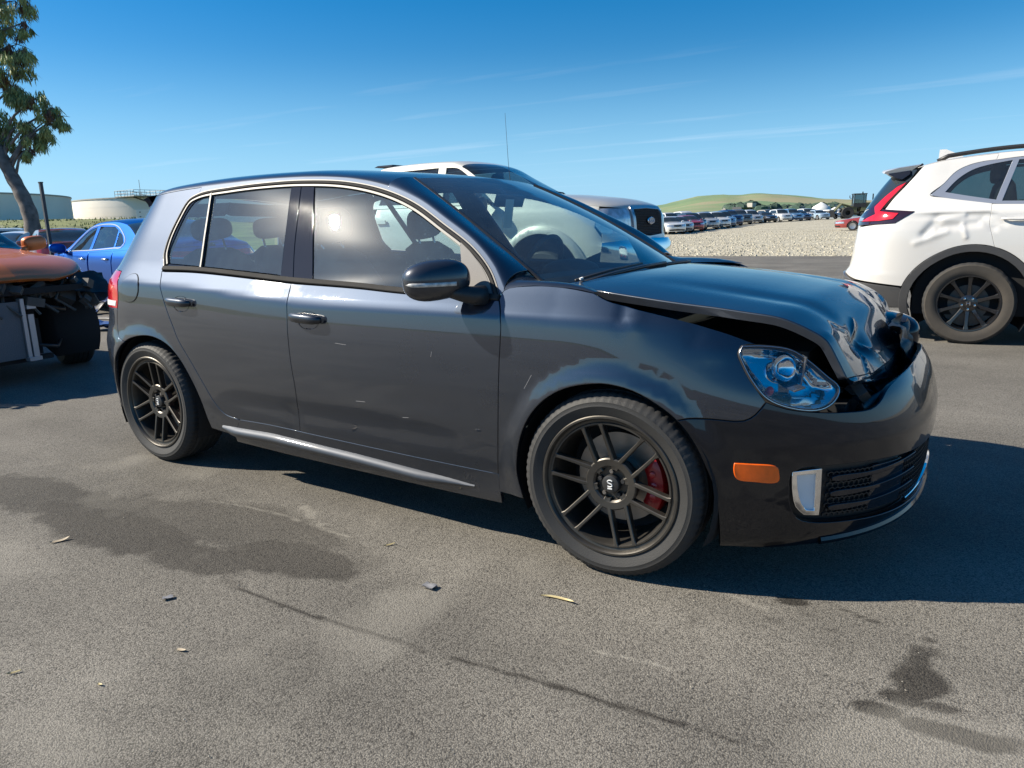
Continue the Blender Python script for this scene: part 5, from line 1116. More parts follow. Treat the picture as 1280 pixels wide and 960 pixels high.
def frame_with_windows(C, name, ringo, wins, fm, gm, off=-.003):
    C.p(name, fm, ringo, holes=wins, off=off, step=.05, flange=.008, gap=.001)
    for w_ in wins: C.p('side_window', gm, w_, off=off-.006, flange=0, step=.1)

# ---- white crossover on the right
SW = mat('pearl_white', (.64, .62, .585), rough=.35, coat=1, dust=.05, dustc=(.5, .46, .4))
CLAD = mat('grey_cladding', (.032, .033, .036), rough=.55, dust=.12, dustc=(.28, .25, .21))
def sd(x, z):
    def cr(x0, z0, x1, z1, wd, h): px, pz = x1-x0, z1-z0; t = np.clip(((x-x0)*px+(z-z0)*pz)/(px*px+pz*pz), 0, 1); return h*np.exp(-(np.hypot(x-x0-t*px, z-z0-t*pz)/wd/1.25)**2)
    d = cr(-3.09, .98, -3.00, 1.10, .030, -.016)+cr(-3.00, 1.10, -2.80, 1.135, .020, .010)+cr(-2.98, 1.03, -2.70, 1.07, .030, -.014)+cr(-2.80, 1.06, -2.77, .95, .016, .008)+cr(-3.16, .90, -2.92, 1.0, .022, .007)+cr(-2.66, 1.10, -2.58, 1.02, .02, -.008)+cr(-2.56, 1.04, -2.45, 1.09, .02, -.008)
    xx = np.clip((x+3.3)/.3, 0, 1); return d+.010*np.exp(-((z-1.175)/.018)**2)*xx-.012*np.exp(-((z-1.13)/.03)**2)*xx
suv = Shell(-.2, -2.95, 2.7, 3.4, tab((.15, .84), (.25, .90), (.45, .925), (.7, .932), (.90, .930), (1.0, .925), (1.08, .912), (1.16, .895), (1.2, .87), (1.3, .80), (1.5, .705), (1.62, .65), (1.7, .6)),
    tab((.2, .85), (.4, .93), (.7, .93), (1.0, .82), (1.1, .7)), tab((.2, -3.66), (.35, -3.73), (.50, -3.80), (.60, -3.80), (.66, -3.765), (.9, -3.73), (1.1, -3.70), (1.3, -3.60), (1.45, -3.50), (1.62, -3.36), (1.7, -3.3)),
    ze=tab((-3.6, 1.50), (-3.3, 1.565), (-3.0, 1.625), (-2.4, 1.665), (-1.6, 1.665), (-1.1, 1.60), (-.6, 1.35), (-.15, 1.07), (.4, 1.04), (.8, .99), (1.3, .93)),
    zt=tab((-3.6, 1.53), (-3.3, 1.60), (-3.0, 1.655), (-2.4, 1.70), (-1.6, 1.70), (-1.0, 1.64), (-.55, 1.40), (.05, 1.10), (.4, 1.09), (.8, 1.03), (1.3, .93)), xcf=lambda a: np.interp(a, [-3.9, -3.3, -1.2, -.9, -.1, .6, 1.29], [0, -.03, .02, .10, .12, .06, 0]), zb=1.1, xm=-1.4, disp=sd)
h = .037; R_ = (3.504, 5.754); sv = empty('white_crossover', (R_[0], R_[1], 0), h); tag(sv, 'white crossover with dented rear quarter and black ten spoke wheels on the right', 'car')
C = Car(suv, sv, SW); aR, aF = -4.2075, 1.2935
ar = [(0, .36, .455), (-2.70, .36, .455)]
arb = [(0, .37, .52), (-2.70, .37, .52)]
belt_ = lambda a: np.interp(a, [-3.2, -2.4, -.5], [1.245, 1.225, 1.15])
cx0, cz0, cr = -2.70, .37, .515
def arcseg(cx, cz, r, d0, d1, n=24): t = np.radians(np.linspace(d0, d1, n)); return np.stack([cx+r*np.cos(t), cz+r*np.sin(t)], 1)
wout = ring(spl([(-3.08, 1.325), (-2.98, 1.42), (-2.893, 1.520), (-2.80, 1.570), (-2.690, 1.596), (-2.42, 1.620), (-2.0, 1.625), (-1.5, 1.615), (-1.1, 1.555), (-.62, 1.31), (-.42, 1.18)]), spl([(-.42, 1.18), (-.5, 1.155), (-1.5, 1.19), (-2.4, 1.222), (-2.60, 1.235), (-2.95, 1.295), (-3.08, 1.325)]))
q = ring(lin([(-2.600, 1.205), (-2.605, 1.06), (-2.55, .862)]), arcseg(cx0, cz0, cr, 73, 164), lin([(-3.20, .51), (-3.55, .555), (-3.745, .60)]), spl([(-3.745, .60), (-3.762, .76), (-3.742, .90), (-3.665, 1.045)]), lin([(-3.665, 1.045), (-3.378, 1.074), (-3.287, 1.081)]), lin([(-3.287, 1.081), (-3.165, 1.180), (-3.40, 1.205)]), spl([(-3.40, 1.205), (-3.38, 1.30), (-3.30, 1.44)]), lin([(-3.30, 1.44), (-3.22, 1.565)]), np.array([(a, float(suv.ze(a))) for a in np.linspace(-3.2, -2.58, 12)]), lin([(-2.58, 1.66), (-2.595, 1.61)]), )
wo_top = spl([(-2.595, 1.606), (-2.690, 1.598), (-2.80, 1.572), (-2.893, 1.522), (-2.98, 1.422), (-3.085, 1.325), (-2.95, 1.293), (-2.60, 1.232)])
C.p('quarter_panel', None, ring(q, wo_top), step=.016)
C.p('rear_door', None, ring(lin([(-2.600, 1.205), (-2.605, 1.06), (-2.55, .862)]), arcseg(cx0, cz0, cr, 73, 20, 12), lin([(-2.2, .53), (-2.17, .42), (-1.47, .42), (-1.47, 1.185)]), spl([(-1.47, 1.185), (-2.0, 1.205), (-2.600, 1.228)])), step=.05)
C.p('front_door', None, ring(lin([(-1.47, .42), (-.48, .42), (-.40, .8), (-.42, 1.13)]), spl([(-.42, 1.14), (-1.0, 1.165), (-1.47, 1.185)]), lin([(-1.47, 1.185), (-1.47, .42)])), step=.08)
C.p('front_fender', None, ring(lin([(-.48, .50), (-.40, .8), (-.42, 1.13), (-.15, 1.07)]), np.array([(a, float(suv.ze(a))) for a in np.linspace(-.15, .55, 12)]), lin([(.55, 1.03), (.52, .55)]), arcseg(0, .37, .515, 12, 168)), step=.06)
C.p('front_bumper', None, ring(lin([(.52, .30), (.52, .85), (.60, .88), (aF, .80)]), lin([(aF, .80), (aF, .30)]), lin([(aF, .30), (.52, .30)])), mirror='both', step=.08)
C.p('headlamp', LAMPC, ring(lin([(.52, .87), (.56, 1.02), (1.0, .97), (1.0, .84), (.60, .885), (.52, .87)])), step=.06)
C.p('grille', GLOSSB, ring(lin([(1.0, .82), (1.0, .96), (aF, .93)]), lin([(aF, .93), (aF, .80), (1.0, .82)])), mirror='both', step=.06)
C.arch('wheel_arch_moulding', CLAD, -2.70, .37, .452, .512, .24, off=.016, step=.03, flange=.03)
C.arch('wheel_arch_moulding', CLAD, 0, .37, .452, .512, .24, off=.016, step=.05, flange=.03)
C.p('sill_cladding', CLAD, ring(lin([(-2.2, .22), (-.5, .22), (-.49, .415), (-2.2, .415), (-2.2, .22)])), off=.010, step=.08)
bt_ = ring(lin([(-3.135, .31), (-3.30, .315)]), spl([(-3.30, .315), (-3.6, .335), (aR, .34)]), lin([(aR, .34), (aR, .52)]), spl([(aR, .52), (-3.80, .53), (-3.55, .535), (-3.20, .495)]), lin([(-3.20, .495), (-3.135, .31)]))
C.p('rear_bumper', CLAD, bt_, mirror='both', off=.012, step=.05, flange=.03)
C.p('bumper_step', mat('silver_skid', (.32, .31, .30), rough=.3, metal=.8), ring(lin([(-3.56, .545), (-3.80, .60), (aR, .60)]), lin([(aR, .60), (aR, .53)]), spl([(aR, .53), (-3.8, .54), (-3.56, .545)])), mirror='both', off=.02, step=.05, flange=.04)
C.p('rear_reflector', REDL, ring(lin([(-3.83, .47), (-3.98, .47), (-3.98, .52), (-3.83, .52), (-3.83, .47)])), off=.018, step=.05)
C.p('tailgate', None, ring(spl([(-3.745, .60), (-3.762, .76), (-3.742, .90), (-3.665, 1.045)]), lin([(-3.665, 1.045), (-3.72, 1.20), (-3.60, 1.22)]), lin([(-3.60, 1.22), (aR, 1.19)]), lin([(aR, 1.19), (aR, .61)]), lin([(aR, .61), (-3.745, .60)])), mirror='both', step=.05)
C.p('rear_glass', DARKGLASS, ring(lin([(-3.42, 1.22), (-3.40, 1.33), (-3.30, 1.46), (-3.26, 1.56)]), lin([(-3.26, 1.56), (aR, 1.56)]), lin([(aR, 1.56), (aR, 1.20)]), lin([(aR, 1.20), (-3.42, 1.22)])), mirror='both', step=.06, off=.002)
TLB = mat('lamp_smoke', (.03, .012, .015), rough=.08, coat=1)
lampo = ring(lin([(-3.30, 1.455), (-3.39, 1.42)]), spl([(-3.39, 1.42), (-3.50, 1.30), (-3.60, 1.215)]), lin([(-3.60, 1.215), (-3.76, 1.15), (-3.74, 1.06), (-3.378, 1.072), (-3.285, 1.080), (-3.163, 1.180), (-3.42, 1.208)]), spl([(-3.42, 1.208), (-3.40, 1.28), (-3.30, 1.455)]))
C.p('tail_lamp', TLB, lampo, off=.008, step=.03, flange=.02)
C.p('tail_lamp_glow_strip', REDL, ring(lin([(-3.315, 1.44), (-3.385, 1.405)]), spl([(-3.385, 1.405), (-3.48, 1.30), (-3.52, 1.225)]), lin([(-3.52, 1.225), (-3.46, 1.16), (-3.62, 1.095), (-3.40, 1.10), (-3.30, 1.115), (-3.27, 1.165), (-3.43, 1.185)]), spl([(-3.43, 1.185), (-3.405, 1.28), (-3.315, 1.44)])), off=.016, step=.03, flange=.008)
C.p('reverse_lamp', LAMPC, ring(lin([(-3.60, 1.10), (-3.72, 1.10), (-3.72, 1.14), (-3.58, 1.13), (-3.60, 1.10)])), off=.014, step=.03)
sg1 = ring(spl([(-2.965, 1.345), (-2.90, 1.43), (-2.832, 1.493), (-2.75, 1.540), (-2.652, 1.568), (-2.475, 1.598)]), lin([(-2.475, 1.598), (-2.572, 1.262)]), spl([(-2.572, 1.262), (-2.80, 1.308), (-2.965, 1.345)]))
sg2 = ring(lin([(-2.43, 1.60), (-1.60, 1.608), (-1.55, 1.22), (-2.53, 1.252), (-2.43, 1.60)])); sg3 = ring(spl([(-1.46, 1.60), (-1.15, 1.54), (-.72, 1.32), (-.56, 1.19)]), lin([(-.56, 1.19), (-1.44, 1.218), (-1.46, 1.60)]))
frame_with_windows(C, 'window_frame', wout, [sg1, sg2, sg3], mat('silver_frame', (.33, .36, .42), rough=.3, metal=.5, dust=.1), CARGLASS)
C.p('roof_side', None, ring(lin([(-.42, 1.18), (-.30, 1.16)]), np.array([(a, float(suv.ze(a))) for a in np.linspace(-.30, -2.58, 40)]), spl([(-2.595, 1.606), (-2.42, 1.622), (-2.0, 1.627), (-1.5, 1.617), (-1.1, 1.557), (-.62, 1.312), (-.42, 1.182)])), step=.05, gap=0, flange=0)
C.c('roof', None, -3.26, -1.05); C.c('windscreen', CARGLASS, -1.05, -.18); C.c('hood', None, -.16, 1.25)
b = MB(); rows = []
for v in np.linspace(-1, 1, 21):
    y = .615*v; e = 1-abs(v)**4; rows.append([(-3.18, y, 1.632-.03*abs(v)**3), (-3.36, y, 1.612-.03*abs(v)**3), (-3.47-.05*e, y*.97, 1.590-.035*abs(v)**3), (-3.48-.05*e, y*.97, 1.572-.035*abs(v)**3), (-3.40, y*.96, 1.555-.035*abs(v)**3), (-3.26, y*.96, 1.55)])
b.grid(rows); b.add(rows[0], [tuple(range(6))]); b.add(rows[-1], [tuple(range(6))]); o = b.build('roof_spoiler', SW, sv, auto=50); fixn(o)
b = MB()
for v in (-1, 1):
    V = [(-3.26, .625*v, 1.555), (-3.44, .615*v, 1.535), (-3.44, .62*v, 1.525), (-3.37, .65*v, 1.490), (-3.32, .662*v, 1.475), (-3.26, .66*v, 1.52)]; k = len(b.V); b.add(V, [tuple(range(6))]); b.add([(x, y-.03*v, z) for x, y, z in V], [tuple(range(6))]); b.F += [(k+i, k+(i+1) % 6, k+6+(i+1) % 6, k+6+i) for i in range(6)]; b.I += [0]*6
o = b.build('spoiler_side', GLOSSB, sv); fixn(o)
for sg in (-1, 1):
    b = MB(); P = [(a, sg*(-suv.crown(a, .0)[1]-.035)*1, float(suv.ze(a))+.035+.012*math.sin(math.pi*(a+3.05)/1.95)) for a in np.linspace(-3.05, -1.1, 24)]; P[0] = (P[0][0], P[0][1], P[0][2]-.03); P[-1] = (P[-1][0], P[-1][1], P[-1][2]-.03); b.tube(P, .016, 8, flat=1.2); b.build('roof_rail', BLACK, sv, smooth=True)
b = MB(); b.add([(-3.05, 0, 1.67), (-2.83, 0, 1.685), (-2.87, 0, 1.715), (-3.00, 0, 1.765), (-3.05, 0, 1.765)], []); 
V = [(-3.06, .03, 1.65), (-2.82, .03, 1.67), (-2.93, .012, 1.73), (-3.00, .008, 1.765), (-3.055, .008, 1.765)]; b = MB(); b.add(V+[(x, -y, z) for x, y, z in V], [(0, 1, 2, 3, 4), (9, 8, 7, 6, 5)]+[(i, (i+1) % 5, 5+(i+1) % 5, 5+i) for i in range(5)]); o = b.build('antenna_fin', SW, sv); fixn(o)
for (a, z, nm) in ((-2.42, 1.095, 'door_handle'), (-1.32, 1.06, 'door_handle')):
    for sg in (-1, 1):
        P0 = suv.side(a, z); b = MB(); b.tube([(P0[0]+t*.10, sg*(-P0[1]+.012+.022*(1-t**4)), P0[2]-.006*t) for t in np.linspace(-1, 1, 11)], [.018-.006*abs(t)**4 for t in np.linspace(-1, 1, 11)], 10, flat=.6); b.build(nm, SW, sv, smooth=True)
b = MB(); V, F = egg((-.62, -1.04, 1.12), (.09, .13, .085), 0, 2.6); b.add(V, F); mirY(b); b.build('door_mirror', SW, sv, smooth=True)
wells(sv, (0, -2.70), .36, .46, .60, .90); cabin_block(sv, -3.15, .40, .80, .25, 1.0, ((-1.5, .38), (-1.5, -.38), (-2.5, .4), (-2.5, 0), (-2.5, -.4)), 1.05, .40)
b = MB(); b.box((-3.45, .1, .33), (.4, 1.1, .14)); b.build('spare_well', VOID, sv)
BW = mat('black_alloy', (.012, .012, .014), rough=.25, metal=.3, coat=1, dust=.03); TB = mat('dusty_brown_tyre', (.03, .028, .026), rough=.8, dust=.55, dustc=(.13, .108, .082), dscale=3)
for (x, sg) in ((0, -1), (0, 1), (-2.70, -1), (-2.70, 1)):
    w_ = simple_wheel(sv, (x, sg*.80, .364), .366, .245, .235, 0 if sg < 0 else math.pi, 10, BW, 120, TB, dish=.055, sw=.62)
    if sg < 0:
        b = MB(); h_ = .235/2; of = -h_*.9+.055*.28-.002; b.tube([(-.014, of, -.016), (-.012, of, .016)], .0025, 6); b.tube([(.014, of, -.016), (.012, of, .016)], .0025, 6); b.tube([(-.013, of, 0), (.013, of, 0)], .0025, 6); b.build('emblem', CHROME, w_)
        for k in range(5): a = rad(72*k+90+36); b = MB(); b.lathe([(.010, of+.01), (.010, of-.004), (0, of-.006)], 6, c=(math.cos(a)*.052, 0, math.sin(a)*.052)); b.build('wheel_nut', CHROME, w_)

# ---- tall pickup behind the hatchback
CREAM = mat('cream_white_paint', (.66, .63, .55), rough=.4, coat=.8, dust=.12, dustc=(.42, .38, .32)); TAN = mat('champagne_flare_and_hood_sheen', (.52, .50, .45), rough=.4, metal=.3, coat=.7, dust=.15, dustc=(.40, .36, .3))  # champagne: tan of the flares, and a painted-in reflection on the hood
pk_ze = tab((-4.6, 1.36), (-3.32, 1.37), (-3.22, 1.55), (-3.05, 1.98), (-2.9, 2.035), (-2.2, 2.055), (-1.62, 2.035), (-1.40, 1.97), (-1.15, 1.83), (-.74, 1.58), (-.64, 1.53), (.2, 1.435), (.8, 1.355), (1.3, 1.31))
pk = Shell(.25, -4.2, 4.2, 5.0, tab((.5, .93), (.7, .98), (.95, 1.0), (1.2, .99), (1.32, .965), (1.42, .91), (1.5, .88), (1.75, .81), (2.0, .735), (2.1, .70)), tab((.5, 1.10), (.7, 1.16), (.85, 1.15), (.93, 1.10), (1.2, 1.08), (1.34, 1.02), (1.45, .95)), tab((.5, -4.85), (1.0, -4.9), (1.4, -4.86), (2, -4.8)),
    ze=pk_ze, zt=tab((-4.6, 1.39), (-3.32, 1.40), (-3.22, 1.60), (-3.08, 2.02), (-2.9, 2.085), (-2.2, 2.11), (-1.62, 2.095), (-1.38, 2.03), (-1.1, 1.88), (-.70, 1.67), (-.58, 1.60), (.2, 1.53), (.65, 1.475), (.95, 1.40), (1.29, 1.33)), xcf=lambda a: np.interp(a, [-3, -1.5, -1.3, -.7, -.2, .9, 1.74], [0, .03, .10, .18, .1, .03, 0]), zb=1.4, xm=-2, tap=(.004, .01), bul=.55, k1=.9,
    disp=lambda x, z: arch_flare(x, z, 0, .47, .60, .10, .03)+arch_flare(x, z, -3.55, .47, .60, .10, .03))
pt = empty('pickup_truck', (-4.03, 6.5, 0)); tag(pt, 'tall cream white pickup truck with blue oval badge behind the grey hatchback', 'pickup truck'); C = Car(pk, pt, CREAM, .06)
pF = .25+.95*math.pi/2+.0015; pR = -4.2-.8*math.pi/2-.0015; zl = .62
C.p('front_fender', None, ring(lin([(-.60, zl), (-.60, 1.44), (-.66, 1.53)]), np.array([(a, float(pk_ze(a))) for a in np.linspace(-.66, .78, 18)]), lin([(.78, 1.345), (.72, 1.10), (.80, .97), (.80, .80), (.60, .70)]), arcseg(0, .47, .59, 22, 165)), step=.04)
C.arch('fender_flare', TAN, 0, .47, .565, .665, .55, off=.012, step=.05, flange=.04); C.arch('fender_flare', TAN, -3.55, .47, .565, .665, .55, off=.012, step=.08, flange=.04)
C.p('front_door', None, ring(lin([(-.60, zl), (-.60, 1.40), (-.66, 1.44), (-1.75, 1.44), (-1.75, zl), (-.60, zl)])), step=.1)
C.p('rear_door', None, ring(lin([(-1.75, zl), (-1.75, 1.44), (-2.95, 1.44), (-2.90, zl), (-1.75, zl)])), step=.12)
C.p('bed_side', None, ring(lin([(-3.25, 1.37), (-3.25, zl), (-2.97, zl)]) if 0 else lin([(-2.98, zl), (-2.98, 1.38)]), np.array([(a, 1.365) for a in np.linspace(-3.0, -4.6, 10)]), lin([(-4.6, 1.365), (pR, 1.36)]), lin([(pR, 1.36), (pR, zl)]), lin([(pR, zl), (-4.2, zl)]), arcseg(-3.55, .47, .59, 15, 165)[::-1] if 0 else arcseg(-3.55, .47, .59, 165, 15)), mirror='both', step=.12)
pw1 = ring(spl([(-1.70, 1.985), (-1.50, 1.965), (-1.34, 1.88), (-1.0, 1.62), (-.83, 1.485)]), lin([(-.83, 1.485), (-1.70, 1.485), (-1.70, 1.985)])); pw2 = ring(lin([(-1.84, 1.99), (-2.78, 1.975), (-2.92, 1.50), (-1.84, 1.485), (-1.84, 1.99)]))
C.p('cab_side', None, ring(lin([(-.62, 1.445), (-2.99, 1.445), (-3.2, 1.45)]), np.array([(a, float(pk_ze(a))) for a in np.linspace(-3.22, -.66, 50)])), holes=[pw1, pw2], step=.05)
for w_ in (pw1, pw2): C.p('side_window', CARGLASS, w_, off=-.02, flange=0, step=.15)
C.c('roof', None, -3.05, -1.42, step=.06); C.c('windscreen', CARGLASS, -1.42, -.66, step=.06); C.c('rear_window', DARKGLASS, -3.25, -3.06, step=.08); C.c('hood', TAN, -.66, 1.29, step=.04); C.c('bed_cover', BLACK, -4.9, -3.27, step=.15)  # hood is cream paint too; its tan tone imitates reflections
C.p('front_bumper', CHROME, ring(lin([(.78, .62), (.80, .90), (pF, .91)]), lin([(pF, .91), (pF, .66)]), lin([(pF, .66), (.78, .62)])), mirror='both', off=.05, step=.06, flange=.06)
C.p('headlamp', LAMPC, ring(lin([(.78, 1.33), (.73, 1.12), (.80, 1.02), (1.24, 1.0), (1.20, 1.325), (.78, 1.33)])), off=.004, step=.04)
C.p('valance', CREAM, ring(lin([(.80, .90), (.80, 1.02), (1.25, 1.0), (1.25, .92), (.80, .90)])), step=.08)
C.p('grille_surround', mat('satin_silver', (.42, .44, .48), rough=.3, metal=.8), ring(lin([(1.21, 1.345), (pF, 1.36)], .05), lin([(pF, 1.36), (pF, 1.315)]), lin([(pF, 1.315), (1.275, 1.30), (1.30, .985), (pF, .965)], .05), lin([(pF, .965), (pF, .91)]), lin([(pF, .91), (1.24, .93), (1.21, 1.345)], .05)), mirror='both', off=.03, step=.05, flange=.05)
C.p('grille', VOID, ring(lin([(1.24, 1.32), (pF, 1.33)]), lin([(pF, 1.33), (pF, .95)]), lin([(pF, .95), (1.28, .97), (1.26, 1.32)])), mirror='both', off=-.01, step=.06)
b = MB()
for z in np.arange(.99, 1.30, .022): P = pk.side(np.linspace(1.29, pF-.002, 8), np.full(8, z)); V = [tuple(q_) for q_ in P]+[(x, -y, zz) for x, y, zz in P[::-1]]; b.tube([(x+.012, y, zz) for x, y, zz in V], .004, 4)
for y in np.arange(-.44, .45, .022): b.tube([(1.10, y, .98), (1.095, y, 1.30)], .003, 4)
b.build('grille_mesh', BLACK, pt)['kind'] = 'stuff'
mw = Matrix.Translation((1.135, 0, 1.165)) @ Matrix.Rotation(rad(90), 4, 'Z') @ Matrix.Rotation(rad(90), 4, 'X')
b = MB(); b.lathe([(1, 0), (1, .012), (.9, .016), (0, .016)], 32, 'z'); b.V = [tuple(mw @ Vector((x*.115, y*.048, z-.012))) for x, y, z in b.V]; badge = b.build('oval_badge', CHROME, pt, smooth=False)
b = MB(); b.lathe([(.88, .016), (.88, .020), (0, .020)], 32, 'z'); b.V = [tuple(mw @ Vector((x*.115, y*.048, z-.012))) for x, y, z in b.V]; b.build('badge_field', mat('badge_blue', (.01, .05, .22), rough=.2, coat=1), badge)
textmesh('badge_script', 'Ford', .066, .0015, WHITE, badge, mw @ Matrix.Translation((0, 0, .0105)) @ Matrix(((1.35, .25, 0, 0), (0, 1, 0, 0), (0, 0, 1, 0), (0, 0, 0, 1))))
b = MB(); b.tube([(-.55, -.80, 1.45), (-.60, -.80, 2.0), (-.63, -.80, 2.62)], [.005, .003, .002], 5); b.V = [(x-.48*0, y, z) for x, y, z in b.V]; b.build('antenna', BLACK, pt)
b = MB(); b.box((-3.05, 0, 2.10), (.35, 1.2, .03), None, .9, .9); b.build('roof_spoiler', BLACK, pt)
b = MB(); b.tube([(-.52, -.70, 1.55), (-.42, -.35, 1.60), (-.36, -.02, 1.61)], .012, 6); b.tube([(-.40, .08, 1.61), (-.43, .40, 1.60), (-.54, .74, 1.56)], .012, 6); b.build('wiper', BLACK, pt)
for sg in (-1, 1): b = MB(); V, F = egg((-.86, sg*1.13, 1.42), (.07, .12, .12), 0, 3.2); b.add(V, F); b.tube([(-.84, sg*1.05, 1.50), (-.84, sg*.90, 1.46)], .03, 8); b.build('door_mirror', BLACK, pt, smooth=True)
for sg in (-1, 1):
    for a in (-1.62, -2.78): P0 = pk.side(a, 1.25); b = MB(); b.box((P0[0], sg*(-P0[1]+.02), 1.25), (.20, .04, .05), None, .8, .6); b.build('door_handle', CREAM, pt)
wells(pt, (0, -3.55), .47, .57, .66, .96); cabin_block(pt, -3.1, -.75, .86, .6, 1.38, ((-1.55, .42), (-1.55, -.42), (-2.6, 0)), 1.45, .34)
b = MB(); b.box((-2.2, 0, .62), (5.2, 1.1, .2)); b.box((.4, 0, .95), (1.2, 1.5, .5)); b.build('chassis', VOID, pt)
for (x, sg) in ((0, -1), (0, 1), (-3.55, -1), (-3.55, 1)): simple_wheel(pt, (x, sg*.86, .405), .405, .225, .27, 0 if sg < 0 else math.pi, 5, ALLOY, 48)

# ---- blue sedan
BLUE = mat('bright_blue_paint', (.001, .095, .44), rough=.34, metal=.9, coat=.2, dust=.0)
def sedan_shell(L0=.82, L1=-3.75, H=1.42, W=.90): 
    return Shell(-.2, -2.9, 2.8, 3.0, tab((.15, W-.09), (.22, W-.03), (.4, W-.01), (.6, W), (.75, W-.003), (.84, W-.012), (.92, W-.05), (1.0, W-.10), (1.2, W-.205), (1.36, W-.29), (1.45, W-.35)), tab((.15, L0-.05), (.4, L0), (.6, L0-.02), (.8, L0-.14), (.95, L0-.35)), tab((.15, L1+.08), (.4, L1), (.7, L1), (.9, L1+.06), (1.05, L1+.12), (1.3, L1+.5)),
        ze=tab((-4.2, .98), (-3.35, 1.0), (-3.1, 1.04), (-2.75, 1.20), (-2.45, 1.305), (-1.9, 1.36), (-1.45, 1.355), (-1.1, 1.29), (-.8, 1.15), (-.45, .96), (-.35, .93), (.3, .87), (.7, .80), (1.3, .73)),
        zt=tab((-4.2, 1.02), (-3.5, 1.09), (-3.1, 1.12), (-2.6, 1.33), (-2.2, 1.40), (-1.7, H), (-1.3, 1.40), (-1.0, 1.31), (-.7, 1.17), (-.2, .985), (.3, .93), (.7, .86), (1.3, .73)), xcf=lambda a: np.interp(a, [-4.1, -2.8, -1.6, -1.1, -.3, .5, 1.29], [0, -.05, 0, .10, .14, .06, 0]), zb=.92, xm=-1.4, bul=.45)
ss = sedan_shell(); bs = empty('blue_sedan', (-11.95, 4.14, 0), rad(172)); tag(bs, 'bright blue four door sedan seen between the orange car and the grey hatchback', 'car'); C = Car(ss, bs, BLUE, .06); sF = 1.2935; sR = -2.9-.8*math.pi/2-.0015
sa = [(0, .315, .36), (-2.73, .315, .36)]; z0 = .18
topf = lambda lo, hi: (lambda a: np.stack([a, np.clip(ss.ze(a), lo, hi)], 1))
tb_ = lambda a: np.interp(a, [-4.2, -3.2, -2.7, -.5, -.3, .4, 1.3], [.98, .985, .955, .90, .90, .865, .73])
tp = lambda a: np.stack([a, np.minimum(tb_(a), ss.ze(a))], 1)
C.p('front_fender', None, lower_ring(ss, z0, sa, -.42, .50, tp)); C.p('front_door', None, lower_ring(ss, z0, sa, -1.45, -.42, tp)); C.p('rear_door', None, lower_ring(ss, z0, sa, -2.34, -1.45, tp)); C.p('quarter_panel', None, lower_ring(ss, z0, sa, -3.45, -2.34, tp)); C.p('front_bumper', None, lower_ring(ss, z0, [], .50, sF, lambda a: np.stack([a, 0*a+.64], 1)), mirror='both'); C.p('rear_bumper', None, lower_ring(ss, z0, [], sR, -3.45, tp), mirror='both')
C.p('headlamp', LAMPC, ring(lin([(.50, .655), (.50, .82), (.95, .765), (.95, .655), (.50, .655)])), off=.002); C.p('grille', GLOSSB, ring(lin([(.95, .655), (.95, .76), (sF, .73)]), lin([(sF, .73), (sF, .655), (.95, .655)])), mirror='both')
dw1 = ring(spl([(-1.40, 1.30), (-1.15, 1.255), (-.86, 1.11), (-.62, .945)]), lin([(-.62, .945), (-1.42, .965), (-1.40, 1.30)])); dw2 = ring(lin([(-1.50, 1.305), (-2.05, 1.295)]), lin([(-2.05, 1.295), (-2.22, 1.24), (-2.28, 1.0), (-1.50, .968), (-1.50, 1.305)])); dw3 = ring(lin([(-2.26, 1.225), (-2.42, 1.17)]), lin([(-2.42, 1.17), (-2.56, 1.06), (-2.52, 1.01), (-2.32, 1.003), (-2.26, 1.225)]))
C.p('cabin_frame', None, ring(lin([(-.36, .90), (-.5, .905)]), np.array([tuple(q_) for q_ in tp(np.linspace(-.5, -3.3, 30))]), np.array([(a, float(ss.ze(a))) for a in np.linspace(-3.3, -.36, 60)])), holes=[dw1, dw2, dw3], step=.05, gap=.001)
for w_ in (dw1, dw2, dw3): C.p('side_window', CARGLASS, w_, off=-.006, flange=0, step=.15)
dlo = spl([(-.56, .935), (-.86, 1.13), (-1.15, 1.278), (-1.45, 1.325), (-2.05, 1.315), (-2.35, 1.225), (-2.60, 1.07), (-2.55, 1.0), (-2.3, .985), (-1.5, .955), (-.9, .945), (-.56, .935)], .05)
trim('window_trim', DCHROME, bs, ss.side, dlo, .018, .006, mirror='both')
C.c('roof', None, -2.45, -1.20); C.c('windscreen', CARGLASS, -1.20, -.40); C.c('rear_window', DARKGLASS, -3.12, -2.45); C.c('trunk_lid', None, -4.1, -3.12); C.c('hood', None, -.40, 1.28)
C.p('tail_lamp', REDL, ring(lin([(-3.3, .80), (-3.9, .78), (-3.9, .92), (-3.35, .94), (-3.3, .80)])), off=.006)
for sg in (-1, 1):
    b = MB(); V, F = egg((-.62, sg*1.0, .99), (.07, .12, .075), 0, 2.8); b.add(V, F); b.tube([(-.58, sg*.93, .95), (-.52, sg*.83, .92)], .03, 8); b.build('door_mirror', BLUE, bs, smooth=True)
    for a in (-1.28, -2.16): P0 = ss.side(a, .83); b = MB(); b.tube([(P0[0]+t*.09, sg*(-P0[1]+.03*(1-t**4)), .83) for t in np.linspace(-1, 1, 9)], .014, 8); b.build('door_handle', DCHROME, bs, smooth=True)
wells(bs, (0, -2.73), .315, .37, .60, .87); cabin_block(bs, -3.2, .4, .78, .2, .84, zs=.84, h=.33)
for (x, sg) in ((0, -1), (0, 1), (-2.73, -1), (-2.73, 1)): simple_wheel(bs, (x, sg*.775, .315), .32, .22, .22, 0 if sg < 0 else math.pi, 10, ALLOY, 48)

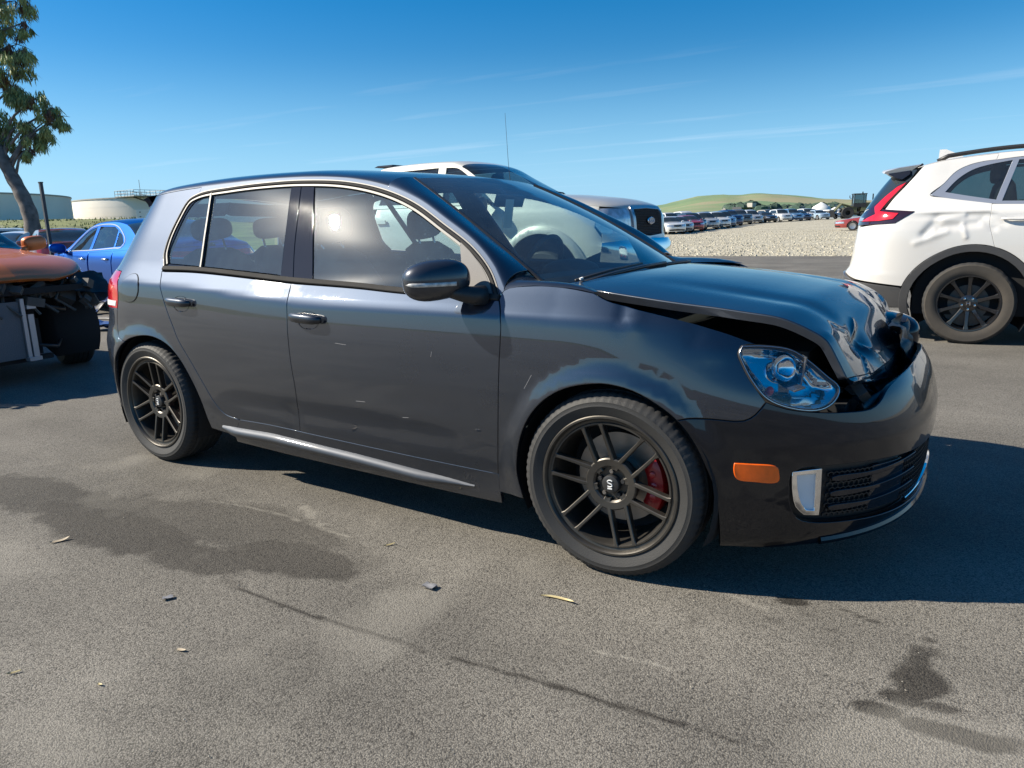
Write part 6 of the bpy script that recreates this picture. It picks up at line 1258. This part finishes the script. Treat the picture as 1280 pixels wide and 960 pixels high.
# ---- orange car without its front end
ORG = mat('orange_paint', (.66, .17, .03), rough=.40, metal=.3, coat=.5, dust=.13, dustc=(.30, .22, .17), dscale=2)
oc = empty('orange_car', (-6.17, -.24, 0), rad(7)); tag(oc, 'orange car with its front end torn off at the left edge', 'car')
os_ = Shell(-.2, -2.9, 2.7, 3.0, tab((.2, .80), (.4, .86), (.7, .89), (.9, .885), (1.0, .85), (1.08, .80), (1.3, .70), (1.5, .60), (1.6, .55)), tab((.3, .85), (.6, .82), (.8, .70), (1.0, .52)), tab((.2, -3.5), (.6, -3.6), (1.0, -3.5), (1.5, -3.1)),
    ze=tab((-3.8, 1.3), (-3.3, 1.45), (-2.5, 1.54), (-1.6, 1.54), (-1.1, 1.44), (-.6, 1.13), (-.45, 1.03), (.2, .955), (.6, .87), (1.3, .80)), zt=tab((-3.8, 1.33), (-3.3, 1.50), (-2.5, 1.59), (-1.6, 1.59), (-1.0, 1.50), (-.4, 1.10), (.2, 1.03), (.5, .97), (.8, .88), (1.3, .80)), xcf=lambda a: np.interp(a, [-3.8, -1.5, -1.1, -.4, .5, 1.29], [0, 0, .1, .16, .07, 0]), zb=1.0, xm=-1.4)
C = Car(os_, oc, ORG, .05); oa = [(0, .36, .44), (-2.65, .36, .42)]; tpo = lambda a: np.stack([a, np.minimum(os_.ze(a), 1.05)], 1)
C.p('front_fender', None, ring(lin([(-.45, .30), (-.45, 1.025)]), np.array([(a, float(os_.ze(a))-.004) for a in np.linspace(-.45, .52, 12)]), spl([(.52, .88), (.48, .80), (.40, .74), (.35, .62)]), arcseg(0, .36, .44, 38, 172)), flange=.03)
for a0, a1, nm in ((-1.5, -.45, 'front_door'), (-2.4, -1.5, 'rear_door')): C.p(nm, None, lower_ring(os_, .25, [], a0, a1, tpo))
C.p('quarter_panel', None, lower_ring(os_, .25, [], sR, -2.4, tpo), mirror='both')
ow1 = ring(spl([(-1.45, 1.46), (-1.15, 1.40), (-.70, 1.12)]), lin([(-.70, 1.12), (-1.45, 1.10), (-1.45, 1.46)])); ow2 = ring(lin([(-1.55, 1.47), (-2.7, 1.45), (-2.9, 1.12), (-1.55, 1.10), (-1.55, 1.47)]))
C.p('cabin_frame', None, ring(lin([(-.47, 1.045), (-3.5, 1.05)], .1), np.array([(a, float(os_.ze(a))) for a in np.linspace(-3.5, -.47, 40)])), holes=[ow1, ow2])
for w_ in (ow1, ow2): C.p('side_window', CARGLASS, w_, off=-.006, flange=0, step=.15)
C.c('roof', None, -3.7, -1.15); C.c('windscreen', CARGLASS, -1.15, -.46); 
C.c('hood', None, -.44, .98, flange=.03)
ODK = mat('engine_grey', (.05, .048, .045), rough=.6, dust=.2); AL = mat('radiator_fins', (.16, .17, .185), rough=.5, metal=.5, bump=.6, bscale=240); GAL = mat('galvanised_bracket', (.42, .43, .46), rough=.4, metal=.6)
b = MB(); b.box((.62, -.40, .44), (.03, .80, .46)); b.build('radiator_core', AL, oc)
for p_, r_h in (([(.58, .10, .70), (.62, .25, .60), (.55, .42, .56), (.40, .50, .60)], .018), ([(.60, -.1, .76), (.50, .20, .80), (.45, .55, .74)], .010), ([(.62, .12, .30), (.58, .30, .26), (.40, .45, .30)], .014)): b = MB(); b.tube(p_, r_h, 8); b.build('torn_hose', BLACK, oc, smooth=True)
for y in (-.83, .02): b = MB(); b.box((.63, y, .44), (.05, .03, .50)); b.box((.645, y+.05*(1 if y > 0 else -1), .38), (.03, .045, .36)); b.box((.65, y+.03, .20), (.05, .10, .03)); b.box((.65, y+.06*(1 if y > 0 else -1), .62), (.04, .07, .03)); b.build('radiator_bracket', GAL, oc)
b = MB(); b.box((.60, 0, .745), (.08, 1.2, .05)); b.box((.30, -.15, .50), (.46, .66, .40)); b.box((.1, -.1, .35), (.7, .7, .3)); b.box((.56, -.2, .19), (.05, .9, .04)); b.build('front_subframe', VOID, oc)
b = MB()
for i in range(46): r_ = random.Random(100+i); b.box((.35+.30*r_.random(), -.70+1.5*r_.random(), .62+.2*r_.random()), (.04+.1*r_.random(), .04+.1*r_.random(), .03+.05*r_.random()), RM(r_.random()*80, r_.random()*80, r_.random()*90))
for i in range(8): r_ = random.Random(i); y = -.5+.15*i; b.tube([(.35, y, .75), (.5, y+.1*r_.random(), .80), (.62, y-.1*r_.random(), .66), (.66, y+.05, .55)], .012, 6)
b.build('broken_front_parts', ODK, oc)
b = MB(); b.box((.0, .52, .45), (.20, .14, .08)); b.box((.0, .52, .25), (.25, .10, .05), RM(0, 10, 20)); b.tube([(.1, .55, .4), (.05, .66, .36)], .05, 8); b.build('suspension_arm', ODK, oc)
b = MB(); V = []; b.tube([(.38, .62, .27), (.38, .70, .27), (.38, .70, .33), (.38, .62, .33), (.38, .62, .27)], .010, 4); b.build('square_bracket', GAL, oc)
shard('torn_fender_liner', BLACK, (.42, .80, .72), (.34, .22, .20), 3.3, parent=oc, R=RM(30, 35, 10), n=9); shard('torn_fender_liner', BLACK, (.58, .66, .78), (.26, .30, .16), 8.3, parent=oc, R=RM(-10, 40, -20), n=9)
b = MB(); b.blob((.50, .86, .66), (.025, .03, .02), 10, 6); b.build('marker_bulb', ORANGE, oc)
for sg in (-1, 1): b = MB(); V, F = egg((-.72, sg*1.03, 1.115), (.07, .115, .072), 0, 3.0); b.add(V, F); b.tube([(-.70, sg*.95, 1.07), (-.66, sg*.85, 1.05)], .03, 8); b.build('door_mirror', ORG, oc, smooth=True)
wells(oc, (0, -2.65), .36, .44, .40, .80); cabin_block(oc, -3.3, .1, .78, .3, .98, zs=1.02, h=.38)
simple_wheel(oc, (.02, .79, .362), .368, .225, .24, math.pi+rad(-21), 5, ALLOY, 96); simple_wheel(oc, (.02, -.79, .362), .368, .225, .24, rad(-21), 5, ALLOY, 48)
for sg in (-1, 1): simple_wheel(oc, (-2.65, sg*.79, .362), .368, .225, .24, 0 if sg < 0 else math.pi, 5, ALLOY, 48)

# ---- cars far across the lot: six body kinds, each car its own object, paint per car
BODYX = mat('far_body', (.5, .5, .5), rough=.3, coat=1)
def far_proto(kind):
    L0, L1, H = dict(sedan=(.85, -3.75, 1.43), suv=(.85, -3.6, 1.70), hatch=(.82, -3.3, 1.48), pickup=(1.0, -4.6, 1.85), van=(.85, -4.1, 1.75), coupe=(1.3, -3.6, 1.30))[kind]
    W = .97 if kind == 'pickup' else .91; zb = .92*H/1.43 if kind not in ('suv', 'pickup', 'van') else H*.60
    kf = {'sedan': [(-3.9, zb+.06), (-3.2, zb+.08), (-2.6, H-.14), (-2.1, H-.05), (-1.5, H-.05), (-1.1, H-.12), (-.45, zb+.02), (.3, zb-.05), (1.3, zb-.20)]}.get(kind)
    if kind in ('suv', 'hatch', 'van'): kf = [(-4.2, H*.78), (L1+.5, H-.14), (-2.2, H-.05), (-1.5, H-.05), (-1.05, H-.13), (-.4, zb+.03), (.3, zb-.03), (1.3, zb-.17)]
    if kind == 'coupe': kf = [(-3.9, .95), (-3.2, 1.0), (-2.3, H-.08), (-1.7, H-.05), (-1.2, H-.10), (-.4, .93), (.3, .84), (1.3, .66)]
    if kind == 'pickup': kf = [(-5.2, 1.25), (-3.25, 1.26), (-3.0, H-.12), (-1.6, H-.05), (-1.3, H-.10), (-.6, zb+.12), (.3, zb+.08), (1.3, zb)]
    ze = tab(*kf); k2 = [(x, z+(.05 if -3.0 < x < -.9 else .04 if x < 1 else 0)) for x, z in kf]; zt = tab(*k2)
    sh = Shell(-.1, L1+.85, 3.2, 3.4, tab((.2, W-.06), (.4, W), (zb-.15, W), (zb-.02, W-.03), (zb+.05, W-.08), (H-.1, W-.28), (H, W-.33)), tab((.2, L0-.05), (.5, L0), (zb, L0-.12), (H, .3)), tab((.2, L1+.05), (.6, L1), (zb, L1+.03), (H, L1+.45)), ze=ze, zt=zt, zb=zb, xm=-1.5, bul=.5, xcf=lambda a: np.interp(a, [L1-.3, L1+1, -1, -.3, .8, 1.39], [0, 0, .06, .10, .03, 0]))
    aF_ = -.1+.95*math.pi/2; aR_ = L1+.85-.8*math.pi/2; R = .38 if kind in ('pickup',) else .34; wb = {'pickup': 3.5, 'van': 3.0, 'coupe': 2.6}.get(kind, 2.68)
    ars = [(0, R, R+.06), (-wb, R, R+.06)]; tpx = lambda a: np.stack([a, ze(a)], 1); MS = [BODYX, DARKGLASS, TREAD, ALLOY, LAMPC, REDL, BLACK]; b = MB()
    def add(V, F, i, mir=True):
        b.cur = i; b.add([tuple(v) for v in V], F)
        if mir: b.add([(v[0], -v[1], v[2]) for v in V], [tuple(f[::-1]) for f in F])
    def pn(r, i, F=sh.side, off=0, holes=(), sc=(1, 1), st=.14): V, _, F_ = pmesh(F, r, holes=holes, step=st, gap=0, flange=0, off=off, centre=(-1.3, 0, .6), sc=sc); add(V, F_, i)
    rear = L1+.75 if kind in ('suv', 'van', 'hatch') else (-2.95 if kind == 'pickup' else -2.55)
    pad = .10; wr = ring(lin([(-.72, zb+.06), (rear+.12, zb+.07)], .2), np.array([(a, min(float(ze(a))-.085, H-.15)) for a in np.linspace(rear+.25, -1.1, 9)]))
    pn(lower_ring(sh, .22, ars, aR_-.0, aF_, tpx, .12), 0); pn(wr, 1, off=.008)
    cr = lambda a0, a1, i: pn(ring(lin([(a0, 0), (a1, 0)], .15), lin([(a1, 0), (a1, 1)], .2), lin([(a1, 1), (a0, 1)], .15), lin([(a0, 1), (a0, 0)], .2)), i, F=sh.crown, sc=(1, .8))
    rg0, rg1 = {'sedan': (-3.15, -2.5), 'coupe': (-3.1, -2.35), 'pickup': (-3.24, -3.02)}.get(kind, (aR_+.05, L1+.55))
    cr(aR_+.001, rg0, 0); cr(rg0, rg1, 1); cr(rg1, -1.1, 0); cr(-1.1, -.5, 1); cr(-.5, aF_-.001, 0)
    pn(ring(lin([(.52, zb-.30), (.56, zb-.17), (1.05, zb-.20), (1.05, zb-.32), (.52, zb-.30)])), 4, off=.012); pn(ring(lin([(1.08, zb-.32), (1.08, zb-.20), (aF_-.002, zb-.20)]), lin([(aF_-.002, zb-.20), (aF_-.002, zb-.34), (1.08, zb-.32)])), 6, off=.014)
    pn(ring(lin([(.75, .28), (.75, .38), (aF_-.002, .42)]), lin([(aF_-.002, .42), (aF_-.002, .28), (.75, .28)])), 6, off=.012); pn(ring(lin([(L1+.35, zb-.22), (L1-.1, zb-.22), (L1-.1, zb-.06), (L1+.35, zb-.06), (L1+.35, zb-.22)])), 5, off=.012)
    b.cur = 6; b.box((-wb/2, 0, .36), (wb+1.1, 1.3, .26)); b.box((-wb/2-.1, 0, .62), (wb+.2, 1.6, .3))
    for x in (0, -wb):
        for sg in (-1, 1):
            y = sg*(W-.12); b.cur = 2; b.lathe([(R*.66, -.11), (R*.96, -.115), (R, -.08), (R, .08), (R*.96, .115), (R*.66, .11)], 18, c=(x, y, R)); b.cur = 3; b.lathe([(R*.66, -.10*1), (R*.2, -.07), (0, -.07)] if sg < 0 else [(R*.66, .10), (R*.2, .07), (0, .07)], 18, c=(x, y, R)); b.cur = 6; b.lathe([(R*.5, -.085*1 if sg < 0 else .085), (R*.3, -.075 if sg < 0 else .075)], 18, c=(x, y, R))
    for sg in (-1, 1): b.cur = 0; V, F = egg((-.6, sg*(W+.08), zb+.08), (.08, .11, .08), 0, 3, 8, 6); b.add(V, F)
    me_o = b.build('parked_car', None, None, mats=MS, auto=35); me = me_o.data; bpy.data.objects.remove(me_o); return me
PROT = {k: far_proto(k) for k in ('sedan', 'suv', 'hatch', 'pickup', 'van', 'coupe')}
def farmat(c): return mat('paint_%d_%d_%d' % tuple(int(v*99) for v in c), c, rough=.32, metal=.2, coat=1, dust=.1)
WH, SI, DG, BK, BL, DB, RD, TN = (.72, .72, .70), (.42, .43, .44), (.10, .105, .11), (.03, .03, .035), (.12, .25, .42), (.02, .05, .14), (.34, .03, .04), (.45, .40, .32)
def far_car(kind, x, y, rz, colr, label, group='cars parked in the row across the gravel', z=None):
    o = bpy.data.objects.new('parked_car', PROT[kind]); COL.objects.link(o); o.location = (x, y, float(terr(np.array(x*1.), np.array(y*1.)))+.01 if z is None else z); o.rotation_euler = (0, 0, rad(rz)); o.material_slots[0].link = 'OBJECT'; o.material_slots[0].material = farmat(colr)
    cat = {'sedan': 'car', 'suv': 'suv', 'hatch': 'car', 'pickup': 'pickup truck', 'van': 'van', 'coupe': 'car'}[kind]; tag(o, label, cat, group); return o
rz = -48
far_car('sedan', -21.0, 55.1, rz, WH, 'small white car at the near end of the row, next to the pickup grille')
far_car('sedan', -21.6, 58.6, rz, SI, 'silver car with pale hood, second from the near end of the row')
far_car('hatch', -21.9, 62.3, rz, RD, 'car with a pinkish red nose, third from the near end of the row')
far_car('suv', -22.9, 65.9, rz, BK, 'black suv behind the car with the red nose')
far_car('suv', -23.0, 70.0, rz, SI, 'silver grey suv between the black suv and a white suv')
far_car('suv', -23.1, 74.2, rz, WH, 'white suv just right of the silver grey suv')
far_car('van', -23.8, 78.4, rz, BL, 'pale blue van half hidden behind the white suv')
far_car('pickup', -24.6, 83.6, rz, DB, 'dark blue pickup with a pale roof in the middle of the row')
far_car('pickup', -25.3, 90.0, rz, DG, 'dark grey pickup right of the dark blue pickup')
far_car('suv', -25.4, 95.5, rz, SI, 'grey suv left of the black car in the row')
far_car('sedan', -24.4, 98.8, rz, BK, 'black car between the grey suv and the white suv')
far_car('suv', -23.5, 103.2, rz, WH, 'white suv right of the black car')
far_car('suv', -22.5, 105.4, rz, BL, 'blue suv right of the second white suv')
far_car('sedan', -22.5, 110.6, rz, DB, 'dark blue sedan near the far end of the row')
far_car('suv', -22.5, 115.2, rz, WH, 'white suv between the dark blue sedan and the pale blue car')
far_car('sedan', -20.7, 114.4, rz, (.40, .52, .62), 'pale blue car facing the gravel near the far end of the row')
far_car('sedan', -19.6, 121.0, rz+20, WH, 'white sedan at the far end of the row, by the dark raised suv')
far_car('van', -27.8, 104.0, rz, WH, 'white van behind the row, above the black car')
for i, (x, y, k, c, lb) in enumerate([(-26.0, 60.0, 'suv', WH, 'white suv in the second row behind the silver car'), (-27.0, 67.0, 'suv', SI, 'silver suv in the second row behind the black suv'), (-28, 74.0, 'van', WH, 'white van in the second row behind the silver grey suv'), (-29, 82.0, 'pickup', WH, 'white pickup in the second row behind the pale blue van'), (-29.8, 92.0, 'suv', DG, 'grey suv in the second row behind the dark pickups'), (-28.0, 115.0, 'suv', TN, 'tan suv in the second row near the far end'), (-26, 122, 'van', SI, 'silver van in the second row at the far end'), (-24, 127, 'suv', WH, 'white suv farthest back in the second row')]):
    far_car(k, x, y, rz+10, c, lb, 'cars parked in the second row')
far_car('coupe', -8.1, 58.2, 184, (.36, .045, .04), 'maroon low sports car alone on the gravel, left of the white crossover', group='cars standing alone on the gravel')
far_car('suv', -19.5, 122.5, 200, BK, 'dark suv raised above the others behind the maroon car', group='cars standing alone on the gravel', z=.95)
far_car('sedan', -37.6, 17.4, 30, (.62, .66, .72), 'white sedan with blue tinted windows behind the dark post', 'cars behind the orange car', z=0)
far_car('suv', -41.5, 17.2, 60, WH, 'white suv behind the dark post, left of the white sedan', 'cars behind the orange car', z=0)
far_car('sedan', -24.5, 9.3, 160, (.20, .03, .025), 'dark red car between the orange car and the white sedan', 'cars behind the orange car', z=0)
far_car('sedan', -31.0, 12.8, 110, (.75, .74, .72), 'white car under the gum tree trunk', 'cars behind the orange car', z=0)
# wheel loader behind the raised suv
lt = empty('wheel_loader', (-17.0, 121.5, .62), rad(200)); lt.scale = (1.15, 1.15, 1.15); tag(lt, 'dark wheel loader with a glazed cab behind the dark raised suv', 'wheel loader'); YL = mat('loader_green', (.10, .11, .04), rough=.6, dust=.2)
b = MB(); b.box((-1.4, 0, 1.45), (2.6, 1.5, 1.1), None, .9, .9); b.box((1.1, 0, 1.1), (1.6, 1.0, .7)); b.build('chassis', YL, lt)
b = MB(); b.box((0, 0, 3.12), (1.6, 1.6, .12)); b.box((0, 0, 1.7), (1.5, 1.5, .5));
for x in (-.7, .7):
    for y in (-.7, .7): b.box((x, y, 2.5), (.09, .09, 1.3))
b.tube([(.8, -.9, 2.6), (.9, -1.3, 2.7), (.9, -1.3, 3.0)], .05, 6); b.tube([(-1.6, .3, 2.0), (-1.6, .3, 3.1)], .08, 8); b.tube([(-.4, 0, 3.15), (-.4, 0, 3.4)], .08, 8); b.build('cab_frame', BLACK, lt)
b = MB(); b.box((0, 0, 2.45), (1.36, 1.36, 1.15)); b.build('cab_glass', CARGLASS, lt)
b = MB(); b.tube([(.9, .45, 1.5), (2.2, .45, 1.9), (3.2, .45, .8)], .14, 6); b.tube([(.9, -.45, 1.5), (2.2, -.45, 1.9), (3.2, -.45, .8)], .14, 6); b.build('lift_arm', YL, lt)
b = MB(); b.box((3.5, 0, .7), (.9, 2.5, .9), None, .6); b.build('bucket', ODK, lt)
for x in (-1.5, 1.5):
    for y in (-.95, .95): b = MB(); b.lathe([(.3, -.25), (.7, -.28), (.75, -.2), (.75, .2), (.7, .28), (.3, .25)], 24, c=(x, y, .75)); b.lathe([(.3, -.2), (0, -.2)], 16, c=(x, y, .75)); b.build('wheel', TREAD, lt)
# pale plant buildings far off
for i, (x, y, z, r, h_, lb) in enumerate([(-60.5, 325, -5.0, 4.2, 11.5, 'tall white silo far beyond the row of cars'), (-56.0, 330, -5.0, 3.6, 9.5, 'shorter white silo right of the tall one'), (-66.5, 330, -5.0, 4.5, 8.8, 'squat white silo left of the tall one')]):
    b = MB(); b.lathe([(r, 0), (r, h_*.7), (r*.75, h_*.85), (.3, h_), (0, h_)], 20, 'z'); o = b.build('white_silo', mat('silo_white', (.68, .68, .66), rough=.6, var=.15, vscale=.3), auto=40); o.location = (x, y, z); tag(o, lb, 'silo', 'white silos far beyond the lot')
t = empty('white_warehouse', (-45, 240, -3.2), rad(12)); tag(t, 'long low white warehouse at the far edge of the lot', 'building'); b = MB(); b.box((0, 0, 2.2), (26, 12, 4.4)); b.build('wall', WHITE, t); b = MB(); b.add([(-13.2, -6.2, 4.4), (13.2, -6.2, 4.4), (13.2, 6.2, 4.4), (-13.2, 6.2, 4.4), (-13.2, 0, 5.4), (13.2, 0, 5.4)], [(0, 1, 5, 4), (3, 4, 5, 2), (0, 4, 3), (1, 2, 5)]); b.build('roof', mat('pale_roof', (.55, .56, .57), rough=.5), t)
for i in range(5): b = MB(); b.box((-10+5*i, -6.03, 1.6), (2.6, .08, 3.2)); b.build('door', mat('door_grey', (.25, .27, .3), rough=.5), t)
# ---- litter on the asphalt
def leaf(name, loc, ln, wd, rz, m, label, cat='leaf', curl=.25, bend=.0, group=None):
    rows = []
    for i, t in enumerate(np.linspace(-1, 1, 11)):
        w_ = wd*(1-t*t)**.6+.0004; y = bend*(t*t-.3); zz = .003+curl*ln*.25*(t*t)*(1 if t > 0 else .4)
        rows.append([(t*ln/2, y-w_/2, zz+.002), (t*ln/2, y, zz), (t*ln/2, y+w_/2, zz+.003)])
    b = MB(); b.grid(rows); b.grid([[(x, y, z-.0006) for x, y, z in r] for r in rows], flip=True); o = b.build(name, m, smooth=True); o.location = loc; o.rotation_euler = (0, 0, rad(rz)); tag(o, label, cat, group)
YLF = mat('dry_yellow_leaf', (.52, .43, .22), rough=.6, var=.25, vscale=40); BLF = mat('pale_dry_leaf', (.46, .38, .27), rough=.7, var=.2, vscale=40); DLF = mat('dark_chip', (.10, .10, .11), rough=.5)
leaf('dry_leaf', (-.06, -1.097, 0), .115, .011, 4, YLF, 'long curved yellow leaf on the asphalt below the front wheel', bend=-.014)
leaf('dry_leaf', (-1.972, -1.676, 0), .07, .018, 70, BLF, 'small pale leaf on the dark patch at the left', curl=.5)
leaf('dry_leaf', (-.808, -1.06, 0), .045, .007, 60, YLF, 'tiny yellow leaf sliver between the wheels')
leaf('dry_leaf', (-.849, -1.893, 0), .035, .010, 15, BLF, 'small grey tan leaf in the lower left')
leaf('dry_leaf', (-1.151, -2.196, 0), .035, .006, 60, YLF, 'thin straw at the bottom left edge', 'straw')
leaf('dry_leaf', (-.888, -2.103, 0), .018, .006, 10, YLF, 'tiny yellow flake near the bottom left', 'leaf')
shard('plastic_chip', mat('grey_chip', (.22, .22, .23), rough=.4), (0, 0, .010), (.045, .03, .02), 1.4, parent=None, n=5, th=.003); o = bpy.context.scene.objects['plastic_chip']; o.location = (-.466, -1.242, 0); tag(o, 'grey plastic chip on the asphalt in front of the hatchback', 'plastic chip')
o2 = o.copy(); COL.objects.link(o2); o2.location = (-1.165, -1.732, 0); o2.scale = (.7, .7, .8); o2.rotation_euler = (0, 0, 1); tag(o2, 'small dark chip at the edge of the dark patch on the left', 'plastic chip')
shard('blue_debris', mat('blue_plastic', (.03, .08, .24), rough=.4), (0, 0, .09), (.50, .26, .30), 6.6, parent=None, n=8, th=.02); o = bpy.context.scene.objects['blue_debris']; o.location = (-8.35, 1.97, 0); o.rotation_euler = (0, 0, .4); tag(o, 'crumpled blue panel with a white corner lying beyond the orange car', 'debris')
shard('black_debris', BLACK, (0, 0, .12), (.35, .25, .45), 4.4, parent=None, n=8, th=.02); o = bpy.context.scene.objects['black_debris']; o.location = (-10.5, 2.95, 0); tag(o, 'broken black plastic piece on the ground by the blue sedan', 'debris')
b = MB(); b.tube([(0, 0, .01), (.5, .12, .02), (1.0, .18, .01), (1.4, .4, .015)], .012, 6); o = b.build('black_hose', BLACK); o.location = (-10.0, 2.5, 0); tag(o, 'thin black hose lying on the asphalt by the blue sedan', 'hose')
